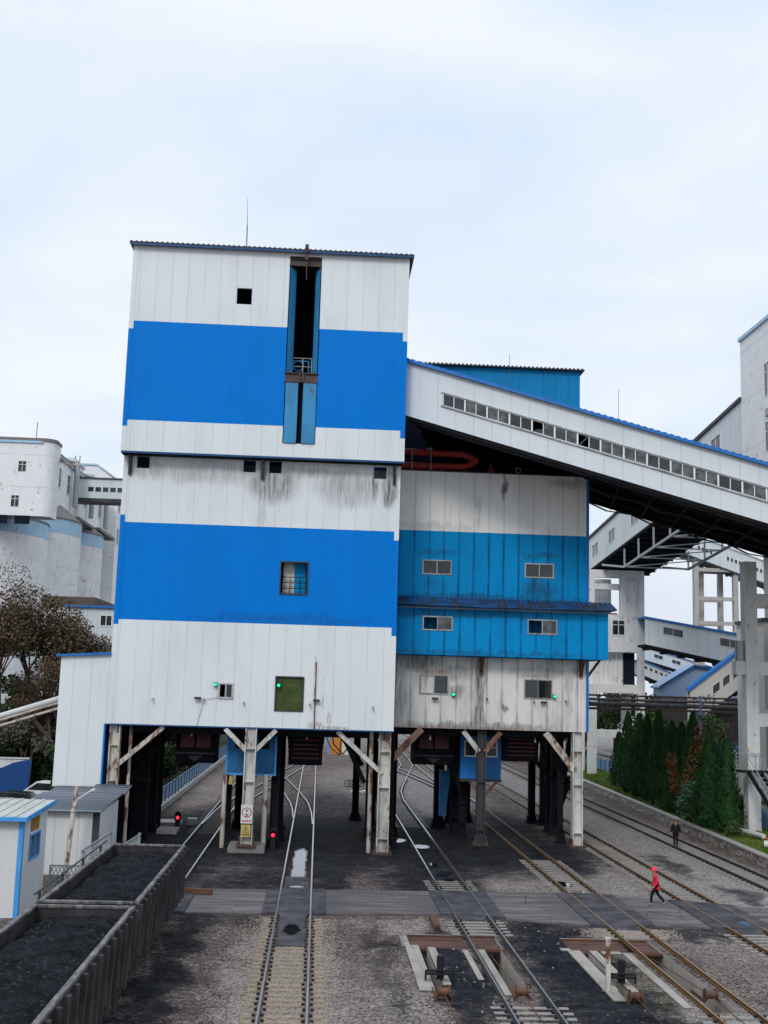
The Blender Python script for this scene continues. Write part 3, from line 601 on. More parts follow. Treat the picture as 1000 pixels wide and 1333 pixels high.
pl = [(-1.02 + rp.uniform(-.05, .05), 61.6 + i * .45) for i in range(20)]; pr = [(-.38 + rp.uniform(-.05, .05), 61.6 + i * .45) for i in range(20)]
puddle('', [(p[0] , p[1]) for p in pr] + [(-.55, 71.5), (-.8, 71.0)] + [p for p in reversed(pl)])
for k_, (cx, cy, rx, ry) in enumerate([(-.72, 48.6, .30, 1.0), (6.95, 66.5, .28, .7), (7.1, 63.6, .33, .6), (7.15, 61.6, .3, .45), (6.85, 73.8, .5, .8), (5.6, 76.5, .4, .9), (13.1, 61, .4, .8), (13.45, 58.9, .3, .5), (-.72, 58.6, .4, .25)]):
    puddle('', blob(cx, cy, rx, ry, seed=k_), .038)
# black sheet laid between the rails next to the crossing
mb = MB(); mb.box(-1.34, -.12, 45.7, 51.0, .004, .055); tag(mb.build('drip_mat', 'rubber'), 'black mat with a small puddle laid between the centre rails', 'mat')
mb = MB(); mb.box(-1.35, -.1, 58.0, 61.4, .004, .034); tag(mb.build('drip_mat', 'rubber'), 'wet black mat between the centre rails just beyond the crossing', 'mat')

# pits: rusty plates, concrete beams, cable sheaves
def pitset(tx, name, cov, beams, lab):
    t = thing('pit_cover', lab[0], 'pit cover', ((cov[0] + cov[1]) / 2, cov[2], 0), 'rusty plated pit covers')
    n = 4; st_ = (cov[3] - cov[2]) / n
    for a, b in ((cov[0], tx - .86), (tx - .62, tx + .42)):
        for i in range(n):
            mb = MB(); mb.box(a, b, cov[2] + i * st_ + .03, cov[2] + (i + 1) * st_ - .03, -.14, -.10 + .01 * (i % 2)); mb.build('plate', 'rust_plate', t)
    for yy, zz in ((cov[3] - .03, -.06), (cov[2] + .02, -.07)): mb = MB(); mb.bar((cov[0] - .02, yy, zz), (cov[1], yy, zz), .06, .1); mb.build('angle_bar', 'rust', t)
    for i, (a, b, y0, y1, z1) in enumerate(beams):
        mb = MB(); yy = y0; rr = random.Random(int(a * 100))
        mb.box(a, b, y0, y1, .0041, max(.03, z1 * .5))
        tag(mb.build('concrete_beam', 'beam_conc', None, bevel=.02), lab[1 + i], 'concrete beam', 'concrete beams beside the pits')
pitset(7.08, '', (3.97, 7.54, 46.0, 48.36), [(3.72, 4.25, 39.6, 46.2, .12), (4.58, 4.88, 40.4, 45.9, .12), (5.9, 6.12, 41.2, 45.6, .05), (6.5, 6.76, 39.2, 45.6, .1), (3.62, 3.93, 46.2, 48.0, .06)],
    ['rusty brown plates across the pit under the sooty middle track', 'broad pale concrete beam left of the middle cable slot', 'narrow concrete beam right of the middle cable slot', 'short worn beam left of the middle track’s left rail', 'long pale beam inside the middle track beside its pit', 'short crumbled kerb at the left end of the middle pit plates'])
pitset(13.45, '', (10.22, 13.78, 45.8, 48.1), [(10.0, 10.5, 38.7, 45.7, .14), (10.86, 11.16, 39.2, 45.7, .14), (12.1, 12.42, 38.0, 45.5, .1), (9.8, 10.19, 45.8, 46.2, .08), (11.3, 12.05, 45.35, 45.68, .12)],
    ['rusty red plates across the pit under the ochre-railed track', 'thick grey concrete beam by the rusty post', 'thin grey beam between the slot and the mossy patch', 'notched pale beam under the left rail of the long open pit', 'small broken concrete lump left of the right-hand plates', 'cross beam of pale concrete at the head of the mossy patch'])
# bearing blocks under pit rails
for tx, y0, y1 in ((7.08, 38.6, 46), (13.45, 37.6, 45.7)):
    pass
def sheave(x, y, lab, post=True):
    t = thing('cable_sheave', lab, 'cable sheave', (x, y, 0), 'cable sheaves of the wagon haulers')
    mb = MB(); r = .2; z = .02 + r
    for a, b, c in ((-.2, -.16, r), (-.16, .16, r * .66), (.16, .2, r)): mb.tube((x + a, y, z), (x + b, y, z), c, 18)
    mb.build('drum', 'rust', t, smooth=False)
    mb = MB(); mb.bar((x - .25, y + 1.2, .04), (x - .25, y - .2, .05), .05, .1); mb.bar((x + .25, y + 1.0, .04), (x + .25, y - .2, .05), .05, .1); mb.bar((x - .28, y, z), (x + .28, y, z), .05); mb.build('bracket', 'rust', t)
    if post:
        mb = MB(); mb.tube((x + .12, y + 2.2, .1), (x + .12, y + 2.2, .85), .13, 12); mb.build('motor', 'black', t, smooth=False)
        mb = MB(); mb.path([(x - .4, y + 2, .1), (x - .4, y + 2, .42), (x + .55, y + 2, .42), (x + .55, y + 2, .1)], .035); mb.bar((x - .4, y + 2.1, .3), (x + .6, y + 2.1, .3), .3, .05); mb.build('guard', 'black', t)
    mb = MB(); mb.path([(x, y + 7, -.2), (x, y, .2), (x + .15, y - 2.5, .04), (x + .5, y - 8, .03)], .018, 5); mb.build('cable', 'rust', t)
sheave(4.42, 38.7, 'rusty cable sheave with black motor at the end of the middle slot')
sheave(10.7, 38.6, 'rusty cable sheave with black motor at the end of the right slot')
sheave(7.02, 38.9, 'rusty sheave lying between the rails of the sooty middle track', False)
sheave(13.3, 38.9, 'rusty sheave lying between the ochre rails of the right-hand pit', False)
mb = MB(); mb.box(10.03, 10.17, 39.73, 39.87, 0, 1.75); mb.box(10.01, 10.19, 39.71, 39.89, 1.7, 1.78); tag(mb.build('marker_post', 'rusty_white'), 'rusty square post standing beside the thick grey beam', 'post')
mb = MB(); mb.box(5.16, 5.40, 48.9, 51.4, .004, .22); mb.box(5.2, 5.38, 48.7, 49.1, .22, .34); tag(mb.build('steel_stop', 'rust'), 'short rusty channel lying just below the crossing', 'steel channel')
mb = MB(); mb.path([(3.0, 36.9, .05), (3.05, 38.4, .05)], .04, 6); mb.path([(2.7, 37.7, .05), (3.3, 37.8, .06)], .03, 6); tag(mb.build('iron_rod', 'dark2'), 'thin black iron cross lying on the gravel in the foreground', 'iron rod')
mb = MB(); mb.bar((-5.9, 55.9, .25), (-4.6, 55.6, .25), .2, .2); tag(mb.build('timber', 'rust'), 'brown timber sticking out across the leftmost track by the wagon', 'timber')

# ------------------------------------------------------------------ the tall loading tower (left)
TWX0, TWX1 = -12.5, 4.6
FY = frame_map((0, 70, 0), (1, 0, 0), (0, -1, 0)); FU = frame_map((0, 69.2, 0), (1, 0, 0), (0, -1, 0))
tw = thing('loading_tower', 'tall white and blue coal loading tower standing on rusty columns over the tracks', 'loading tower', (-4, 76, 0))
holes = [(-11.73, -10.95, 22.85, 23.6), (-5.17, -4.4, 22.85, 23.6), (-3.57, -2.8, 22.85, 23.6), (2.95, 3.75, 22.75, 23.5), (-2.55, -.95, 15.4, 17.3), (-5.95, -5.2, 9.0, 9.8), (-2.55, -.95, 8.35, 10.3)]
B = [(13.5, 19.46, 1)]
mb = MB(); wall(mb, FY, TWX0, TWX1, 7.27, 23.7, .15, holes, B)
SR = frame_map((TWX1, 70.15, 0), (0, 1, 0), (1, 0, 0)); SL = frame_map((TWX0, 70.15, 0), (0, 1, 0), (-1, 0, 0)); BK = frame_map((0, 83, 0), (1, 0, 0), (0, 1, 0))
wall(mb, SR, 0, 12.7, 7.27, 23.7, .15, (), B); wall(mb, SL, 0, 12.7, 7.27, 23.7, .15, (), B); wall(mb, BK, TWX0, TWX1, 7.27, 23.7, .15, (), B)
mb.build('lower_cladding', ['tw_white', 'tw_blue'], tw)
UX0, UX1 = -12.6, 4.75
holes = [(-6.04, -5.1, 33.4, 34.45), (-2.8, -.78, 24.6, 36.72)]; B = [(25.69, 32.02, 1)]
mb = MB(); wall(mb, FU, UX0, UX1, 23.72, 37.0, .15, holes, B)
wall(mb, frame_map((UX1, 69.35, 0), (0, 1, 0), (1, 0, 0)), 0, 13.4, 23.72, 37.0, .15, (), B); wall(mb, frame_map((UX0, 69.35, 0), (0, 1, 0), (-1, 0, 0)), 0, 13.4, 23.72, 37.0, .15, (), B)
wall(mb, frame_map((0, 82.9, 0), (1, 0, 0), (0, 1, 0)), UX0, UX1, 23.72, 37.0, .15, (), B)
mb.build('upper_cladding', ['tw_white', 'tw_blue'], tw)
# corner flashings, their blue band sits a little lower than the sheet's
for name, x, y, zz in (('corner_flashing', UX0, 69.2, (23.72, 25.3, 31.5, 37.0)), ('corner_flashing', UX1, 69.2, (23.72, 25.2, 31.45, 37.0)), ('corner_flashing', TWX0, 70, (7.27, 13.2, 19.9, 23.6)), ('corner_flashing', TWX1, 70, (7.27, 13.0, 18.9, 23.6))):
    mb = MB(); e = .03
    for i, k in enumerate((0, 1, 0)):
        a = x - e if x < 0 else x - .26; b = x + .26 if x < 0 else x + e
        mb.box(a, b, y - .025, y + .3, zz[i], zz[i + 1], k)
    mb.build(name, ['tw_white', 'tw_blue'], tw)
mb = MB(); mb.box(UX0 - .25, UX1 + .32, 68.85, 83.3, 37.0, 37.07, 0); mb.box(UX0 - .22, UX1 + .3, 68.86, 68.9, 36.86, 37.0, 1)
x = UX0 - .2
while x < UX1 + .3: mb.box(x, x + .13, 68.8, 83.3, 37.07, 37.10, 0); x += .32
mb.build('roof', ['dark2', 'dark_blue'], tw)
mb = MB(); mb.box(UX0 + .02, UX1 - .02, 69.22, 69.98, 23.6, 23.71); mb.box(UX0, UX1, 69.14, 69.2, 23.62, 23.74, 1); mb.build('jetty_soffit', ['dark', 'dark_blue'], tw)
mb = MB(); mb.box(TWX0, TWX1, 69.93, 69.98, 7.2, 7.28); mb.build('bottom_trim', 'dark_blue', tw)
for x in (-12.1, -3.95, 4.25):
    mb = MB(); mb.bar((x, 69.5, 23.6), (x, 69.9, 22.5), .16, .2); mb.box(x - .1, x + .1, 69.82, 69.98, 22.4, 23.6); mb.build('bracket', 'dark2', tw)
mb = MB(); mb.tube((-5.68, 70.6, 37.07), (-5.72, 70.6, 39.2), .035, 6); mb.tube((-5.72, 70.6, 39.2), (-5.78, 70.6, 41.1), .018, 6, .008); mb.build('lightning_rod', 'dark2', tw)
# hoist bay of the upper storey
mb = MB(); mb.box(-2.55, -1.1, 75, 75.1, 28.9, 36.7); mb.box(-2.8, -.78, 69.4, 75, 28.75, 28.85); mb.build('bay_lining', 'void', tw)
mb = MB(); mb.ibeam((-2.85, 69.35, 36.35), (-.74, 69.35, 36.35), .3, .5, .04, up=(0, 0, 1)); mb.ibeam((-1.75, 68.4, 36.9), (-1.75, 75, 36.9), .2, .3, .03, up=(0, 0, 1)); mb.box(-1.86, -1.64, 68.55, 68.8, 36.3, 37.3); mb.tube((-1.75, 68.7, 36.3), (-1.7, 68.7, 35.0), .03); mb.build('hoist_beam', 'rust_dark', tw)
mb = MB(); mb.ibeam((-2.85, 69.25, 28.8), (-.74, 69.25, 28.8), .3, .62, .05, up=(0, 0, 1)); mb.box(-1.95, -1.87, 69.08, 69.14, 28.5, 29.1); mb.box(-1.7, -1.62, 69.08, 69.14, 28.5, 29.1); mb.build('sill_beam', 'rust_dark', tw)
def leaf(a, b, z0, z1, dy=.0, ang=0.0, lab=None):
    mb = MB(); c = math.cos(ang); s_ = math.sin(ang); w_ = b - a
    mb.hexa([(a, 69.1 + dy, z0), (a + w_ * c, 69.1 + dy + abs(w_) * s_, z0), (a + w_ * c, 69.16 + dy + abs(w_) * s_, z0), (a, 69.16 + dy, z0), (a, 69.1 + dy, z1), (a + w_ * c, 69.1 + dy + abs(w_) * s_, z1), (a + w_ * c, 69.16 + dy + abs(w_) * s_, z1), (a, 69.16 + dy, z1)])
    return mb.build('door_leaf', 'door_blue', tw)
leaf(-2.74, -1.96, 24.62, 28.45, .02); leaf(-1.64, -.82, 24.62, 28.45, .02)
leaf(-2.74, -1.95, 29.15, 36.0, .05, R(62)); leaf(-.84, -1.6, 29.15, 36.0, .05, R(66))
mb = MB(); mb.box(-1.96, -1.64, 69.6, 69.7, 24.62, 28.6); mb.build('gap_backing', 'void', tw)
mb = MB()
for z in (29.25, 29.8, 30.35): mb.tube((-2.5, 70.2, z), (-1.1, 70.2, z), .03, 6)
for x in (-2.4, -1.75, -1.2): mb.tube((x, 70.2, 28.85), (x, 70.2, 30.35), .03, 6)
mb.build('railing', 'steel_grey', tw)
mb = MB(); n = 14; ring = [(-2.05 + .33 * math.cos(i * 2 * math.pi / n), 70.8, 30.0 + .33 * math.sin(i * 2 * math.pi / n)) for i in range(n + 1)]; mb.path(ring, .05, 6); mb.box(-2.5, -1.9, 71, 71.6, 28.85, 29.6); mb.path([(-2.4, 70.9, 30.35), (-1.4, 70.9, 30.35), (-1.4, 70.9, 28.9)], .05, 6); mb.build('hoist_gear', 'door_blue', tw)
# windows and openings of the lower storeys
mb = MB()
for (a, b, c, d) in ((-2.55, -.95, 15.4, 17.3), (-2.55, -.95, 8.35, 10.3)):
    for q in ((a - .08, a, c - .08, d + .08), (b, b + .08, c - .08, d + .08), (a, b, c - .08, c), (a, b, d, d + .08)): fbox(mb, FY, *q, -.1, .05)
mb.build('opening_frame', 'dark2', tw)
mb = MB(); wall(mb, frame_map((0, 70.75, 0), (1, 0, 0), (0, -1, 0)), -2.45, -1.75, 15.0, 17.8, .1); mb.build('inner_wall_strip', 'column_white', tw)
mb = MB(); wall(mb, frame_map((0, 70.75, 0), (1, 0, 0), (0, -1, 0)), -1.74, -1.0, 15.0, 17.8, .1); mb.build('inner_wall_strip', 'rb_blue', tw)
mb = MB()
for z in (15.75, 16.1, 16.45): mb.tube((-2.6, 70.5, z), (-.9, 70.5, z), .025, 6)
for x in (-2.0, -1.4): mb.tube((x, 70.5, 15.3), (x, 70.5, 16.45), .025, 6)
mb.build('guard_rail', 'black', tw)
mb = MB(); fbox(mb, FY, -2.55, -.95, 8.35, 10.3, -.1, -.07); mb.build('netting', 'netting', tw)
window(tw, FY, -5.93, -5.22, 9.03, 9.77, 2, .1, 'grey_frame', opened=(0,), depth=.08)
def lamp(parent, x, y, z, ang=0):
    mb = MB(); mb.box(x - .09, x + .09, y - .22, y - .02, z - .13, z + .13); o = mb.build('signal_lamp', 'black', parent)
    m2 = MB(); m2.lathe((0, 0, 0), [(0, 0), (.085, 0)], 14); m2.v = [(x + v[0], y - .225, z + v[1]) for v in m2.v]; m2.f = [f[::-1] for f in m2.f]; m2.box(x - .07, x + .07, y - .226, y - .222, z - .07, z + .07); m2.build('lit_lens', 'green_lamp', o)
lamp(tw, -6.2, 70, 9.76); lamp(tw, -2.4, 69.95, 9.82)
def small(parent, name, x, y, z, kind, m='steel_grey'):
    mb = MB()
    if kind == 'flood': mb.box(x - .2, x + .2, y - .3, y - .1, z - .05, z + .07); mb.bar((x + .1, y, z - .05), (x + .1, y - .2, z), .05)
    else: mb.tube((x, y - .3, z - .04), (x + .03, y - .05, z + .02), .05, 8); mb.bar((x + .03, y, z + .1), (x + .03, y - .12, z + .02), .04)
    mb.build(name, m, parent)
for x, z in ((-7.21, 8.92), (-.1, 8.98)): small(tw, 'wall_lamp', x, 70, z, 'flood', 'dark2')
for x, z in ((-9.91, 8.78), (-4.48, 8.71), (-.5, 8.73), (3.31, 8.65), (-6.85, 8.85)): small(tw, 'wall_camera', x, 70, z, 'cam')
# left wing
WF = frame_map((0, 70.02, 0), (1, 0, 0), (0, -1, 0))
mb = MB(); mb.prism([(-15.5, 3.55), (-12.66, 3.5), (-12.66, 7.25), (TWX0 - .03, 7.25), (TWX0 - .03, 11.38), (-15.5, 11.2)], lambda p: (p[0], 70.02, p[1]), lambda p: (p[0], 70.17, p[1])); mb.build('wing_cladding', 'wing_white', tw)
mb = MB(); mb.box(-15.5, -15.35, 70.17, 78, 3.5, 11.2); mb.box(-15.35, TWX0 - .03, 77.85, 78, 3.5, 11.2); mb.build('wing_side_cladding', 'wing_white', tw)
mb = MB(); mb.box(-12.82, -12.66, 70.17, 72.9, 3.5, 7.27); mb.box(-12.7, -12.6, 69.97, 70.02, 3.5, 7.27); mb.build('wing_inner_face', 'blue_trim', tw)
mb = MB(); mb.hexa([(-15.75, 69.8, 11.16), (-12.53, 69.8, 11.36), (-12.53, 78.2, 11.36), (-15.75, 78.2, 11.16), (-15.75, 69.8, 11.28), (-12.53, 69.8, 11.5), (-12.53, 78.2, 11.5), (-15.75, 78.2, 11.28)]); mb.build('wing_roof', 'blue_trim', tw)
mb = MB(); mb.box(-15.3, -12.83, 70.2, 77.8, 3.6, 3.8); mb.build('wing_floor', 'dark', tw)
# deck with its beams
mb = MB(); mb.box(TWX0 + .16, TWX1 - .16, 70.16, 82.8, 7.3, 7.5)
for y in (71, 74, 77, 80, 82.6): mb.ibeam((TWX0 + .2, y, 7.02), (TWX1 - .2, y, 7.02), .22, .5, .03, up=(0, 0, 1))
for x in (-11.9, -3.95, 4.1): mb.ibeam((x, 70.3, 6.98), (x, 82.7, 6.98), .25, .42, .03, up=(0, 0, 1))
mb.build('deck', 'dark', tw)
def column(parent, x, y, z0, z1, w, mat, face=True, base=.55, patch=True):
    mb = MB(); h = w / 2
    if face:  # channel-like column: two flanges with a recessed web, light catches the edges
        for sx_ in (-1, 1): mb.box(x + sx_ * (h - .03) - .03, x + sx_ * (h - .03) + .03, y - h, y + h, z0, z1)
        mb.box(x - h + .06, x + h - .06, y - .05, y + .05, z0, z1)
        for z in (z0 + .9, (z0 + z1) / 2 + .3, z1 - 1.2): mb.box(x - h + .06, x + h - .06, y - h + .03, y - .05, z, z + .05)
        if patch: mb.box(x - h + .12, x + h - .12, y - .075, y - .051, z0 + 2.2, z0 + 3.0)
    else: mb.tube((x, y, z0), (x, y, z1), h, 14)
    o = mb.build('column', mat, parent)
    if base:
        b = MB(); b.box(x - h - .22, x + h + .22, y - h - .2, y + h + .2, z0, z0 + .12); b.box(x - h - .1, x - h, y - h - .1, y + h, z0 + .12, z0 + .55); b.box(x + h, x + h + .1, y - h - .1, y + h, z0 + .12, z0 + .55)
        for sx_ in (-1, 1): b.tube((x + sx_ * (h + .15), y - h - .12, z0 + .12), (x + sx_ * (h + .15), y - h - .12, z0 + .3), .04, 6)
        b.build('base_plate', 'rust_dark' if mat != 'dark' else 'dark', o)
    return o
column(tw, -12.05, 70.4, 0, 7.2, .62, 'rusty_white'); column(tw, -3.93, 70.1, .35, 7.2, .68, 'column_white'); column(tw, 4.15, 70.5, 0, 7.2, .72, 'column_white')
mb = MB(); mb.box(-5.0, -2.85, 69.7, 72.2, 0, .35); mb.build('column_plinth', 'roof_stone', tw)
for a, b in (((-12.0, 70.3, 4.7), (-9.2, 70.3, 7.15)), ((-4.2, 70.1, 5.9), (-5.5, 70.1, 7.15)), ((-3.66, 70.1, 5.9), (-2.45, 70.1, 7.15)), ((4.0, 70.4, 4.75), (1.25, 70.4, 7.15))):
    mb = MB(); mb.ibeam(a, b, .26, .3, .04); mb.build('brace', 'column_white' if a[0] > -10 else 'rusty_white', tw)
mb = MB(); mb.ibeam((4.75, 74.6, 5.2), (6.75, 74.6, 7.3), .4, .34, .05); mb.build('brace', 'brace_brown', tw)
for x, y, w_, m in ((-5.5, 71.7, .28, 'rusty_white'), (-3.0, 71.6, .3, 'rusty_white'), (3.36, 70.9, .26, 'rusty_white'), (-11.2, 70.8, .2, 'rusty_white')): column(tw, x, y, 0, 7.2 if x < -6 or x > 0 else 4.4, w_, m, False, 0)
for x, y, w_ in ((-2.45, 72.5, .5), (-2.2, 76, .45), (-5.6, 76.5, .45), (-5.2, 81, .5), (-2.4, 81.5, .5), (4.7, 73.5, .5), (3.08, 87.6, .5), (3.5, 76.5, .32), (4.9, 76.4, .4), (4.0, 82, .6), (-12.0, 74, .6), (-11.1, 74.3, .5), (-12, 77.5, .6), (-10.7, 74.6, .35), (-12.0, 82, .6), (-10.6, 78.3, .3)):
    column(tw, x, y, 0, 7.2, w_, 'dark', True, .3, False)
for a, b in (((-11.9, 74, 3.4), (-8.9, 74, 7)), ((-11.9, 77.5, 2), (-11.9, 82, 5.8)), ((-12, 74, 5), (-12, 82, 2)), ((-2.4, 76, 4), (-2.4, 81.5, 7)), ((4.2, 76.4, 2.5), (4.2, 82, 6)), ((3.3, 82, 4.4), (1.2, 82, 7)), ((-12.3, 73.9, 3.9), (-10.3, 73.9, 3.7)), ((3.1, 73.4, 3.9), (1.6, 73.4, 6.9))):
    mb = MB(); mb.ibeam(a, b, .3, .3, .04); mb.build('brace', 'dark', tw)
for a, b, c in ((-12.3, -10.5, 74.8), (-11.9, -10.4, 80.5)): mb = MB(); mb.box(a, b, c, c + .1, 0, 7); mb.build('dark_screen', 'dark', tw)  # near-black upright sheets from the ground almost to the deck
# the green tank window sill rust pipe
mb = MB(); mb.path([(-.18, 69.94, 7.3), (-.18, 69.94, 11.3)], .03, 6); mb.build('drain_pipe', 'rust', tw)
mb = MB(); mb.path([(-6.85, 69.93, 8.8), (-7.2, 69.95, 7.3)], .012, 4); mb.path([(-6.7, 69.93, 8.85), (-5.95, 69.93, 9.05)], .012, 4); mb.build('cable', 'black', tw)
# warning plates on the middle column
cl = tw
mb = MB(); mb.box(-4.3, -3.62, 69.66, 69.70, 1.7, 2.78); pl1 = mb.build('notice_plate', 'white_paint', tw); pl1['label'] = 'white notice plate with a red ring and two small black figures'
mb = MB(); n = 24; ri, ro = .24, .29
for i in range(n):
    a, b = 2 * math.pi * i / n, 2 * math.pi * (i + 1) / n; cx, cz = -3.96, 2.33
    mb.face([(cx + ri * math.cos(a), 69.655, cz + ri * math.sin(a)), (cx + ro * math.cos(a), 69.655, cz + ro * math.sin(a)), (cx + ro * math.cos(b), 69.655, cz + ro * math.sin(b)), (cx + ri * math.cos(b), 69.655, cz + ri * math.sin(b))])
for i in range(4): mb.box(-4.22 + i * .14, -4.13 + i * .14, 69.652, 69.656, 1.79, 1.89)
mb.build('red_ring', 'red_paint', pl1)
mb = MB(); mb.box(-3.98, -3.94, 69.652, 69.656, 2.38, 2.52); mb.box(-4.02, -3.90, 69.650, 69.654, 2.43, 2.47); mb.box(-4.0, -3.92, 69.652, 69.656, 2.12, 2.16); mb.box(-4.0, -3.92, 69.652, 69.656, 2.22, 2.26); mb.box(-4.02, -3.99, 69.652, 69.656, 2.12, 2.26); mb.box(-3.93, -3.9, 69.652, 69.656, 2.12, 2.26); mb.build('black_figures', 'black', pl1)
mb = MB(); mb.box(-4.24, -3.7, 69.66, 69.70, .92, 1.62); pl2 = mb.build('warning_plate', 'yellow', tw); pl2['label'] = 'yellow warning plate with a black triangle'
mb = MB()
tri = [(-4.17, 1.2), (-3.77, 1.2), (-3.97, 1.54)]
for a, b in zip(tri, tri[1:] + tri[:1]): mb.bar((a[0], 69.654, a[1]), (b[0], 69.654, b[1]), .035, .008)
mb.box(-3.99, -3.95, 69.65, 69.656, 1.3, 1.42); mb.box(-3.99, -3.95, 69.65, 69.656, 1.24, 1.28)
for i in range(4): mb.box(-4.17 + i * .11, -4.10 + i * .11, 69.652, 69.656, 1.02, 1.1)
mb.build('black_triangle', 'black', pl2)

# ------------------------------------------------------------------ the sooty loading building (right)
rb = thing('loading_building', 'sooty white and blue coal loading building on columns, right of the taller tower', 'loading building', (11, 82, 0))
F = frame_map((0, 75, 0), (1, 0, 0), (0, -1, 0)); X0, X1 = TWX1 + .02, 17.62
wins = [(6.6, 8.5, 17.4, 18.3), (13.45, 15.35, 17.4, 18.3), (6.6, 8.45, 9.55, 10.75), (13.48, 15.3, 9.45, 10.65)]
mb = MB(); wall(mb, F, X0, X1, 7.35, 12.0, .15, wins, (), 2); wall(mb, F, X0, X1, 12.0, 24.33, .15, wins, [(12, 20.28, 1)], 0)
wall(mb, frame_map((X1, 75.15, 0), (0, 1, 0), (1, 0, 0)), 0, 13, 7.35, 24.33, .15, (), [(7.35, 12, 2), (12, 20.28, 1)], 0)
wall(mb, frame_map((0, 88.3, 0), (1, 0, 0), (0, 1, 0)), X0, X1, 7.35, 24.33, .15, (), [(7.35, 12, 2), (12, 20.28, 1)], 0)
mb.build('cladding', ['rb_white', 'rb_blue', 'rb_low'], rb)
mb = MB(); mb.box(X0, X1, 75.16, 88.1, 24.1, 24.2); mb.box(X0, X1 + .02, 74.94, 75.1, 24.3, 24.38, 0); mb.build('roof', 'dark2', rb)
mb = MB(); mb.box(X1 - .05, X1 + .13, 74.95, 75.3, 7.35, 24.3); mb.build('corner_flashing', 'blue_trim', rb)
labs = ['left window of the upper blue band', 'right window of the upper blue band', 'left window of the sooty bottom storey, left half boarded', 'right window of the sooty bottom storey, right half open']
for i, (a, b, c, d) in enumerate(wins):
    window(rb, F, a + .05, b - .05, c + .04, d - .04, 2, .08, 'grey_frame', 'glass', opened=((0,) if i == 2 else (1,) if i == 3 else ()), depth=.05, lab=labs[i])
mb = MB(); fbox(mb, F, 6.67, 7.5, 9.6, 10.7, -.03, .0); mb.build('boarding', 'rb_low', rb)
lamp(rb, 8.78, 74.98, 9.56); lamp(rb, 15.45, 74.98, 9.6)
for x, z in ((7.6, 9.25), (14.75, 9.2)): small(rb, 'wall_lamp', x, 75, z, 'flood', 'dark2')
for x, z in ((16.2, 9.3), (11.0, 9.3), (14.1, 9.2)): small(rb, 'wall_camera', x, 75, z, 'cam', 'dark2')
# projecting annex with its ragged roof
A = frame_map((0, 73.8, 0), (1, 0, 0), (0, -1, 0)); aw = [(6.6, 8.5, 13.65, 14.5), (13.45, 15.35, 13.6, 14.5)]; AX1 = 18.75
mb = MB(); wall(mb, A, X0 + .02, AX1, 12.05, 15.2, .12, aw); wall(mb, frame_map((AX1, 73.92, 0), (0, 1, 0), (1, 0, 0)), 0, 10, 12.05, 15.2, .12); mb.box(X0 + .02, AX1 - .13, 73.93, 74.98, 12.1, 12.2); mb.box(17.8, AX1 - .13, 74.98, 84, 12.1, 12.2)
an = mb.build('annex', 'an_blue', rb)
for i, (a, b, c, d) in enumerate(aw): window(an, A, a + .05, b - .05, c + .04, d - .04, 2, .08, 'grey_frame', 'glass_dusty', opened=(0,), depth=.05)
mb = MB(); x = X0 + .03; rr = random.Random(3)
def sag(x): return -.06 * math.sin((x - 4.6) / 14.6 * math.pi) - .012 * math.sin(x * 1.9)
while x < 19.15:
    x2 = min(x + .16, 19.2); j = rr.uniform(-.03, .03); rz = .035
    for (a, b, z) in ((x, x2, rz), (x2, min(x2 + .16, 19.2), 0)):
        if b <= a: continue
        o_ = sag(a); yf = 73.25 + j
        mb.hexa([(a, yf, 15.22 + z * .6 + o_), (b, yf, 15.22 + z * .6 + o_), (b, 75.0, 15.82 + z), (a, 75.0, 15.82 + z), (a, yf, 15.25 + z + o_), (b, yf, 15.25 + z + o_), (b, 75.0, 15.85 + z), (a, 75.0, 15.85 + z)], 1 if rr.random() < .14 else 0)
    x = x2 + .16
mb.build('roof', ['annex_roof', 'dark2'] if 'annex_roof' in mt else ['blue_trim', 'dark2'], an)
mb = MB(); mb.hexa([(17.66, 73.25, 15.22), (19.2, 73.25, 15.22), (19.2, 84, 15.3), (17.66, 84, 15.3), (17.66, 73.25, 15.25), (19.2, 73.25, 15.25), (19.2, 84, 15.4), (17.66, 84, 15.4)]); mb.box(X0 + .05, 19.2, 73.28, 73.34, 15.0, 15.08); mb.build('eave', 'dark2', an)
for x in (10.6, 17.2): mb = MB(); mb.bar((x, 74.1, 12.05), (x, 74.9, 11.0), .2, .16); mb.box(x - .1, x + .1, 74.8, 74.97, 10.9, 12.05); mb.build('bracket', 'rust', an)
mb = MB(); mb.bar((18.6, 75.5, 12.05), (17.75, 75.5, 10.9), .15, .15); mb.build('bracket', 'dark2', an)
# deck, columns, braces
mb = MB(); mb.box(X0, X1 - .16, 75.16, 88.1, 7.4, 7.6)
for y in (75.9, 79, 82, 85, 88): mb.ibeam((X0 + .1, y, 7.12), (X1 - .2, y, 7.12), .22, .5, .03, up=(0, 0, 1))
mb.build('deck', 'dark', rb)
column(rb, 10.78, 75.5, 0, 7.3, .55, 'dark2'); column(rb, 17.05, 75.3, 0, 7.3, .66, 'column_right')
for a, b, m, w_ in (((10.6, 75.4, 5.9), (9.55, 75.4, 7.2), 'column_white', .3), ((10.98, 75.4, 5.9), (12.0, 75.4, 7.2), 'brace_brown', .3), ((16.85, 75.2, 4.9), (14.95, 75.2, 7.25), 'rusty_white', .42)):
    mb = MB(); mb.ibeam(a, b, w_, .3, .05); mb.build('brace', m, rb)
for x, y, w_ in ((16.49, 88.2, .5), (17.19, 87.2, .5), (16.7, 83, .3), (16.95, 81.4, .7), (16.3, 76.9, .35), (9.0, 84.5, .7), (10.1, 87, .5), (5.3, 79, .45), (5.4, 87.5, .5), (11.6, 87.9, .3)):
    column(rb, x, y, 0, 7.3, w_, 'dark', True, .3, False)
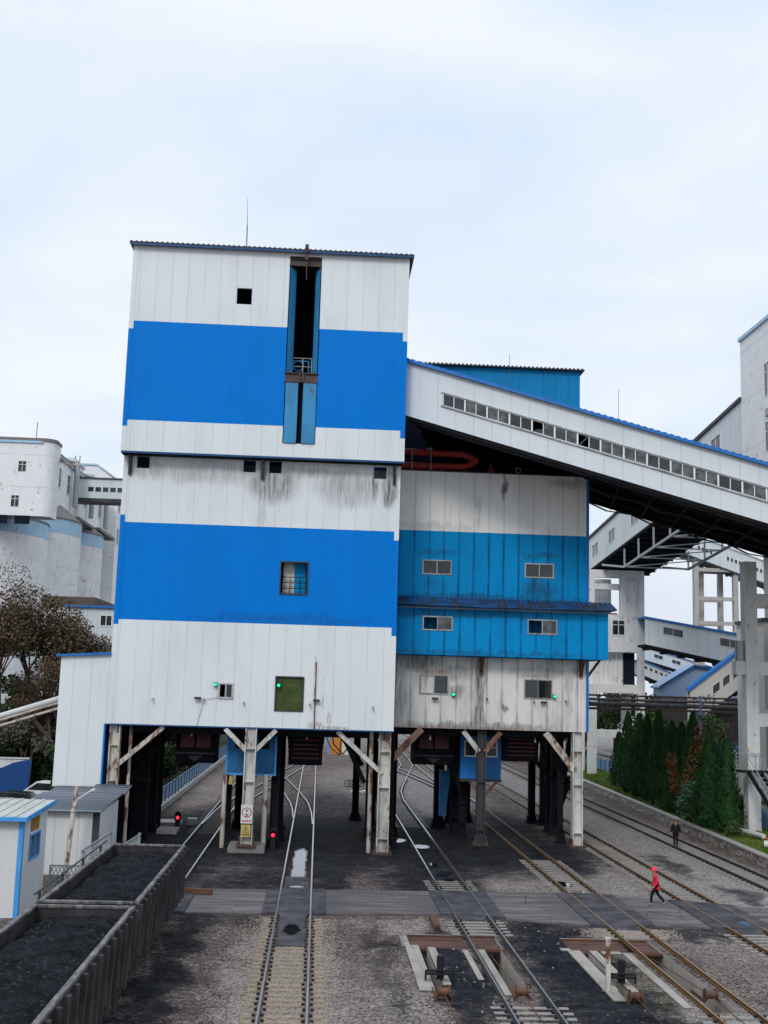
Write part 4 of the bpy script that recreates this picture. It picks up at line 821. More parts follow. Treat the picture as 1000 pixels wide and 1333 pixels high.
for a, b in (((16.95, 81.4, 4.4), (16.95, 76.8, 3.6)), ((16.95, 81.2, 1.2), (16.95, 77.2, 4.2)), ((16.95, 82, 1), (16.95, 87, 5)), ((16.9, 81.4, 4.3), (16.9, 87.4, 6.6)), ((13.6, 81, 7), (16.6, 81, 3.8)), ((16.95, 79, 4), (16.95, 76.6, 7))):
    mb = MB(); mb.ibeam(a, b, .3, .34, .04); mb.build('brace', 'dark', rb)

# loading chutes hanging under both decks
def chute(lab, x0, x1, y0, z0, z1, m, y1=None, teeth=False, vee=False):
    t = thing('loading_chute', lab, 'loading chute', ((x0 + x1) / 2, y0, z0), 'loading chutes hanging over the tracks')
    y1 = y1 or y0 + 3; mb = MB(); mb.box(x0, x1, y0, y1, z0, z1); mb.build('housing', 'dark', t)
    mb = MB(); w_ = (x1 - x0)
    if vee:
        for a, b in ((x0 + .12 * w_, x0 + .48 * w_), (x0 + .52 * w_, x0 + .9 * w_)): mb.hexa([(a, y0 - .3, z1 - .55 * (z1 - z0)), (b, y0 - .3, z1 - .55 * (z1 - z0)), (b, y0 - .01, z1 - .55 * (z1 - z0)), (a, y0 - .01, z1 - .55 * (z1 - z0)), (a + .06, y0 - .12, z1 - .1), (b - .06, y0 - .12, z1 - .1), (b - .06, y0 - .01, z1 - .1), (a + .06, y0 - .01, z1 - .1)])
        mb.build('flap', m, t)
        mb = MB(); c = (x0 + x1) / 2; mb.prism([(c - .5, z0 + .45), (c, z0 + .1), (c + .5, z0 + .45)], lambda p: (p[0], y0 - .2, p[1]), lambda p: (p[0], y0 - .004, p[1])); mb.bar((x0, y0 - .1, z0 + .6), (x1, y0 - .1, z0 + .6), .12, .12); mb.build('spout', 'dark2', t)
    else:
        for i in range(6): z = z0 + (z1 - z0) * (.18 + i * .13); mb.box(x0 + .25, x1 - .25, y0 - .06, y0 - .01, z, z + .1)
        mb.build('slats', m, t)
        mb = MB()
        for i in range(6): mb.box(x0 - .14 + .03 * i, x0 - .004, y0 + .1, y1, z1 - .3 - i * .27, z1 - .1 - i * .27); mb.box(x1 + .004, x1 + .14 - .03 * i, y0 + .1, y1, z1 - .3 - i * .27, z1 - .1 - i * .27)
        mb.build('ribs', 'dark', t)
chute('black chute with two dull red flaps over the leftmost track', -8.8, -6.35, 73.6, 4.85, 7.0, 'chute_red', vee=True)
chute('large black slatted chute hanging over the centre track', -1.75, .4, 74, 4.85, 7.0, 'chute_red')
chute('black chute with dim reddish flaps over the track left of the blue cabin', 6.6, 9.2, 78.2, 4.8, 7.2, 'chute_red', vee=True)
chute('black chute with a dark red band right of the blue cabin', 12.7, 15.1, 78.4, 5.15, 7.2, 'chute_red')
mb = MB(); mb.hexa([(9.2, 79, 4.7), (9.9, 79, 2.9), (9.9, 82, 2.9), (9.2, 82, 4.7), (9.2, 79, 7.1), (10.3, 79, 7.1), (10.3, 82, 7.1), (9.2, 82, 7.1)]); tag(mb.build('inclined_chute', 'dark'), 'black slanting chute right beside the blue cabin with two windows', 'chute')
mb = MB(); mb.box(8.95, 9.15, 83.2, 84.0, .9, 4.1); mb.hexa([(9.15, 83.2, .9), (9.35, 83.2, .9), (9.35, 84, .9), (9.15, 84, .9), (9.15, 83.2, 4.1), (9.75, 83.2, 4.1), (9.75, 84, 4.1), (9.15, 84, 4.1)]); tag(mb.build('painted_board', 'sky_trim'), 'tall pale blue board standing at the dark pier below the slanting chute', 'board')
# blue operator cabins
def cabin(lab, x0, x1, y0, y1, z0, z1, m, wins, wm):
    t = thing('operator_cabin', lab, 'operator cabin', ((x0 + x1) / 2, (y0 + y1) / 2, z0)); Fm = frame_map((0, y0, 0), (1, 0, 0), (0, -1, 0))
    mb = MB(); wall(mb, Fm, x0, x1, z0, z1, .08, wins); mb.box(x0, x0 + .08, y0 + .082, y1, z0, z1); mb.box(x1 - .08, x1, y0 + .082, y1, z0, z1); mb.box(x0 + .08, x1 - .08, y1 - .08, y1, z0, z1); mb.build('wall', m, t)
    mb = MB(); mb.box(x0 - .04, x1 + .04, y0 - .05, y1, z0 - .12, z0 - .002); mb.box(x0 - .03, x0 + .08, y0 - .03, y0 - .002, z0, z1); mb.box(x1 - .08, x1 + .03, y0 - .03, y0 - .002, z0, z1); mb.build('edge_trim', 'sky_trim' if wm is None else m, t)
    mb = MB(); mb.box(x0 + .08, x1 - .08, y0 + .1, y1 - .1, z1 - .1, z1); mb.build('roof', 'dark', t)
    for (a, b, c, d) in wins: window(t, Fm, a + .05, b - .05, c + .05, d - .05, 1, .08 if wm else .04, wm or 'cabin_blue', 'glass' if wm else 'void', depth=.05, transom=(c + d) / 2 + .1 if wm and a > 11 else None)
    return t
c1 = cabin('sooty blue cabin without panes behind the white middle column', -5.5, -2.45, 72, 75, 4.42, 7.1, 'cabin_blue', [(-5.0, -4.25, 5.85, 6.9), (-3.6, -2.85, 5.85, 6.9)], None)
c2 = cabin('bright blue cabin with two white-framed windows behind the sooty column', 9.75, 12.45, 78, 80, 4.1, 7.2, 'cabin_blue2', [(10.0, 10.75, 5.45, 6.45), (11.45, 12.2, 5.45, 6.45)], 'white_frame')
mb = MB(); mb.box(9.7, 12.5, 77.7, 80.2, 3.8, 3.97); mb.build('platform', 'dark2', c2)
mb = MB(); mb.bar((10.3, 78, 3.8), (11.1, 78, 3.0), .12); mb.bar((12.2, 78, 3.8), (11.2, 78, 2.6), .14); mb.build('brace', 'brace_brown', c2)
column(c2, 10.1, 79.4, 0, 3.8, .5, 'dark', True, 0, False); column(c2, 11.3, 79.6, 0, 3.8, .25, 'dark', True, 0, False); column(c2, 9.9, 82, 0, 4.7, .7, 'dark', True, 0, False)
mb = MB(); mb.tube((-5.15, 71.9, 3.75), (-5.15, 71.9, 4.25), .16, 10, .1); tag(mb.build('yellow_siren', 'yellow'), 'small yellow horn under the left corner of the sooty blue cabin', 'horn')
for i, (x, y) in enumerate(((-7.7, 72), (-.6, 72), (7.45, 76), (14.42, 76))):
    mb = MB(); mb.tube((x, y, 6.66), (x, y, 7.0), .03, 8); mb.tube((x, y, 6.56), (x, y, 6.66), .06, 8)
    tag(mb.build('hanging_sensor', 'white_paint'), ['white rod lamp hanging above the leftmost track', 'white rod lamp hanging in front of the slatted centre chute', 'white rod lamp hanging under the sooty building, left of the blue cabin', 'white rod lamp hanging right of the blue two-window cabin'][i], 'hanging lamp', 'white rod lamps under the decks')
mb = MB(); mb.path([(.95, 74, 7.0), (1.1, 74, 6.2), (1.7, 74, 5.6), (2.1, 74, 6.1), (2.0, 74, 7.0)], .04, 6); mb.path([(.5, 74.3, 6.9), (.9, 74.3, 6.0), (1.5, 74.3, 5.5), (1.6, 74.3, 7)], .03, 6); tag(mb.build('hose', 'black'), 'black hose looping down beside the centre chute', 'hose')
mb = MB(); mb.path([(2.6, 70.9, 0), (3.6, 69.6, 1.7), (4.5, 69.4, 1.3)], .012, 4); tag(mb.build('stay_wire', 'dark2'), 'thin wire slanting to the ground at the foot of the white column', 'wire')

# red pipes on the roof under the gallery
t = thing('dust_pipe', 'faded red pipe loop lying on the roof under the inclined gallery', 'pipe', (8, 77, 24.3))
mb = MB(); mb.path([(5.0, 75.6, 25.72), (9.3, 75.6, 25.67), (10.2, 75.6, 25.3), (9.4, 75.6, 24.8), (5.0, 75.6, 24.75)], .23, 12); mb.build('pipe', 'pipe_red', t, smooth=False)
mb = MB(); mb.tube((7.0, 75.25, 24.3), (7.0, 75.25, 26.0), .04); mb.bar((6.7, 75.25, 25.9), (7.1, 75.25, 25.9), .06); mb.tube((5.7, 75.2, 24.3), (5.7, 75.2, 25.9), .05); mb.build('stand', 'steel_grey', t)
mb = MB(); mb.tube((11.35, 77, 24.3), (11.35, 77, 25.35), .45, 10, .05); tag(mb.build('red_hopper', 'pipe_red'), 'small red cone on the roof right of the red pipes', 'hopper')
mb = MB(); mb.box(12.85, 13.2, 75.6, 75.65, 24.55, 24.6); mb.box(12.85, 13.2, 75.6, 75.65, 24.85, 24.9); mb.box(12.85, 12.9, 75.6, 75.65, 24.6, 24.85); mb.box(13.15, 13.2, 75.6, 75.65, 24.6, 24.85); mb.tube((13.02, 75.62, 24.2), (13.02, 75.62, 24.55), .03); tag(mb.build('roof_bracket', 'steel_grey'), 'small square metal bracket on the roof edge', 'bracket')

# ------------------------------------------------------------------ big inclined gallery
gu = Vector((21.64, -4.3, 0)); L = 31.0; sl = -6.75 / gu.length
ga = thing('inclined_gallery', 'long white conveyor gallery with a blue roof edge, sloping down to the right in front', 'conveyor gallery', (20, 74, 20))
gn = Vector((gu.y, -gu.x, 0)).normalized(); gn = gn if gn.y < 0 else -gn
G0 = frame_map((4.8, 70.32, 26.99), gu, gn, sl)
mb = MB(); wall(mb, G0, 0, L, 0, 3.5, .12, [(2.4, 30.4, 1.32, 2.12)]); mb.build('front_cladding', 'gal_white', ga)
W_ = 16.2
G1 = frame_map(Vector((4.8, 70.32, 26.99)) - gn * W_, gu, -gn, sl)
mb = MB(); wall(mb, G1, 0, L, .9, 3.5, .12); mb.build('rear_cladding', 'gal_white', ga)
mb = MB(); fbox(mb, G0, 0, L, 3.5, 3.62, -W_ - .2, .22); mb.build('roof', 'dark2', ga)
mb = MB(); fbox(mb, G0, 0, L, 3.46, 3.66, .225, .27); u = 0
while u < L: fbox(mb, G0, u, u + .2, 3.66, 3.70, .1, .28); u += .4
mb.build('roof_edge', 'blue_trim', ga)
mb = MB(); fbox(mb, G0, 2.3, 30.5, 1.24, 1.32, 0, .09); fbox(mb, G0, 2.3, 30.5, 2.12, 2.19, 0, .09); mb.build('window_surround', 'grey_frame', ga)
u = 2.42; i = 0
while u < 30.3:
    mb = MB(); w2 = 1.4; fbox(mb, G0, u, u + .05, 1.33, 2.11, -.06, .05); fbox(mb, G0, u + w2 - .05, u + w2, 1.33, 2.11, -.06, .05); fbox(mb, G0, u + w2 / 2 - .025, u + w2 / 2 + .025, 1.33, 2.11, -.05, .03); fbox(mb, G0, u + .09, u + w2 - .09, 1.33, 1.37, -.05, .03); fbox(mb, G0, u + .09, u + w2 - .09, 2.07, 2.11, -.05, .03)
    o = mb.build('window', 'white_frame', ga)
    for j in (0, 1):
        a = u + .05 + j * (w2 / 2 - .025); b = a + w2 / 2 - .075
        if (i, j) == (4, 0): # cracked pane
            g_ = MB(); g_.face([G0(a, 1.37, -.03), G0(b, 1.37, -.03), G0(b, 1.7, -.03), G0(a + .25, 1.6, -.03)]); g_.build('pane', 'glass', o); continue
        if (i, j) == (6, 0): g_ = MB(); g_.face([G0(a, 1.38, -.03), G0(a + .1, 1.38, -.03), G0(b, 2.05, -.03), G0(b - .1, 2.05, -.03)]); g_.build('pane', 'glass_dusty', o); continue
        g_ = MB(); g_.face([G0(a, 1.37, -.03), G0(b, 1.37, -.03), G0(b, 2.07, -.03), G0(a, 2.07, -.03)]); g_.build('pane', 'glass_dusty' if (i * 7 + j * 3) % 3 else 'glass', o)
    u += w2; i += 1
mb = MB(); fbox(mb, G0, 0, L, 1.15, 1.27, -W_ + .13, -.13); mb.build('floor', 'dark', ga)
mb = MB()
for d in (-.35, -3.6, -6.8, -10, -13.2, -15.8): mb.ibeam(G0(0, .95, d), G0(L, .95, d), .3, .4, .03, up=(0, 0, 1))
u = .5
while u < L: mb.ibeam(G0(u, .82, -.3), G0(u, .82, -W_ + .3), .15, .25, .02, up=(0, 0, 1)); u += 2.2
mb.build('floor_beams', 'dark', ga)
for d in (-1.5, -8.5, -14.5):
  mb = MB(); u = 1.5
  while u + 3 < L:
    mb.bar(G0(u, .55, d), G0(u + 1.7, .55, d - 1.6), .09, .09); mb.bar(G0(u + 1.7, .55, d - 1.6), G0(u + 3.4, .55, d), .09, .09)
    u += 3.4
  mb.build('soffit_bracing', 'dark2', ga)
mb = MB(); mb.path([G0(0, .25, -2.6), G0(L, .25, -2.6)], .2, 10); mb.path([G0(0, -.05, -.35), G0(L, -.02, -.35)], .13, 10); mb.build('service_pipe', 'dark2', ga)
# blue storey above the sooty building
t = thing('rooftop_storey', 'blue rooftop storey with a flat dark roof showing above the inclined gallery', 'rooftop building', (12.5, 90, 24))
mb = MB(); wall(mb, frame_map((0, 87.5, 0), (1, 0, 0), (0, -1, 0)), 4.9, 19.95, 30.6, 35.25, .12); mb.box(19.83, 19.95, 87.62, 95, 24.4, 35.25); mb.box(4.9, 19.83, 94.9, 95, 24.4, 35.25); mb.build('cladding', 'top_blue', t)
mb = MB(); mb.box(4.75, 19.0, 86.9, 87.05, 24.3, 31.6); mb.box(4.75, 4.85, 70.4, 86.9, 24.34, 30); mb.build('shade_wall', 'void', t)  # added near-black sheets standing in for the shade under the gallery
mb = MB(); mb.box(4.8, 20.25, 87.1, 95.3, 35.26, 35.34); x = 4.8
while x < 20.2: mb.box(x, x + .14, 87.05, 95.3, 35.34, 35.41); x += .33
mb.build('roof', 'dark2', t)
for x, h in ((14.1, 36.2), (21.1, 31.0)):
    mb = MB(); mb.tube((x, 86.5 if x < 20 else 80, 30 if x < 20 else 26.4), (x, 86.5 if x < 20 else 80, 36.2 if x < 20 else 31.9), .016, 6); mb.build('lightning_rod', 'dark2', t if x < 20 else ga)

# concrete trestle carrying the gallery, with its steel stair
tr = thing('concrete_trestle', 'tall pale concrete trestle carrying the inclined gallery at the right edge', 'trestle', (31, 81, 0))
for x in (30.75, 37.5):
    mb = MB(); mb.box(x - .45, x + .45, 80.2, 81.1, 0, 19.6 - (x - 30.75) * .3); mb.box(x - .55, x + .55, 80.1, 81.2, 0, .4); mb.build('column', 'concrete_l', tr)
for z, h, x0 in ((16.3, 1.0, 31.21), (11.5, .95, 29.6), (7.9, .9, 31.21)):
    mb = MB(); mb.box(x0, 30.29, 80.25, 81.05, z, z + h) if x0 < 30 else None; mb.box(31.21, 37.04, 80.25, 81.05, z, z + h); mb.build('cross_beam', 'concrete_l', tr)
mb = MB(); mb.tube((30.0, 80.6, 12.46), (30.0, 80.6, 13.9), .33, 14); mb.build('drum', 'steel_grey', tr, smooth=False)
sta = thing('steel_stair', 'black steel stair with grey handrails climbing beside the trestle', 'stair', (31, 77, 0))
A0, A1 = Vector((29.85, 79.0, 4.85)), Vector((31.6, 75.2, .05)); side = Vector((.85, .39, 0)).normalized()
mb = MB()
for q in (0, 1.1): mb.bar(A0 + side * q, A1 + side * q, .08, .28)
mb.build('stringer', 'black', sta)
mb = MB()
for i in range(17): p = A0.lerp(A1, (i + .5) / 17); mb.bar(p, p + side * 1.1, .26, .05)
mb.build('treads', 'steel_grey', sta)
mb = MB()
for q in (0, 1.1):
    for h in (.5, 1.0): mb.tube(A0 + side * q + Vector((0, 0, h)), A1 + side * q + Vector((0, 0, h)), .03, 6)
    for i in range(5): p = A0.lerp(A1, i / 4) + side * q; mb.tube(p, p + Vector((0, 0, 1.0)), .03, 6)
mb.build('handrail', 'steel_grey', sta)
mb = MB(); mb.box(29.4, 31.4, 79.0, 80.1, 4.75, 4.9); mb.build('landing', 'black', sta)
mb = MB()
for x in (29.4, 30.1, 30.8, 31.4): mb.tube((x, 80.0, 4.9), (x, 80.0, 6.0), .03, 6)
mb.tube((29.4, 80.0, 6.0), (31.4, 80.0, 6.0), .03, 6); mb.build('landing_rail', 'steel_grey', sta)

# ------------------------------------------------------------------ coal wagons on the leftmost track
def wagon():
    t = thing('coal_wagon', 'nearest open coal wagon, heaped with black coal, cut off by the bottom left corner', 'coal wagon', (-6.9, 30.35, 0), 'open coal wagons on the leftmost track')
    x0, x1, y0, y1 = -8.4, -5.4, 24.0, 36.7; zb, zt = 1.05, 3.1
    mb = MB(); mb.box(x0 + .06, x1 - .06, y0, y0 + .06, zb, zt - .1); mb.box(x0 + .06, x1 - .06, y1 - .06, y1, zb, zt - .1); mb.box(x0, x0 + .06, y0, y1, zb, zt - .1); mb.box(x1 - .06, x1, y0, y1, zb, zt - .1); mb.box(x0 + .06, x1 - .06, y0 + .06, y1 - .06, zb, zb + .1); mb.build('body', 'wagon', t)
    mb = MB()
    mb.box(x0 - .05, x0 + .1, y0 - .05, y1 + .05, zt - .1, zt); mb.box(x1 - .1, x1 + .05, y0 - .05, y1 + .05, zt - .1, zt); mb.box(x0 + .1, x1 - .1, y0 - .05, y0 + .09, zt - .1, zt - .004); mb.box(x0 + .1, x1 - .1, y1 - .09, y1 + .05, zt - .1, zt - .004); mb.build('top_rim', 'wagon_rim', t, bevel=.02)
    n = 13
    for sx_ in (-1, 1):
        xs_ = x1 if sx_ > 0 else x0
        for i in range(n + 1):
            y = y0 + .12 + i * (y1 - y0 - .24) / n; mb = MB(); wd = .11 if i % 3 else .17
            mb.hexa([(xs_, y - wd, zb - .1), (xs_ + sx_ * .07, y - wd * .6, zb - .1), (xs_ + sx_ * .07, y + wd * .6, zb - .1), (xs_, y + wd, zb - .1), (xs_, y - wd, zt - .1), (xs_ + sx_ * .17, y - wd * .6, zt - .12), (xs_ + sx_ * .17, y + wd * .6, zt - .12), (xs_, y + wd, zt - .1)] if sx_ > 0 else [(xs_ - .17, y - wd * .6, zb - .1), (xs_, y - wd, zb - .1), (xs_, y + wd, zb - .1), (xs_ - .17, y + wd * .6, zb - .1), (xs_ - .17, y - wd * .6, zt - .12), (xs_, y - wd, zt - .1), (xs_, y + wd, zt - .1), (xs_ - .17, y + wd * .6, zt - .12)])
            mb.build('side_rib', 'wagon', t)
        for i in range(n):
            if i % 2: continue
            y = y0 + .6 + i * (y1 - y0 - .24) / n; mb = MB(); a = xs_ + (.001 if sx_ > 0 else -.05); mb.box(a, a + .05, y - .3, y + .3, zb + .1, zb + .95); mb.box(a + .05 * (sx_ > 0) - .04 * (sx_ < 0), a + .05 * (sx_ > 0) - .04 * (sx_ < 0) + .04, y - .05, y + .05, zb + .2, zb + .3)
            if sx_ > 0: mb.build('side_door', 'wagon', t)
    rr = random.Random(9)
    mb = MB()
    for z, a, b in ((2.55, 35.55, 35.8), (2.3, 35.5, 35.85), (2.0, 35.55, 35.75), (2.75, 36.15, 36.3), (2.5, 36.1, 36.35), (2.2, 36.15, 36.3)):
        mb.box(x1 + .001, x1 + .012, a, b, z, z + .12)
    mb.build('chalk_marks', 'concrete_l', t)
    # coal surface, a displaced grid
    NX, NY = 44, 170; mb = MB(); V = []
    for j in range(NY + 1):
        for i in range(NX + 1):
            fx, fy = i / NX, j / NY; x = x0 + .07 + (x1 - x0 - .14) * fx; y = y0 + .07 + (y1 - y0 - .14) * fy
            e = min(fx, 1 - fx) * 2; ey = min(fy, 1 - fy) * 9; h = 2.62 + .22 * min(1, e * 2.2) ** .7 * min(1, .5 + ey) + .10 * noise.noise(Vector((x * .8, y * .5, 3))) + .08 * noise.noise(Vector((x * 3, y * 3, 1))) + .04 * noise.noise(Vector((x * 8, y * 8, 1))) + .04 * abs(noise.noise(Vector((x * 2.2, y * 1.4, 8)))) + .03 * math.sin(y * .9 + x)
            V.append((x, y, h))
    F_ = [(j * (NX + 1) + i, j * (NX + 1) + i + 1, (j + 1) * (NX + 1) + i + 1, (j + 1) * (NX + 1) + i) for j in range(NY) for i in range(NX)]
    mb.add(V, F_); mb.build('coal_load', 'coal', t, smooth=True)
    mb = MB(); mb.box(x0 + .25, x1 - .25, y0 + .1, y1 - .1, .8, 1.04); mb.box(-7.25, -6.55, y0 - .25, y1 + .25, .75, .95); mb.build('underframe', 'dark2', t)
    for yc in (y0 + 2.2, y1 - 2.2):
        bg = MB(); bg.box(x0 + .45, x0 + .6, yc - 1.2, yc + 1.2, .45, .75); bg.box(x1 - .6, x1 - .45, yc - 1.2, yc + 1.2, .45, .75); bg.box(x0 + .5, x1 - .5, yc - .2, yc + .2, .5, .78); b_ = bg.build('bogie', 'dark2', t)
        for dy in (-.88, .88):
            mb = MB(); mb.tube((TR[0] - .82 + .1, yc + dy, .57), (TR[0] + .82 - .1, yc + dy, .57), .07, 8)
            for sx_ in (-1, 1): mb.tube((TR[0] + sx_ * .67, yc + dy, .57), (TR[0] + sx_ * .80, yc + dy, .57), .42, 20)
            mb.build('wheelset', 'dark2', b_)
    for y, s_ in ((y0 - .3, -1), (y1 + .3, 1)): mb = MB(); mb.box(-7.05, -6.75, y - .25, y + .25, .75, 1.0); mb.build('coupler', 'dark2', t)
    return t
wg = wagon()
w2 = copy_tree(wg); w2.location = (-6.9, 43.75, 0); w2['label'] = 'farther open coal wagon, its back end reaching the level crossing'
# dust screen rail along the far wagon's left side
mb = MB(); mb.path([(-8.62, 37.6, 3.22), (-8.62, 49.9, 3.22)], .035, 6)
for y in (38.2, 41.5, 45, 48.5): mb.box(-8.66, -8.58, y, y + .1, 0, 3.22)
tag(mb.build('pipe_rail', 'dark2'), 'dark pipe rail running along the left side of the farther coal wagon', 'rail')

# ------------------------------------------------------------------ left foreground: hut, shed, lamp pole, cage
t = thing('blue_trimmed_hut', 'small white panel hut with pale blue trim and one window at the left edge', 'hut', (-15, 52.3, 0))
hw = [(51.5, 53.3, 2.1, 3.15)]
SD = frame_map((-12.2, 0, 0), (0, 1, 0), (1, 0, 0))
mb = MB(); wall(mb, SD, 50.1, 54.6, 0, 4.05, .1, hw); wall(mb, frame_map((0, 50.08, 0), (1, 0, 0), (0, -1, 0)), -19.5, -12.3, 0, 4.05, .1); mb.box(-19.5, -12.3, 54.5, 54.6, 0, 4.05); mb.build('wall', 'shed_white', t)
window(t, SD, 51.55, 53.25, 2.15, 3.1, 2, .07, 'sky_trim', 'glass_dusty', opened=(), depth=.05)
mb = MB(); mb.box(-12.32, -12.13, 50.02, 50.27, 0, 4.05); mb.build('corner_trim', 'sky_trim', t)
mb = MB(); mb.hexa([(-20, 49.7, 4.05), (-11.95, 49.7, 4.05), (-11.95, 54.9, 4.25), (-20, 54.9, 4.25), (-20, 49.7, 4.12), (-11.95, 49.7, 4.12), (-11.95, 54.9, 4.32), (-20, 54.9, 4.32)])
x = -20
while x < -12: mb.hexa([(x, 49.68, 4.12), (x + .12, 49.68, 4.12), (x + .12, 54.9, 4.32), (x, 54.9, 4.32), (x, 49.68, 4.16), (x + .12, 49.68, 4.16), (x + .12, 54.9, 4.36), (x, 54.9, 4.36)]); x += .5
mb.build('roof', 'roof_pale', t)
mb = MB(); mb.box(-20, -11.93, 49.62, 49.68, 3.95, 4.12); mb.hexa([(-11.94, 49.62, 3.95), (-11.9, 49.62, 3.95), (-11.9, 54.95, 4.15), (-11.94, 54.95, 4.15), (-11.94, 49.62, 4.14), (-11.9, 49.62, 4.14), (-11.9, 54.95, 4.34), (-11.94, 54.95, 4.34)]); mb.build('fascia', 'sky_trim', t)
mb = MB(); mb.box(-12.19, -12.17, 51.6, 53.0, 3.3, 3.85); mb.build('rust_patch', 'rust_ochre', t)
t = thing('grey_roofed_shed', 'low white shed with a dark grey corrugated roof tucked under the tower wing', 'shed', (-14, 64, 0))
mb = MB(); mb.box(-15.2, -11.1, 60.9, 61, 0, 3.15); mb.box(-15.2, -15.1, 61, 66.6, 0, 3.15); mb.box(-11.1, -11.0, 60.9, 66.6, 0, 3.2); mb.build('wall', 'shed_white', t)
mb = MB(); mb.box(-11.3, -10.98, 60.86, 61.1, 0, 3.15); mb.build('corner_pipe', 'dark2', t)
mb = MB()
def roofstrip(mb, x0, x1, y0, z0, y1, z1, n, t_=.05):
    for i in range(n):
        ya, yb = y0 + (y1 - y0) * i / n, y0 + (y1 - y0) * (i + .93) / n; za, zb_ = z0 + (z1 - z0) * i / n, z0 + (z1 - z0) * (i + .93) / n
        mb.hexa([(x0, ya, za), (x1, ya, za), (x1, yb, zb_ + .03), (x0, yb, zb_ + .03), (x0, ya, za + t_), (x1, ya, za + t_), (x1, yb, zb_ + t_ + .05), (x0, yb, zb_ + t_ + .05)])
roofstrip(mb, -15.3, -10.85, 60.5, 3.15, 66.8, 3.42, 11); roofstrip(mb, -15.2, -12.9, 66.9, 3.3, 69.9, 3.5, 5); roofstrip(mb, -12.8, -10.7, 66.9, 3.45, 69.3, 3.7, 4); mb.build('roof', 'roof_grey', t)
t = thing('lamp_pole', 'rusty white lamp pole with a short curved arm in front of the grey-roofed shed', 'lamp pole', (-12.25, 59.5, 0))
mb = MB(); mb.tube((-12.25, 59.5, 0), (-11.95, 59.5, 4.55), .13, 10, .11); mb.tube((-12.02, 59.5, 3.55), (-12.02, 59.5, 3.62), .17, 10); mb.tube((-12.02, 59.5, 3.3), (-12.02, 59.5, 3.37), .17, 10); mb.build('pole', 'rusty_white', t, smooth=False)
mb = MB(); mb.path([(-11.97, 59.4, 3.6), (-11.85, 59.4, 3.9), (-11.2, 59.4, 4.35)], .035, 6); mb.tube((-11.2, 59.4, 4.35), (-11.0, 59.4, 4.42), .06, 6); mb.build('arm', 'white_paint', t)
t = thing('mesh_cage', 'grey wire mesh platform between the shed and the farther coal wagon', 'mesh platform', (-10, 58.5, 0))
def meshpanel(mb, p, q, z0, z1, n, r=.012):
    p, q = Vector(p), Vector(q)
    for i in range(n):
        a, b = p.lerp(q, i / n), p.lerp(q, (i + 1) / n)
        for j in range(3):
            za, zb_ = z0 + (z1 - z0) * j / 3, z0 + (z1 - z0) * (j + 1) / 3
            mb.bar((a.x, a.y, za), (b.x, b.y, zb_), r * 2); mb.bar((a.x, a.y, zb_), (b.x, b.y, za), r * 2)
mb = MB(); meshpanel(mb, (-10.6, 54.8, 0), (-10.4, 61.5, 0), 1.3, 2.1, 22); mb.build('wire_mesh', 'steel_grey', t); mb = MB(); meshpanel(mb, (-9.2, 54.8, 0), (-8.9, 61.5, 0), 1.3, 2.0, 22); mb.build('wire_mesh', 'steel_grey', t)
mb = MB()
for z in (1.3, 2.1): mb.bar((-10.6, 54.8, z), (-10.4, 61.5, z), .05); mb.bar((-9.2, 54.8, z - .05), (-8.9, 61.5, z - .05), .05); mb.bar((-10.6, 54.8, z), (-9.2, 54.8, z), .05)
mb.box(-10.55, -9.0, 54.9, 61.4, 1.2, 1.28)
for x, y in ((-10.5, 54.9), (-9.1, 54.9), (-10.4, 61.3), (-8.95, 61.3)): mb.box(x - .05, x + .05, y - .05, y + .05, 0, 2.1)
mb.build('frame', 'steel_grey', t)
t = thing('chain_link_fence', 'short chain link fence between the hut and the coal wagon', 'fence', (-11, 55.5, 0)); mb = MB(); meshpanel(mb, (-12.1, 55.5, 0), (-8.9, 55.5, 0), 0.2, 1.3, 18, .016); mb.build('mesh', 'steel_grey', t)
mb = MB(); mb.bar((-12.1, 55.5, 1.3), (-8.9, 55.5, 1.3), .06); mb.bar((-12.1, 55.5, .2), (-8.9, 55.5, .2), .06)
for x in (-12.1, -10.5, -8.95): mb.box(x - .04, x + .04, 55.46, 55.54, 0, 1.32)
mb.build('frame', 'steel_grey', t)

# dwarf signals, junction boxes, clutter on the ground
def dwarf(lab, x, y):
    t = thing('dwarf_signal', lab, 'signal', (x, y, 0), 'dwarf signals showing red')
    mb = MB(); mb.box(x - .16, x + .16, y - .12, y + .12, 0, .62); mb.box(x - .2, x + .2, y - .16, y + .16, .62, 1.0); mb.tube((x, y - .16, 1.05), (x, y + .14, 1.05), .2, 12); mb.build('housing', 'black', t)
    mb = MB(); mb.tube((x, y - .18, .84), (x, y - .162, .84), .11, 14); mb.build('lit_lens', 'red_lamp', t)
    mb = MB(); mb.tube((x, y - .3, .98), (x, y - .17, .98), .13, 12, caps=False); mb.build('hood', 'black', t)
dwarf('dwarf signal glowing red beside the leftmost track', -9.1, 79.4); dwarf('dwarf signal glowing red at the foot of the dark piers, left of the centre track', -2.42, 71.6)
mb = MB(); mb.box(-8.75, -8.1, 81.8, 82.4, 0, .5); tag(mb.build('junction_box', 'steel_grey', None, bevel=.06), 'grey rounded junction box right of the left dwarf signal', 'junction box')
mb = MB(); mb.box(-10.9, -9.2, 81.4, 83.3, 0.0, .25); mb.box(-10.2, -8.9, 77.2, 79.0, 0, .28); tag(mb.build('concrete_slabs', 'concrete'), 'low concrete slabs behind the left dwarf signal', 'slab')
t = thing('site_container', 'orange site cabin with a white door panel far behind the bays', 'cabin', (2.8, 167.5, 0))
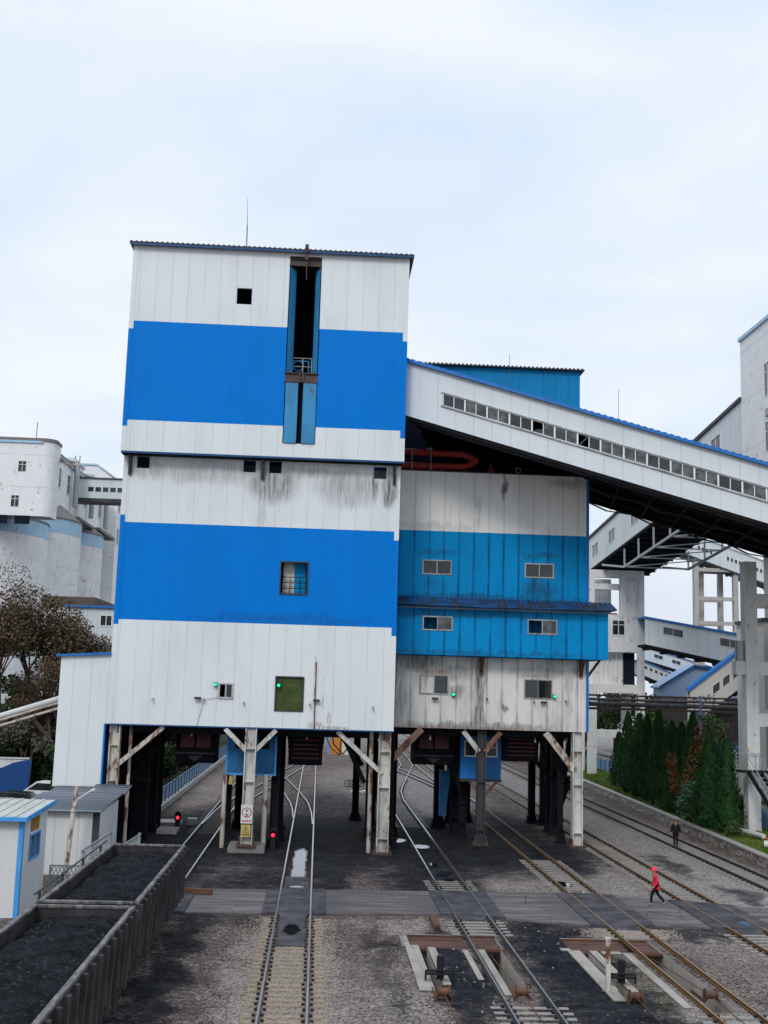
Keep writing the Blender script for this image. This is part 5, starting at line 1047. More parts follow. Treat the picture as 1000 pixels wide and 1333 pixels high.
mb = MB(); mb.box(1.75, 3.7, 167, 170, 0, 3.7); mb.build('body', 'orange', t); mb = MB(); mb.box(1.65, 1.9, 166.95, 167.1, 0, 3.7); mb.build('corner_trim', 'sky_trim', t); mb = MB(); mb.box(3.7, 4.75, 166.9, 168, 0, 2.75); mb.build('door', 'white_paint', t)
mb = MB(); rr = random.Random(2)
for i in range(5): mb.path([(3.2 + i * .35 + .28 * math.cos(a), 115 + .1 * i, .35 + .35 * math.sin(a)) for a in [k * math.pi / 5 for k in range(11)]], .04, 5)
tag(mb.build('coiled_wire', 'dark2'), 'loose dark wire coils lying far behind the centre bay', 'wire coil')
for i, (x, y, s_) in enumerate(((3.6, 108, .3), (4.2, 108.4, .22), (4.7, 108, .3), (4.25, 90.5, .3))):
    mb = MB(); mb.box(x - s_, x + s_, y - s_ * .7, y + s_ * .7, 0, s_ * 1.1); tag(mb.build('stone_block', 'concrete_l', None, bevel=.06), ['largest pale block by the wire coils', 'smallest pale block by the wire coils', 'rightmost dirty block by the wire coils', 'pale block lying left of the far dark column'][i], 'stone block', 'pale stone blocks behind the centre bay')
mb = MB(); rr = random.Random(11)
for i in range(170):
    x, y = rr.uniform(2.2, 20), rr.uniform(34, 50); r_ = rr.uniform(.02, .05)
    if any(p[0] - .1 < x < p[1] + .1 and p[2] - .1 < y < p[3] + .1 for p in pits): continue
    mb.hexa([(x - r_, y - r_, .0), (x + r_, y - r_ * .7, 0), (x + r_ * .8, y + r_, 0), (x - r_ * .7, y + r_ * .8, 0), (x - r_ * .6, y - r_ * .6, r_), (x + r_ * .5, y - r_ * .5, r_ * .8), (x + r_ * .4, y + r_ * .5, r_), (x - r_ * .5, y + r_ * .5, r_ * .7)])
tag(mb.build('loose_rubble', 'tie_grey'), 'scattered pale rubble on the ground around the pits', 'rubble', kind='stuff')

# blue palisade fence beside the leftmost track, on its low wall
t = thing('blue_fence', 'pale blue metal panel fence running back beside the leftmost track', 'fence', (-11.8, 82, 0)); y = 83.0; ps = []
mb = MB(); mb.box(-12.0, -11.6, 82, 178, 0, .45); mb.build('base_wall', 'concrete', t)
mb = MB(); mb.tube((-11.45, 82, .55), (-11.45, 178, .55), .06, 6); mb.build('pipe', 'steel_grey', t)
i = 0; fp = fpan = None
while y < 176 and i < 45:
    d = 2.1
    if fp is None:
        mb = MB(); mb.box(-11.86, -11.74, y - .06, y + .06, .45, 1.75); fp = mb.build('post', 'fence_dark', t)
        mb = MB(); mb.box(-11.81, -11.79, y + .1, y + d - .1, .55, 1.45); mb.box(-11.84, -11.76, y + .06, y + d - .06, 1.6, 1.66); mb.box(-11.83, -11.77, y + .06, y + d - .06, 1.45, 1.49); fpan = mb.build('panel', 'fence_pale', t)
    else:
        for o in (fp, fpan): c = o.copy(); col.objects.link(c); c.parent = t; c.location = (0, i * d, 0)
    y += d; i += 1

# ------------------------------------------------------------------ parked cars and blue hoarding on the left
def car(lab, x, y, rz, c):
    t = thing('parked_car', lab, 'car', (x, y, 0), 'cars parked behind the hut'); t.rotation_euler = (0, 0, rz)
    if c == 'car_white': t.scale = (1.05, 1, 1.25)
    def P(pts, x0, x1): mb = MB(); mb.prism(pts, lambda p: (x + x0, y + p[0], p[1]), lambda p: (x + x1, y + p[0], p[1])); return mb
    P([(-2.3, .35), (2.3, .35), (2.35, .75), (1.2, .95), (-1.6, 1.0), (-2.35, .8)], -.88, .88).build('body', c, t, bevel=.06)
    P([(-2.1, 1.0), (-1.5, 1.52), (.3, 1.55), (1.3, .95)], -.74, .74).build('cabin', c, t, bevel=.05)
    mb = MB()
    for sx_ in (-1, 1): mb.face([(x + sx_ * .745, y - 1.75, 1.04), (x + sx_ * .745, y - 1.35, 1.44), (x + sx_ * .745, y + .2, 1.47), (x + sx_ * .745, y + 1.0, 1.04)])
    mb.face([(x - .66, y - 2.05, 1.07), (x + .66, y - 2.05, 1.07), (x + .62, y - 1.58, 1.48), (x - .62, y - 1.58, 1.48)]); mb.face([(x - .66, y + 1.25, 1.02), (x + .66, y + 1.25, 1.02), (x + .6, y + .42, 1.5), (x - .6, y + .42, 1.5)]); mb.build('windows', 'glass', t)
    for sx_ in (-.8, .8):
        for sy in (-1.45, 1.4): mb = MB(); mb.tube((x + sx_ - .1, y + sy, .34), (x + sx_ + .1, y + sy, .34), .34, 18); mb.build('wheel', 'black', t)
car('black car parked with only its roof showing above the hut', -22.3, 87.0, R(78), 'car_black'); car('white car with black windows between two black cars', -20.9, 91.5, R(80), 'car_white')
car('silver car roof, lowest of the parked row behind the hut', -21.4, 82.0, R(75), 'car_silver'); car('farthest parked car, dark, half hidden behind the tower wing', -20.6, 98.5, R(82), 'car_black')
mb = MB(); mb.prism([(-40, 0), (-24.3, 0), (-24.1, 2.95), (-25.6, 2.6), (-26.6, 2.15), (-28, 1.95), (-40, 1.6)], lambda p: (p[0], 100.5, p[1]), lambda p: (p[0], 100.6, p[1])); h = mb.build('blue_hoarding', 'hoarding'); tag(h, 'deep blue hoarding with a slanting top behind the parked cars', 'hoarding')
mb = MB(); mb.box(-40, -24.9, 103, 103.2, 0, 2.75); mb.box(-40, -24.9, 102.9, 103.3, 2.75, 2.85); tag(mb.build('pale_shed_wall', 'shed_white'), 'low pale shed wall peeping over the blue hoarding', 'wall')

# small conveyor bridge coming in from the left
t = thing('left_conveyor', 'narrow open conveyor with a round white cover climbing to the tower wing', 'conveyor', (-25, 85, 5)); a, b = Vector((-36, 77, 1.6)), Vector((-15.6, 77, 8.35))
mb = MB(); mb.path([a + Vector((0, 0, .62)), b + Vector((0, 0, .62))], .2, 12); mb.build('cover', 'white_paint', t, smooth=True)
mb = MB(); 
for z, w_ in ((.36, .1), (.0, .12)):
    for dy in (-.6, .6): mb.bar(a + Vector((0, dy, z)), b + Vector((0, dy, z)), .12, w_)
mb.build('chord', 'rusty_white', t); mb = MB()
for i in range(20): p = a.lerp(b, i / 20); q = a.lerp(b, (i + 1) / 20); mb.bar(p + Vector((0, -.6, 0)), q + Vector((0, -.6, .36)), .05); mb.bar(p + Vector((0, -.6, 0)), p + Vector((0, -.6, .36)), .05)
mb.build('lattice', 'rust', t)

# ------------------------------------------------------------------ silos and head houses far left
def silo(lab, cx, cy, r, zt, roof=3.2):
    t = thing('coal_silo', lab, 'silo', (cx, cy, 0), 'row of white silos with a pale blue band'); mb = MB(); mb.lathe((cx, cy, 0), [(r, 0), (r, zt - 2.1)], 48); mb.build('barrel', 'silo', t, smooth=True)
    mb = MB(); mb.lathe((cx, cy, 0), [(r + .02, zt - 2.1), (r + .02, zt), (r - .1, zt)], 48); mb.build('blue_band', 'silo_band', t, smooth=False)
    mb = MB(); mb.lathe((cx, cy, 0), [(r + .1, zt), (r + .1, zt + .25), (r - 3.6, zt + roof), (0, zt + roof)], 48); mb.build('roof', 'roof_stone', t, smooth=False)
silo('nearest and widest silo, its left part cut off by the photo edge', -49.9, 161, 11, 30.9, .4); silo('silo right behind the widest one, with a stone cone roof', -45.6, 172, 9, 32.6); silo('third silo in the receding row', -46.3, 193, 9, 33.3); silo('last silo, almost hidden behind the tower', -48.3, 214, 9, 33.6)
hh = thing('silo_headhouse', 'white windowed head house with a rounded corner on top of the nearest silo', 'head house', (-45, 152, 31))
Hf = frame_map((0, 150, 0), (1, 0, 0), (0, -1, 0)); hx = -37.5
hwn = [(-40.6, -39.5, 36.4, 37.9), (-41.2, -40.1, 30.9 + .8, 33.3), (-47, -45.9, 36.4, 37.9)]
mb = MB(); wall(mb, Hf, -60, hx, 30.6, 40.6, .3, hwn); mb.lathe((hx, 151.5, 0), [(1.5, 30.6), (1.5, 40.6)], 12, -math.pi / 2, 0); mb.box(hx + 1.2, hx + 1.5, 151.5, 153.6, 30.6, 40.6); mb.box(hx - 8, hx + 1.2, 153.4, 153.6, 30.6, 40.6); mb.build('wall', 'headhouse', hh)
mb = MB(); mb.lathe((hx, 151.5, 0), [(1.65, 40.6), (1.65, 41.0), (0, 41.0)], 12, -math.pi / 2, 0); mb.box(-60, hx, 149.85, 153.8, 40.6, 41.0); mb.box(hx, hx + 1.6, 151.52, 153.8, 40.6, 40.98); mb.build('roof', 'roof_stone', hh)
mb = MB(); mb.box(-60, hx, 149.82, 149.99, 40.3, 40.6); mb.build('blue_cornice', 'silo_band', hh)
for a, b, c, d in hwn: window(hh, Hf, a + .06, b - .06, c + .06, d - .06, 2, .08, 'white_frame', 'glass', depth=.02, transom=d - .5)
Hs = frame_map((hx + 1.5, 0, 0), (0, 1, 0), (1, 0, 0)); window(hh, Hs, 151.9, 153.0, 31.9, 33.5, 2, .08, 'white_frame', 'glass', depth=.04)
mb = MB(); mb.box(-44.5, -41.5, 149.9, 150.2, 29.5, 30.6); mb.box(-40.5, -38.6, 149.9, 150.2, 29.5, 30.6); mb.build('opening', 'void', hh)
mb = MB(); mb.bar((-35.9, 153, 38.6), (-34.0, 153, 37.9), .4, .2); mb.bar((-35.9, 153, 39.1), (-34.0, 153, 38.0), .1, .1); mb.build('jib', 'brace_brown', hh); mb = MB(); mb.tube((-39, 152, 41), (-39, 152, 43.6), .05, 5); mb.build('lightning_rod', 'dark2', hh)
# gallery on top of the silo row, seen along its windowed side
sg = thing('silo_top_gallery', 'white gallery with tall windows and round pipes running along the silo tops', 'gallery', (-41, 190, 34)); Sg = frame_map((-39.6, 0, 0), (0, 1, 0), (1, 0, 0))
sw = [(168 + i * 6.3, 170 + i * 6.3, 37.6, 40.6) for i in range(6)]
mb = MB(); wall(mb, Sg, 163, 206, 34.5, 42.2, .3, sw); mb.box(-48, -39.9, 163, 163.3, 34.5, 42.2); mb.build('wall', 'headhouse', sg)
mb = MB(); mb.box(-48.5, -39.3, 162.8, 206, 42.2, 42.5); mb.build('roof', 'roof_stone', sg); mb = MB(); mb.box(-39.58, -39.3, 162.8, 206, 41.85, 42.19); mb.build('blue_cornice', 'silo_band', sg)
for a, b, c, d in sw: window(sg, Sg, a + .1, b - .1, c + .1, d - .1, 1, .12, 'white_frame', 'glass', depth=.1, transom=(c + d) / 2)
for y in (177.2, 189.8, 202.5): mb = MB(); mb.path([(-40.6, y, 42.7), (-40, y, 43.3), (-39.0, y, 43.1), (-38.8, y, 42.3), (-38.8, y, 36)], .42, 10); mb.build('pipe', 'steel_grey', sg)
mb = MB(); mb.box(-39.3, -37.6, 192, 206, 34.3, 34.8); mb.box(-39.4, -38.2, 178, 190, 34.2, 34.6); mb.build('ledge', 'roof_stone', sg)
fb = thing('far_white_building', 'tall white far building with a pale blue cornice behind the silo gallery', 'building', (-45, 212, 0)); 
Fb = frame_map((-37.9, 0, 0), (0, 1, 0), (1, 0, 0)); fw_ = [(209 + i * 3.6, 210.5 + i * 3.6, z, z + 3) for i in range(5) for z in (34, 40)]
mb = MB(); mb.prism([(-55, 0), (-38.2, 0), (-38.2, 45.5), (-42, 48.3), (-55, 48.3)], lambda p: (p[0], 208, p[1]), lambda p: (p[0], 208.3, p[1])); wall(mb, Fb, 208, 228, 0, 45.5, .3, fw_); mb.build('wall', 'headhouse', fb)
mb = MB(); mb.hexa([(-55, 207.8, 48.3), (-42, 207.8, 48.3), (-42, 228, 48.3), (-55, 228, 48.3), (-55, 207.8, 48.6), (-42, 207.8, 48.6), (-42, 228, 48.6), (-55, 228, 48.6)]); mb.hexa([(-42, 207.8, 48.3), (-37.7, 207.8, 45.4), (-37.7, 228, 45.4), (-42, 228, 48.3), (-42, 207.8, 48.6), (-37.7, 207.8, 45.7), (-37.7, 228, 45.7), (-42, 228, 48.6)]); mb.build('roof', 'silo_band', fb)
for a, b, c, d in fw_: window(fb, Fb, a + .1, b - .1, c + .1, d - .1, 1, .1, 'white_frame', 'glass', depth=.1)
mb = MB()
for x in (-46, -45.2): mb.tube((x, 207.9, 45), (x, 207.9, 50), .08, 5)
mb.build('roof_ladder', 'dark2', fb)
bx = thing('stair_block', 'small white block with blue cornice between the rounded head house and the link bridge', 'building', (-43, 186, 36)); mb = MB(); mb.box(-47, -41, 184, 192, 36, 44.6); mb.build('wall', 'headhouse', bx); mb = MB(); mb.box(-47.2, -40.8, 183.8, 192.2, 44.6, 44.95); mb.build('blue_cornice', 'silo_band', bx)
lb = thing('link_bridge', 'short white windowed link bridge running from the silo gallery behind the tower', 'link bridge', (-33, 180, 38)); Lf = frame_map((0, 180, 0), (1, 0, 0), (0, -1, 0)); lw = [(-37.6 + i * 1.15, -36.6 + i * 1.15, 38.9, 39.75) for i in range(9)]
mb = MB(); wall(mb, Lf, -39.5, -24, 37.9, 41.0, .2, lw); mb.box(-39.5, -24, 183, 183.2, 37.9, 41); mb.build('cladding', 'far_white', lb); mb = MB(); mb.box(-39.6, -24, 179.8, 183.4, 41, 41.2); mb.box(-39.4, -24, 179.9, 183.3, 37.3, 37.89); mb.build('slab', 'dark2', lb)
for a, b, c, d in lw: window(lb, Lf, a + .05, b - .05, c + .05, d - .05, 1, .06, 'white_frame', 'glass', depth=.03)
# low buildings in front of the silos
lg = thing('low_link_gallery', 'low white gallery with one window and a blue roof above the tower wing', 'gallery', (-20, 120, 14)); Lg = frame_map((0, 120, 0), (1, 0, 0), (0, -1, 0))
mb = MB(); wall(mb, Lg, -26.5, -14, 13.3, 17.1, .15, [(-22.9, -21.6, 15.2, 16.4)]); mb.box(-26.5, -14, 122.8, 123, 13.3, 17.1); mb.build('cladding', 'far_white', lg); mb = MB(); mb.box(-26.8, -14, 119.7, 123.2, 17.1, 17.3); mb.box(-26.5, -14, 119.9, 123, 13.1, 13.29); mb.build('roof', 'blue_trim', lg)
window(lg, Lg, -22.8, -21.7, 15.3, 16.3, 2, .1, 'white_frame', 'glass', depth=.04)
mb = MB(); mb.box(-30.5, -25.2, 128, 140, 0, 17.6); t = thing('stained_block', 'whitewashed block with a brown stained top behind the reddish tree', 'building', (-33, 134, 0)); mb.build('wall', 'silo', t); mb = MB(); mb.box(-30.7, -25, 127.8, 140.2, 17.6, 18.7); mb.build('parapet', 'parapet_brown', t)
mb = MB()
for x in (-30, -27.5): mb.box(x, x + 1.2, 127.9, 128.05, 10.5, 12.5)
mb.build('window', 'glass', t)
lc = MB(); lc.box(-24.5, -23.7, 121, 121.8, 0, 13.1); lc.box(-18.5, -17.7, 121, 121.8, 0, 13.1); lc.build('column', 'concrete', lg)

# ------------------------------------------------------------------ right background: transfer tower, galleries, trestles
ct = thing('transfer_tower', 'pale concrete transfer tower on legs behind the pipe bridge, right of the sooty building', 'transfer tower', (34.6, 136, 0)); Cf = frame_map((0, 132, 0), (1, 0, 0), (0, -1, 0)); cx0, cx1 = 31.3, 37.85
mb = MB()
wall(mb, Cf, cx0, cx1, 14.7, 19.1, .25, [(34.0, 35.5, 16.6, 18.35)]); mb.box(cx1 - .25, cx1, 132.26, 139, 14.7, 19.1); mb.box(cx0, cx1, 132, 139, 9.9, 10.9); mb.box(cx0, cx1 - .9, 133.2, 133.4, 10.9, 14.7)
for x in (31.3, 35.0, 37.2): mb.box(x, x + .65, 132.02, 132.7, 19.1, 24.2)
mb.box(cx0, cx1, 132.03, 132.69, 23.3, 24.21); mb.box(cx0 + .2, cx1 - .4, 132.1, 132.6, 21.9, 22.6); mb.box(35.7, 37.2, 132.2, 132.5, 19.1, 23.3)
for x in (31.3, 36.95):
    mb.box(x, x + .9, 132.01, 132.9, 0, 9.9); mb.box(x, x + .9, 138, 138.9, 0, 9.9)
mb.box(37.0, 37.84, 132.01, 132.4, 10.9, 14.7)
mb.box(32.2, 36.95, 132.1, 132.8, 4.8, 5.7); mb.build('frame', 'concrete_l', ct)
mb = MB(); x = 32.0
while x < 35.3: mb.box(x, x + .12, 133.02, 133.2, 10.9, 14.7); x += .55
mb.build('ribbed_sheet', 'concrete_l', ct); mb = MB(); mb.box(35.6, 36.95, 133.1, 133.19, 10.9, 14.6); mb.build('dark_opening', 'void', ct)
mb = MB(); mb.box(cx0 + .4, 34.4, 134, 139, 19.2, 23.3); mb.build('inner_wall', 'far_white', ct); mb = MB(); mb.box(35.4, 35.9, 133, 133.5, 0, 9.9); mb.build('pipe', 'steel_grey', ct)
window(ct, Cf, 34.06, 35.44, 16.66, 18.3, 2, .1, 'white_frame', 'glass', depth=.04, transom=17.8)
def gallery(name, lab, p0, p1, h0, h1, width, clad, roofm, wins=None, gl='glass', rooft=.25, deck='dark', truss=False, side=-1, cat='conveyor gallery', wpair=True):
    """p0->p1 lower edge of the near side; width is measured away from the viewer"""
    p0, p1 = Vector(p0), Vector(p1); d = p1 - p0; hd = Vector((d.x, d.y, 0)); L_ = hd.length; sl_ = d.z / L_; nn = Vector((hd.y, -hd.x, 0)).normalized() * (1 if side < 0 else -1)
    t = thing(name, lab, cat, tuple(p0)); fm = lambda u, w_, dd=0.0: p0 + hd.normalized() * u + Vector((0, 0, sl_ * u + w_ * ((h0 + (h1 - h0) * u / L_) / h0))) + nn * dd
    mb = MB(); wall(mb, fm, 0, L_, 0, h0, .12, [(a, b, c, e) for a, b, c, e in (wins or [])]); fbox(mb, fm, 0, L_, 0, h0, -width, -width + .12); mb.build('cladding', clad, t)
    mb = MB(); fbox(mb, fm, -.1, L_ + .1, h0 + .003, h0 + rooft, -width - .2, .2); mb.build('roof', roofm, t)
    mb = MB(); fbox(mb, fm, 0, L_, -.25, -.003, -width, .02); u = .5
    while u < L_: fbox(mb, fm, u, u + .2, -.5, -.251, -width + .05, -.05); u += 2.0
    mb.build('deck', deck, t)
    for (a, b, c, e) in (wins or []): window(t, fm, a + .04, b - .04, c + .04, e - .04, 2 if wpair else 1, .06, 'white_frame', gl, depth=.04)
    if truss:
        mb = MB()
        for dd in (-.1, -width + .1): mb.bar(fm(L_ * .12, -.5, dd), fm(L_ * .3, -2.4, dd), .22); mb.bar(fm(L_ * .3, -2.4, dd), fm(L_ * .72, -2.4, dd), .22); mb.bar(fm(L_ * .72, -2.4, dd), fm(L_ * .9, -.5, dd), .22)
        for k_ in range(5): q = .3 + .105 * k_; [mb.bar(fm(L_ * q, -.5, dd), fm(L_ * q, -2.4, dd), .16) for dd in (-.1, -width + .1)]; mb.bar(fm(L_ * q, -2.4, -.1), fm(L_ * q, -2.4, -width + .1), .12)
        for k_ in range(4): q = .3 + .105 * k_; mb.bar(fm(L_ * q, -2.4, -.1), fm(L_ * (q + .105), -2.4, -width + .1), .1)
        mb.build('hanging_truss', 'steel_grey', t)
    return t, fm
gallery('steep_gallery', 'steep white gallery climbing from the transfer tower, dark truss hanging under it', (32.4, 137, 24.6), (34.75, 92.02, 30.1), 3.8, 4.55, 7.5, 'far_white', 'dark2', [(1.5, 4.0, 1.2, 2.6), (8.0, 10.5, 1.2, 2.6), (16, 18.5, 1.2, 2.6), (38.5, 40.6, 1.3, 2.8)], truss=True)
gallery('cross_gallery', 'level white gallery with thin blue roof edge and two-pane windows right of the transfer tower', (35.9, 125, 15.35), (50.5, 125, 12.7), 2.85, 3.3, 3, 'far_white', 'blue_trim', [(2.0, 4.3, 1.5, 2.35), (8.4, 10.7, 1.5, 2.35)], rooft=.22)
gw = []
for a in (4.2, 11, 15.5, 20): gw += [(a + i * .62, a + .45 + i * .62, 1.3, 1.95) for i in range(4)]
gallery('high_far_gallery', 'far white gallery high above the slender trestle, sloping down to the right', (46.0, 170, 34.3), (75, 170, 24.6), 3.3, 3.3, 3.5, 'far_white', 'far_white', gw, rooft=.15, deck='dark2', wpair=False)
t = thing('slender_trestle', 'slender four-legged concrete trestle under the far high gallery', 'trestle', (59.5, 171, 0)); 
for x, y in ((56.4, 170), (58.2, 173), (61.6, 174), (62.6, 170.2)): mb = MB(); mb.box(x, x + .75, y, y + .75, 0, 30.6 - (x - 56) * .3); mb.build('leg', 'concrete', t)
mb = MB()
for z in (28.6, 24.2, 20.5, 12, 5): mb.box(57.15, 62.6, 170.1, 170.6, z, z + .55); mb.box(58.95, 61.6, 173.1, 173.6, z, z + .5)
mb.build('cross_beams', 'concrete', t)
gallery('low_far_gallery', 'far pale blue-white gallery with dark windows, upper of the two seen below the cross gallery', (57.0, 200, 15.9), (70, 200, 12.4), 2.2, 2.2, 4, 'far_white', 'far_blue', [(2 + i * 3.2, 3.6 + i * 3.2, .9, 1.6) for i in range(3)], rooft=.2)
gallery('low_far_gallery', 'far white gallery, lower of the two seen below the cross gallery', (55.5, 196, 13.2), (66, 196, 9.2), 2.3, 2.3, 4, 'far_white', 'far_blue', [(.6 + i * .9, 1.2 + i * .9, 1.2, 1.8) for i in range(5)], rooft=.2, wpair=False)
t = thing('gabled_hall', 'grey-blue hall with a blue low-pitched roof behind the windowed ramp', 'hall', (50, 150, 0)); mb = MB(); mb.prism([(45.3, 0), (56, 0), (56, 12.9), (49.6, 13.6), (45.3, 10.9)], lambda p: (p[0], 150, p[1]), lambda p: (p[0], 154, p[1])); mb.build('wall', 'hall_blue', t)
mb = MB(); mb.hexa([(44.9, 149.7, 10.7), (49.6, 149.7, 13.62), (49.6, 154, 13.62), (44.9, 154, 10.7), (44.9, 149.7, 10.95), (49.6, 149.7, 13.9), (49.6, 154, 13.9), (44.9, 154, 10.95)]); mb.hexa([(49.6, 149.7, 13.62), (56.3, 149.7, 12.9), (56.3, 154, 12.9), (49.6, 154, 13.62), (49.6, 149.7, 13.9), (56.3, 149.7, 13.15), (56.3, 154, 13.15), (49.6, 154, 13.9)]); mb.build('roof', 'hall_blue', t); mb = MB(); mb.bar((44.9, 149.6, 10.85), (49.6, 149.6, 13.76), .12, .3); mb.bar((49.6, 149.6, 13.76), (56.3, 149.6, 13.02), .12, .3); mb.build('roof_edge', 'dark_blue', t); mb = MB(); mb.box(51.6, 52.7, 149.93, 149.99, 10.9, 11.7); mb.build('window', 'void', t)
gallery('windowed_ramp', 'pale ramp gallery with a row of narrow windows rising behind the concrete trestle', (36.0, 110, 7.0), (46, 110, 14.6), 3.4, 3.4, .9, 'far_cream', 'blue_trim', [(2.2 + i * 1.0, 2.95 + i * 1.0, 1.3, 2.2) for i in range(7)], rooft=.3, wpair=False)
t = thing('dark_brick_house', 'dark brown brick house behind the cypresses', 'house', (39, 112, 0)); mb = MB(); mb.box(36.3, 47, 112, 122, 0, 9.4); mb.build('wall', 'brown_wall', t); mb = MB(); mb.box(36.0, 47.2, 111.6, 122.3, 9.4, 9.7); mb.box(36.0, 47.2, 111.5, 112, 5.2, 5.5); mb.build('roof', 'dark2', t)
t = thing('grey_annex', 'small grey walled annex with a dark doorway behind the rightmost cypress', 'annex', (42, 109, 0)); Af = frame_map((0, 108, 0), (1, 0, 0), (0, -1, 0)); mb = MB(); wall(mb, Af, 38.6, 50, 0, 5.0, .2, [(40.0, 41.3, 0.1, 2.6)]); mb.build('wall', 'concrete', t); mb = MB(); mb.box(38.5, 39.6, 107.7, 107.99, 0, 5.1); mb.build('white_pilaster', 'white_paint', t); mb = MB(); mb.box(40, 41.3, 108.4, 108.5, 0, 2.6); mb.build('doorway', 'void', t); mb = MB(); mb.box(38.4, 50, 107.6, 112, 5.0, 5.15); mb.build('roof', 'blue_trim', t)
# right-hand tower and low building at the picture's edge
t = thing('right_concrete_tower', 'tall whitewashed tower with narrow windows at the right edge', 'tower', (38, 86, 0)); Tf = frame_map((34.75, 0, 0), (0, 1, 0), (-1, 0, 0)); rw = [(85.6, 86.9, 33.7, 36.4), (85.6, 86.9, 29.2, 31.6), (81, 82.3, 34, 36.5)]
mb = MB(); wall(mb, Tf, 81.9 - 1.2, 92, 22, 39.8, .3, rw); mb.box(35.05, 44, 91.7, 92, 22, 39.8); mb.box(35.05, 44, 80.7, 81, 22, 39.8); mb.build('wall', 'headhouse', t); mb = MB(); mb.box(34.6, 44, 80.5, 92.15, 39.8, 40.1); mb.build('blue_cornice', 'silo_band', t)
for a, b, c, d in rw: window(t, Tf, a + .06, b - .06, c + .06, d - .06, 2, .08, 'white_frame', 'glass', depth=.03, transom=d - .8)
mb = MB(); mb.box(36, 44, 82, 91, 0, 22.02); mb.build('base', 'concrete', t)
mb = MB(); mb.box(34.62, 34.74, 85.9, 86.6, 32.0, 32.6); mb.build('ledge', 'concrete', t)
t = thing('yellowish_annex', 'cream two-storey annex with air conditioner at the right edge behind the trestle', 'building', (36, 90, 0)); Yf = frame_map((0, 90, 0), (1, 0, 0), (0, -1, 0)); mb = MB(); wall(mb, Yf, 35.5, 36.9, 0, 16.0, .2, [(35.7, 36.5, 9.6, 11.4), (35.7, 36.5, 4, 6)]); mb.box(35.5, 35.7, 90.2, 96, 0, 16.0); mb.build('wall', 'far_cream', t); mb = MB(); mb.box(35.3, 36.9, 89.8, 96, 16.0, 16.25); mb.build('roof', 'dark2', t)
window(t, Yf, 35.75, 36.45, 9.65, 11.35, 1, .08, 'white_frame', 'glass', depth=.03, transom=10.8)
mb = MB(); mb.box(35.5, 36.3, 89.5, 89.95, 8.2, 8.95); mb.tube((35.85, 89.48, 8.57), (35.85, 89.5, 8.57), .27, 14, k=1); mb.build('air_conditioner', ['white_paint', 'black'], t)
# pipe bridge with its laddered post
pb = thing('pipe_bridge', 'long rusty truss bridge carrying grey pipes across the yard behind the cypresses', 'pipe bridge', (33, 100, 8.5)); mb = MB()
for y in (100, 101.6):
    mb.box(19, 44, y - .08, y + .08, 9.62, 9.78); mb.box(19, 44, y - .08, y + .08, 8.45, 8.63)
mb.build('chord', 'rust_dark', pb); mb = MB(); x = 19.5; k_ = 0
while x < 43: mb.bar((x, 100, 8.6), (x + 1.7, 100, 9.65) if k_ % 2 else (x, 100, 9.65), .07); mb.bar((x, 100, 9.65) if not k_ % 2 else (x, 100, 8.6), (x + 1.7, 100, 8.6) if not k_ % 2 else (x, 100, 9.65), .07); mb.bar((x, 100, 8.6), (x, 101.6, 8.6), .07); x += 1.7; k_ += 1
mb.build('lattice', 'rust_dark', pb); mb = MB()
for y, z, r_ in ((100.5, 8.95, .2), (101.1, 8.9, .16), (100.7, 9.35, .13)): mb = MB(); mb.tube((19, y, z), (44, y, z), r_, 10); mb.build('pipe', 'pipe_grey', pb)
mb = MB(); mb.box(33.45, 33.85, 100.3, 100.7, 0, 8.45); mb.box(33.3, 34.0, 99.8, 101.7, 8.2, 8.44); mb.box(33.5, 33.7, 99.85, 99.99, 8.44, 9.9); mb.build('post', 'post_blue', pb)
mb = MB(); mb.tube((33.0, 100.2, 0), (33.0, 100.2, 8.3), .03, 5); mb.tube((33.35, 100.2, 0), (33.35, 100.2, 8.3), .03, 5); z = .4
while z < 8.2: mb.tube((33.0, 100.2, z), (33.35, 100.2, z), .025, 5); z += .4
mb.build('ladder', 'steel_grey', pb)
mb = MB()
for q in ((0, 2.6, 5.1), ): pass
# kerb wall, verge
mb = MB(); seg = [(26.1, 45), (26.5, 62), (27.0, 75), (27.7, 95), (28.5, 122), (29.4, 160)]
for p, q in zip(seg, seg[1:]): mb.hexa([(p[0], p[1], 0), (p[0] + .45, p[1], 0), (q[0] + .45, q[1], 0), (q[0], q[1], 0), (p[0], p[1], .55), (p[0] + .45, p[1], .55), (q[0] + .45, q[1], .55), (q[0], q[1], .55)])
kw = thing('stone_kerb_wall', 'low rubble stone wall along the rightmost track', 'wall', (27, 75, 0)); mb.build('rubble', 'stonewall', kw); mb = MB()
for p, q in zip(seg, seg[1:]):
    n_ = int((q[1] - p[1]) / 1.0)
    for i in range(n_):
        a, b = i / n_, (i + .985) / n_; xa, xb = p[0] + (q[0] - p[0]) * a, p[0] + (q[0] - p[0]) * b; ya, yb = p[1] + (q[1] - p[1]) * a, p[1] + (q[1] - p[1]) * b
        mb.hexa([(xa - .05, ya, .552), (xa + .5, ya, .552), (xb + .5, yb, .552), (xb - .05, yb, .552), (xa - .05, ya, .64), (xa + .5, ya, .64), (xb + .5, yb, .64), (xb - .05, yb, .64)])
mb.build('coping', 'coping', kw)
def vz(x, y, xk):
    return .5 + .25 * min(1, (x - xk) / 5) + .08 * noise.noise(Vector((x * .7, y * .7, 0)))
V = []; NX, NY = 16, 110
def kx(y):
    for p, q in zip(seg, seg[1:]):
        if p[1] <= y <= q[1]: return p[0] + (q[0] - p[0]) * (y - p[1]) / (q[1] - p[1]) + .5
    return seg[-1][0] + .5
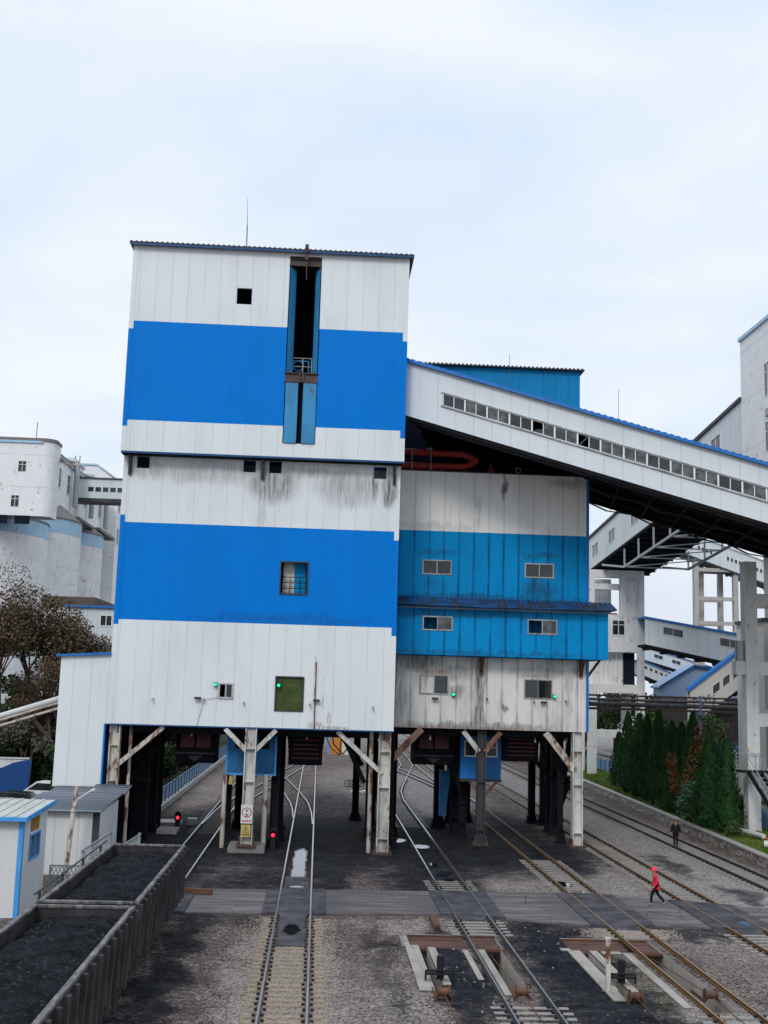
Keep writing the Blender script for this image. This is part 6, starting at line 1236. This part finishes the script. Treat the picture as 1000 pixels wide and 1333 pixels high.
for j in range(NY + 1):
    y = 45.2 + 114 * j / NY; k_ = kx(y)
    for i in range(NX + 1): x = k_ + (9.0) * i / NX; V.append((x, y, vz(x, y, k_)))
mb = MB(); mb.add(V, [(j * (NX + 1) + i, j * (NX + 1) + i + 1, (j + 1) * (NX + 1) + i + 1, (j + 1) * (NX + 1) + i) for j in range(NY) for i in range(NX)]); tag(mb.build('grass_bank', 'grass', None, smooth=True), kind='structure')
rr = random.Random(5); mb = MB()
for i in range(26000):
    y = 58 + 90 * rr.random() ** 1.3; k_ = kx(y); x = k_ + .08 + 5.5 * rr.random() ** 1.4; z = vz(x, y, k_); h = rr.uniform(.06, .22); a = rr.uniform(0, 6.28); w_ = .03 + h * .12; dx, dy = math.cos(a) * w_, math.sin(a) * w_
    mb.face([(x - dx, y - dy, z - .02), (x + dx, y + dy, z - .02), (x + rr.uniform(-.08, .08), y + rr.uniform(-.08, .08), z + h)])
tag(mb.build('grass', 'grass'), 'rough green grass on the verge behind the stone kerb', 'grass', kind='stuff')
# blue fence behind the cypresses with a lagged pipe above, red valves
for lab, x, y0, y1 in (('pale blue fence behind the far end of the cypress row', 34.2, 104, 150), ('pale blue fence panels at the foot of the trestle', 31.9, 70, 84)):
    t = thing('blue_fence', lab, 'fence', (x, y0, 0)); y = y0; m3 = MB()
    while y < y1: mb = MB(); mb.box(x - .06, x + .06, y - .06, y + .06, .4, 2.1); mb.build('post', 'fence_dark', t); m2 = MB(); m2.box(x - .02, x + .02, y + .1, y + 1.9, .75, 1.75); m2.build('panel', 'fence_pale', t); m3.box(x - .03, x + .03, y + .06, y + 1.94, 1.9, 1.97); m3.box(x - .03, x + .03, y + .06, y + 1.94, 1.78, 1.84); y += 2
    m3.build('rails', 'sky_trim', t)
    mb = MB(); mb.tube((x + .9, y0 - 6, 2.5), (x + .9, y1 + 10, 2.5), .32, 12); tag(mb.build('lagged_pipe', 'steel_grey', None, smooth=True), 'thick grey lagged pipe above the ' + ('far ' if y0 > 90 else 'near ') + 'blue fence', 'pipe')
t = thing('valve_set', 'red hydrant valves and white lagged pipes on the grass at the right edge', 'valve set', (29.3, 72.5, .6)); mb = MB(); mb.tube((29.5, 75.5, .95), (28.7, 81.5, .95), .16, 10); mb.tube((28.3, 72.4, .85), (29.4, 72.0, .85), .22, 12); mb.build('lagged_pipe', 'white_paint', t, smooth=False)
mb = MB()
for x, y, h in ((29.6, 73.8, 1.5), (29.3, 72.0, 1.5), (29.95, 73.2, 1.3)): mb.tube((x, y, .5), (x, y, h), .11, 10); mb.tube((x, y - .18, h - .3), (x, y + .18, h - .3), .16, 10); mb.tube((x, y, h), (x, y, h + .05), .22, 12)
mb.tube((28.9, 73.6, 1.0), (30.4, 73.0, 1.0), .1, 8); mb.build('valves', 'red_paint', t)
t = thing('rusty_cart', 'rusty brown cart with a dark wheel standing under the grey annex', 'cart', (33.2, 91, 0)); mb = MB(); mb.box(32.2, 33.9, 91, 92.6, 1.5, 2.4); mb.box(32.3, 33.2, 91.1, 92.4, 2.5, 2.9); mb.build('body', 'rust', t); mb = MB(); mb.tube((34.1, 90.7, 1.35), (34.1, 91.0, 1.35), .55, 16); mb.build('wheel', 'black', t)

# ------------------------------------------------------------------ trees and shrubs
def leafcloud(mb, centres, n, size, rr, flat=.6, k=None):
    tot = sum(c[3] * c[4] * c[5] for c in centres)
    for (cx, cy, cz, rx, ry, rz) in centres:
        m = max(6, int(n * rx * ry * rz / tot))
        for _ in range(m):
            while True:
                a, b, c = rr.uniform(-1, 1), rr.uniform(-1, 1), rr.uniform(-1, 1); q = a * a + b * b + c * c
                if q < 1 and rr.random() < .25 + .75 * q: break
            x, y, z = cx + a * rx, cy + b * ry, cz + c * rz; s_ = size * rr.uniform(.55, 1.35)
            u = Vector((rr.uniform(-1, 1), rr.uniform(-1, 1), rr.uniform(-1, 1))).normalized(); v = u.orthogonal().normalized()
            if rr.random() < .5: v = u.cross(v)
            p = Vector((x, y, z)); mb.face([p - u * s_ * .5, p + v * s_ * .3, p + u * s_ * .6, p - v * s_ * .35], k)
def branch(mb, p, d, r, l, depth, rr, ends, spread=.6):
    q = p + d * l; mb.tube(p, q, r, 6, r * .68, caps=False)
    if depth == 0: ends.append(q); return
    for i in range(3 if depth > 1 else 2):
        nd = (d + Vector((rr.uniform(-1, 1), rr.uniform(-1, 1), rr.uniform(-.25, .7))) * spread).normalized(); branch(mb, p.lerp(q, rr.uniform(.65, 1)), nd, r * .62, l * rr.uniform(.62, .85), depth - 1, rr, ends, spread)
def tree(name, lab, x, y, h, crown_r, m, n, size, seed, group=None, trunk_h=.35, base=0.0, cat='tree', depth=3, tip=.9):
    rr = random.Random(seed); t = thing(name, lab, cat, (x, y, base), group); mb = MB(); ends = []
    mb.tube((x, y, base), (x + rr.uniform(-.2, .2), y, base + h * trunk_h), h * .022, 8, h * .016, caps=False)
    for i in range(4 if depth > 2 else 3): branch(mb, Vector((x, y, base + h * trunk_h * rr.uniform(.8, 1))), Vector((rr.uniform(-.7, .7), rr.uniform(-.7, .7), 1)).normalized(), h * .012, h * .22, depth - 1, rr, ends, .55)
    mb.build('trunk', 'bark', t); cs = []
    for e in ends: r_ = crown_r * rr.uniform(.22, .42); cs.append((x + (e.x - x) * crown_r / (h * .28), y + (e.y - y) * crown_r / (h * .28), min(e.z, base + h * tip), r_, r_, r_ * .75))
    for i in range(10): a = rr.uniform(0, 6.28); q = rr.uniform(.2, .85) * crown_r; z = base + h * rr.uniform(trunk_h + .05, .92); sc_ = 1 - max(0, (z - base) / h - .6) * 1.4; cs.append((x + math.cos(a) * q * sc_, y + math.sin(a) * q * sc_, z, crown_r * .33, crown_r * .33, crown_r * .26))
    mb = MB(); leafcloud(mb, cs, n, size, rr); mb.build('crown', m, t); return t
def cypress_mesh(h, r, seed, m='cypress'):
    rr = random.Random(seed); mb = MB()
    # dense sprays hugging a lumpy spindle
    for _ in range(int(2300 * h / 7)):
        f = rr.random() ** 1.15; z = h * f; prof = r * (min(1, f * 6 + .35) * (1 - f) ** .62 * 1.15 + .03); a = rr.uniform(0, 6.283)
        lump = 1 + .42 * noise.noise(Vector((math.cos(a) * 1.6, math.sin(a) * 1.6, z * .9 + seed * 7))) ; q = prof * lump * (rr.uniform(.72, 1.04) if rr.random() < .85 else rr.uniform(1.0, 1.22)); s_ = rr.uniform(.10, .3)
        p = Vector((math.cos(a) * q, math.sin(a) * q, z)); up = Vector((math.cos(a) * .35 + rr.uniform(-.2, .2), math.sin(a) * .35 + rr.uniform(-.2, .2), 1)).normalized(); sd_ = Vector((-math.sin(a + rr.uniform(-.8, .8)), math.cos(a), 0)).normalized()
        mb.face([p - up * s_ * .4 , p + sd_ * s_ * .42, p + up * s_ * .95, p - sd_ * s_ * .42])
    core = [(r * .72 * ((min(1, f * 6 + .3)) * (1 - f) ** .62 * 1.1), h * f) for f in [i / 12 for i in range(13)]]; mb.lathe((0, 0, 0), core, 9)
    return mb
cyp = [(30.77, 116.8, 5.6), (29.9, 110, 7.1), (29.7, 105.5, 7.4), (29.5, 102.1, 7.1), (29.2, 97.7, 8.1), (28.9, 93, 7.5), (28.85, 90.4, 6.7), (28.75, 87.3, 7.9), (28.3, 82.4, 6.3), (28.55, 79.5, 6.5)]
cl_ = ['farthest and shortest cypress, beside the white post', 'second cypress from the far end of the row', 'third cypress from the far end of the row', 'fourth cypress from the far end, as tall as its neighbours', 'tallest cypress of the row, in its middle', 'narrow green cypress just left of the browning one', 'cypress with a browning left side', 'cypress with orange-brown sprays just left of the laddered post', 'dark cypress right of the laddered post, behind the rightmost one', 'rightmost cypress, in front of the grey annex']
for i, (x, y, h) in enumerate(cyp):
    t = thing('cypress_tree', cl_[i], 'cypress', (x, y, .5), 'row of cypresses on the verge'); mb = cypress_mesh(h * (.94, 1.05, 1, 1.04, .97)[i % 5], .92 + .1 * (i % 3), 31 + i); mb.v = [(v[0] + x, v[1] + y, v[2] + .65) for v in mb.v]; mb.build('crown', 'cypress', t)
    mb = MB(); mb.tube((x, y, .4), (x, y, 2), .12, 7); mb.build('trunk', 'bark', t)
    if i in (6, 7):
        rr = random.Random(i); mb = MB(); cs = [(x - .75 + .2 * j * (1 if i == 7 else -.5), y - .75, .8 + h * (.3 + .1 * j), .5, .4, .7) for j in range(6 if i == 7 else 4)]; leafcloud(mb, cs, 650, .16, rr); mb.build('brown_sprays', 'cypress_brown', t)
def shrub(name, lab, x, y, z, r, h, m, n, size, seed, group=None):
    rr = random.Random(seed); t = thing(name, lab, 'shrub', (x, y, z), group); mb = MB(); cs = [(x + rr.uniform(-.5, .5) * r, y + rr.uniform(-.5, .5) * r, z + h * rr.uniform(.2, .8), r * .55, r * .55, h * .25) for _ in range(9)]; leafcloud(mb, cs, n, size, rr); mb.build('foliage', m, t)
    mb = MB()
    for i in range(7): a = i * .9; mb.tube((x, y, z), (x + math.cos(a) * r * .6, y + math.sin(a) * r * .6, z + h * .8), .035, 5, .01, caps=False)
    mb.build('stems', 'bark', t)
shrub('broad_shrub', 'broad bluish-green bush in front of the laddered post', 28.2, 84.6, .55, 1.5, 3.3, 'shrub', 2600, .2, 3)
shrub('low_shrub', 'small bush at the foot of the rightmost cypress', 28.2, 77.6, .55, .7, 1.2, 'leaf_mid', 500, .14, 4, 'low bushes at the foot of the cypresses'); shrub('low_shrub', 'small pale weed bush near the far cypresses', 28.5, 95.0, .55, .55, .9, 'leaf_mid', 300, .14, 5, 'low bushes at the foot of the cypresses')
tree('poplar_tree', 'small light poplar rising in front of the windowed ramp', 36.9, 108, 11.6, 1.9, 'leaf_mid', 900, .3, 12, trunk_h=.3)
tree('round_tree', 'round green tree between the transfer tower and the far hall', 39.5, 142, 12.0, 3.4, 'leaf_mid', 2600, .42, 13, 'green trees behind the cypress row'); tree('round_tree', 'brownish tree hugging the transfer tower’s right leg', 38.6, 148, 12.4, 2.8, 'leaf_pale', 1500, .42, 14, 'green trees behind the cypress row')
tree('round_tree', 'dark tree showing through the transfer tower legs on the left', 32.5, 150, 10.5, 4.2, 'leaf_dark', 3200, .45, 15, 'green trees behind the cypress row'); tree('round_tree', 'dark tree showing through the transfer tower legs on the right', 37.0, 158, 9.8, 4.4, 'leaf_dark', 3200, .45, 16, 'green trees behind the cypress row')
tree('round_tree', 'leafy tree between the cypresses and the dark house', 35.0, 118, 8.6, 3.2, 'leaf_mid', 2400, .34, 17, 'green trees behind the cypress row'); tree('round_tree', 'loose pale-leaved tree in front of the dark house', 37.0, 106, 7.2, 2.2, 'shrub', 1100, .3, 18, 'green trees behind the cypress row')
tree('round_tree', 'low dark tree seen right behind the sooty building’s white column', 27.5, 160, 9, 4.5, 'leaf_dark', 3000, .5, 19, 'green trees behind the cypress row')
for i, (x, y, h, r_, lab) in enumerate(((25.5, 190, 9, 5, 'far tree low behind the right trestle legs'), (31, 205, 10, 6, 'far tree behind the second one seen through the transfer tower'), (45, 190, 11, 5, 'far tree left of the pale far galleries'), (20, 215, 7, 5, 'farthest low tree, behind the blue cabin'))): tree('round_tree', lab, x, y, h, r_, 'leaf_dark', 2200, .6, 60 + i, 'green trees behind the cypress row', trunk_h=.2)
# left: reddish half-bare tree and the dark grove
tree('autumn_tree', 'reddish-brown half-bare tree in front of the white silos at the left edge', -27.0, 107, 21.0, 5.2, 'leaf_autumn', 34000, .25, 21, trunk_h=.16, depth=5)
tree('autumn_tree', 'thinner bare-branched tree just left of the tower wing', -22.6, 104, 15.5, 2.9, 'leaf_autumn', 9000, .2, 22, trunk_h=.2, depth=5)
gl_ = ['dark tree behind the parked cars, nearest the blue hoarding', 'dark tree with pale greyish leaves above the parked cars', 'dark tree close to the left side of the tower wing', 'bright green bush-like tree at the left edge above the hoarding', 'dark tree filling the gap below the left conveyor', 'tree deepest in the left grove', 'tall dark tree behind the tower wing', 'low dark tree against the left edge behind the hoarding']
for i, (x, y, h, r_, m) in enumerate(((-27.5, 112, 9.5, 3.4, 'leaf_dark'), (-25.5, 106, 8.5, 2.6, 'leaf_pale'), (-21.8, 110, 9.0, 3.0, 'leaf_dark'), (-32, 110, 8.5, 3.2, 'leaf_mid'), (-30, 118, 10, 4, 'leaf_dark'), (-24, 124, 11, 4.2, 'leaf_dark'), (-17.5, 112, 10, 3.4, 'leaf_dark'), (-36, 122, 11, 4.4, 'leaf_dark'))):
    tree('grove_tree', gl_[i], x, y, h, r_, m, 5200, .42, 40 + i, 'trees of the left grove', trunk_h=.18)
gl2 = ['nearest dark tree behind the blue fence under the tower', 'second dark tree behind the blue fence', 'third dark tree behind the blue fence', 'fourth dark tree behind the blue fence', 'fifth dark tree behind the blue fence', 'sixth and farthest dark tree behind the blue fence', 'tree behind the dark tower legs, left of the fence']
for i, (x, y, h, r_) in enumerate(((-15.2, 98, 9, 2.5), (-15.4, 108, 10, 2.8), (-15.6, 119, 10, 3), (-15.4, 131, 10, 3.2), (-16, 145, 11, 3.6), (-16.5, 162, 11, 4), (-17.8, 90, 8, 2.2))): tree('grove_tree', gl2[i], x, y, h, r_, 'leaf_dark', 4500, .42, 70 + i, 'trees behind the blue fence', trunk_h=.16)
for i, (x, y, h, r_) in enumerate(((-8, 215, 6, 5), (3, 230, 5.5, 5.5), (12, 240, 6, 5.5), (-17, 190, 12, 5))): tree('far_tree', ['far tree line clump left of the centre track', 'far tree line clump behind the orange cabin', 'far tree line clump behind the sooty bays', 'tall far tree at the end of the blue fence'][i], x, y, h, r_, 'leaf_mid', 1500, .6, 90 + i, 'trees closing the yard far behind', trunk_h=.1)

# ballast stones lying loose between and beside the nearest ties
rr = random.Random(77); mb = MB()
def stone(x, y, z, r_):
    a = rr.uniform(0, 6.28); c, s_ = math.cos(a) * r_, math.sin(a) * r_; k_ = rr.uniform(.6, 1.1)
    mb.hexa([(x - c, y - s_, z), (x + s_, y - c, z), (x + c, y + s_, z), (x - s_, y + c, z), (x - c * .6, y - s_ * .5, z + r_ * k_), (x + s_ * .5, y - c * .6, z + r_ * k_ * .8), (x + c * .5, y + s_ * .6, z + r_ * k_), (x - s_ * .6, y + c * .5, z + r_ * k_ * .9)])
for i in range(15000):
    tx, ya, yb = rr.choice([(TR[1], 33.5, 51), (TR[1], 33.5, 51), (TR[1], 33.5, 51), (TR[3], 48.3, 50)])
    o_ = rr.gauss(0, .85)
    if abs(o_) > 2.2 or abs(abs(o_) - .735) < .1: continue
    y = rr.uniform(ya, yb)
    if tx == TR[1] and abs(o_) < .68 and y > 45.6: continue
    stone(tx + o_, y, .0 if rr.random() < .6 else .03, rr.uniform(.015, .042))
tag(mb.build('ballast_stones', ['ballast']), 'loose pale ballast stones strewn over the nearest ties', 'ballast', kind='stuff')

# ------------------------------------------------------------------ people
def person(lab, x, y, z, fdir, J, garments, h=1.7):
    """J: joints as (forward, left, up) for a 1.7 m figure; garments dress the one skinned body"""
    f = Vector((math.sin(fdir), math.cos(fdir), 0)); l = Vector((-f.y, f.x, 0)); k_ = h / 1.7
    W = lambda p: f * (p[0] * k_) + l * (p[1] * k_) + Vector((0, 0, p[2] * k_))
    t = thing('person', lab, 'person', (x, y, z))
    def skin(name, verts, edges, rad, m, par, root=0, sub=2):
        me = bpy.data.meshes.new(name); me.from_pydata([tuple(W(v)) for v in verts], edges, []); o = bpy.data.objects.new(name, me); col.objects.link(o); o.parent = par; me.materials.append(mt[m])
        sk = o.modifiers.new('skin', 'SKIN'); sk.use_smooth_shade = True; sd_ = me.skin_vertices[0].data if me.skin_vertices else None
        if sd_ is None:
            bm = bmesh.new(); bm.from_mesh(me); ly = bm.verts.layers.skin.verify(); bm.to_mesh(me); bm.free(); sd_ = me.skin_vertices[0].data
        for i, r_ in enumerate(rad): sd_[i].radius = (r_[0] * k_, r_[1] * k_) if isinstance(r_, tuple) else (r_ * k_, r_ * k_); sd_[i].use_root = (i == root)
        ss = o.modifiers.new('sub', 'SUBSURF'); ss.levels = sub; ss.render_levels = sub; return o
    V = []; E_ = []; Rr = []; ix = {}
    def jn(n_, p, r_, par=None):
        ix[n_] = len(V); V.append(p); Rr.append(r_)
        if par: E_.append((ix[par], ix[n_]))
    jn('pelvis', J['pelvis'], (.14, .11)); jn('chest', J['chest'], (.155, .11), 'pelvis'); jn('neck', J['neck'], .055, 'chest'); jn('jaw', tuple(a + b for a, b in zip(J['head'], (.01, 0, -.07))), (.062, .072), 'neck'); jn('head', tuple(a + b for a, b in zip(J['head'], (0, 0, .03))), (.078, .095), 'jaw'); jn('crown', tuple(a + b for a, b in zip(J['head'], (-.01, 0, .09))), (.06, .07), 'head'); jn('nose', tuple(a + b for a, b in zip(J['head'], (.105, 0, -.02))), .012, 'head')
    for sd_, sg in (('L', 1), ('R', -1)):
        jn('sh' + sd_, J['sh' + sd_], .06, 'chest'); jn('el' + sd_, J['el' + sd_], .045, 'sh' + sd_); jn('wr' + sd_, J['wr' + sd_], .028, 'el' + sd_)
        e, w_ = Vector(J['el' + sd_]), Vector(J['wr' + sd_]); d = (w_ - e).normalized(); side_ = Vector((1, 0, 0)).cross(d); side_ = (side_ if side_.length > .1 else Vector((0, 1, 0))).normalized(); fw_ = d.cross(side_).normalized()
        pm = w_ + d * .05; jn('pa' + sd_, tuple(pm), (.030, .018), 'wr' + sd_)
        for q, ln in enumerate((.065, .078, .072, .055)):
            b = pm + d * .035 + fw_ * (.027 - .018 * q); m1 = b + d * ln * .55 + side_ * .008 * sg; m2 = m1 + d * ln * .45 + side_ * .02 * sg
            jn('f%s%d' % (sd_, q), tuple(b), .009, 'pa' + sd_); jn('g%s%d' % (sd_, q), tuple(m1), .0085, 'f%s%d' % (sd_, q)); jn('h%s%d' % (sd_, q), tuple(m2), .007, 'g%s%d' % (sd_, q))
        b = w_ + d * .03 + fw_ * .03; jn('th' + sd_, tuple(b), .011, 'wr' + sd_); jn('ti' + sd_, tuple(b + d * .04 + fw_ * .02), .009, 'th' + sd_)
        jn('hp' + sd_, J['hp' + sd_], .085, 'pelvis'); jn('kn' + sd_, J['kn' + sd_], .058, 'hp' + sd_); jn('an' + sd_, J['an' + sd_], .034, 'kn' + sd_); jn('to' + sd_, tuple(Vector(J['an' + sd_]).lerp(Vector(J['to' + sd_]), .6)), .016, 'an' + sd_)
    body = skin('body', V, E_, Rr, 'skin', t)
    jk, jr, arms, tr_, shoe = garments['jacket'], None, garments.get('sleeve'), garments['trousers'], garments['shoes']
    low = tuple(a + b for a, b in zip(J['pelvis'], (0, 0, -.16))); topc = tuple(a * .5 + b * .5 for a, b in zip(J['chest'], J['neck']))
    skin('jacket', [J['pelvis'], low, J['chest'], topc, J['shL'], J['elL'], J['wrL'], J['shR'], J['elR'], J['wrR']], [(0, 1), (0, 2), (2, 3), (2, 4), (4, 5), (5, 6), (2, 7), (7, 8), (8, 9)], [(.20, .165), (.215, .18), (.20, .155), (.12, .10), .098, .08, .062, .098, .08, .062], jk, t)
    skin('trousers', [J['pelvis'], J['hpL'], J['knL'], tuple(Vector(J['anL']) + Vector((0, 0, .01))), J['hpR'], J['knR'], tuple(Vector(J['anR']) + Vector((0, 0, .01)))], [(0, 1), (1, 2), (2, 3), (0, 4), (4, 5), (5, 6)], [(.15, .12), .105, .078, .06, .105, .078, .06], tr_, t)
    for sd_ in 'LR': a, b = Vector(J['an' + sd_]), Vector(J['to' + sd_]); skin('shoe', [tuple(a + Vector((0, 0, -.03)) - (b - a) * .2), tuple(a.lerp(b, .5) + Vector((0, 0, -.02))), tuple(b)], [(0, 1), (1, 2)], [(.062, .06), (.062, .05), (.05, .038)], shoe, t)
    H = Vector(J['head'])
    if garments.get('yoke'):
        skin('sleeve_panel', [J['shL'], tuple(Vector(J['shL']).lerp(Vector(J['elL']), .7))], [(0, 1)], [.094, .075], garments['yoke'], t); skin('sleeve_panel', [J['shR'], tuple(Vector(J['shR']).lerp(Vector(J['elR']), .7))], [(0, 1)], [.094, .075], garments['yoke'], t)
    if garments.get('helmet'):
        mb = MB(); c = W((H.x, H.y, H.z + .05)); mb.lathe(c, [(.165 * k_, -.005), (.13 * k_, .004), (.128 * k_, .05), (.105 * k_, .11), (.06 * k_, .145), (0, .155)], 20); o = mb.build('helmet', garments['helmet'], None, smooth=True); o.parent = t; o.location = Vector((o.location.x, o.location.y, o.location.z)); ORG[o.name] = Vector((0, 0, 0))
    else: skin('hair', [tuple(H + Vector((-.02, 0, .08))), tuple(H + Vector((-.035, 0, -.02)))], [(0, 1)], [(.088, .1), (.085, .085)], 'hair', t)
    for sg in (-1, 1):
        mb = MB(); c = W((H.x + .088, sg * .032, H.z + .012)); mb.tube(c - f * .006, c + f * .006, .011 * k_, 8); o = mb.build('eye', 'black', None); o.parent = t
    return t, W
walk = dict(pelvis=(0, 0, .93), chest=(.03, 0, 1.22), neck=(.05, 0, 1.45), head=(.08, 0, 1.57), shL=(.04, .18, 1.39), elL=(-.07, .25, 1.14), wrL=(.08, .27, .95), shR=(.04, -.18, 1.39), elR=(.0, -.26, 1.12), wrR=(.14, -.24, .98),
    hpL=(0, .09, .88), knL=(.21, .10, .50), anL=(.24, .10, .09), toL=(.40, .11, .04), hpR=(0, -.09, .88), knR=(-.10, -.10, .50), anR=(-.42, -.10, .14), toR=(-.30, -.11, .04))
P1, W1 = person('person in red jacket and red helmet, black trousers, striding over the crossing', 16.3, 55.2, .10, R(-80), walk, dict(jacket='jacket_red', trousers='cloth_black', shoes='shoe_grey', helmet='helmet_red', yoke='jacket_grey'), 1.68)
mb = MB(); a = Vector((16.3, 55.2, .10)) + W1((.18, -.24, .95)); mb.tube(a + Vector((.25, 0, -.1)), a + Vector((-.78, -.1, .42)), .016, 6); tag(mb.build('stick', 'cloth_black'), 'thin black stick carried by the person in red', 'stick')
stand = dict(pelvis=(0, 0, .93), chest=(.02, 0, 1.22), neck=(.03, 0, 1.45), head=(.05, 0, 1.57), shL=(.02, .19, 1.39), elL=(-.03, .27, 1.13), wrL=(.03, .29, .90), shR=(.02, -.19, 1.39), elR=(.03, -.27, 1.13), wrR=(.12, -.27, .92),
    hpL=(0, .09, .88), knL=(.10, .09, .50), anL=(.05, .08, .10), toL=(.21, .09, .05), hpR=(0, -.09, .88), knR=(.03, -.09, .50), anR=(-.14, -.08, .10), toR=(.01, -.09, .04))
person('person in dark clothes walking on the rightmost track by the stone kerb', 23.85, 76.2, .06, R(-165), stand, dict(jacket='cloth_black', trousers='cloth_black', shoes='cloth_black'), 1.68)

# undergrowth behind the blue fence and in the left grove
ul = ['behind the near end of the blue fence', 'second along the blue fence', 'third along the blue fence', 'fourth along the blue fence', 'fifth along the blue fence', 'sixth along the blue fence', 'seventh along the blue fence', 'behind the far end of the blue fence']
for i in range(8):
    y = 88 + i * 11; shrub('dark_bush', 'dark bush ' + ul[i], -14.9 - .1 * i, y, 0, 2.3, 4.6, 'leaf_dark', 3000, .36, 120 + i, 'bushes behind the blue fence')
ul = ['under the reddish tree, left', 'under the reddish tree, right', 'between the hoarding and the tower wing', 'left of the tower wing, behind the cars', 'deep in the left grove', 'at the left edge behind the hoarding']
for i, (x, y) in enumerate(((-29, 106), (-25.5, 109), (-22.5, 108), (-20, 106), (-26, 116), (-33, 107))): shrub('dark_bush', 'dark bush ' + ul[i], x, y, 0, 2.6, 4.6, 'leaf_dark', 3000, .36, 140 + i, 'bushes of the left grove')
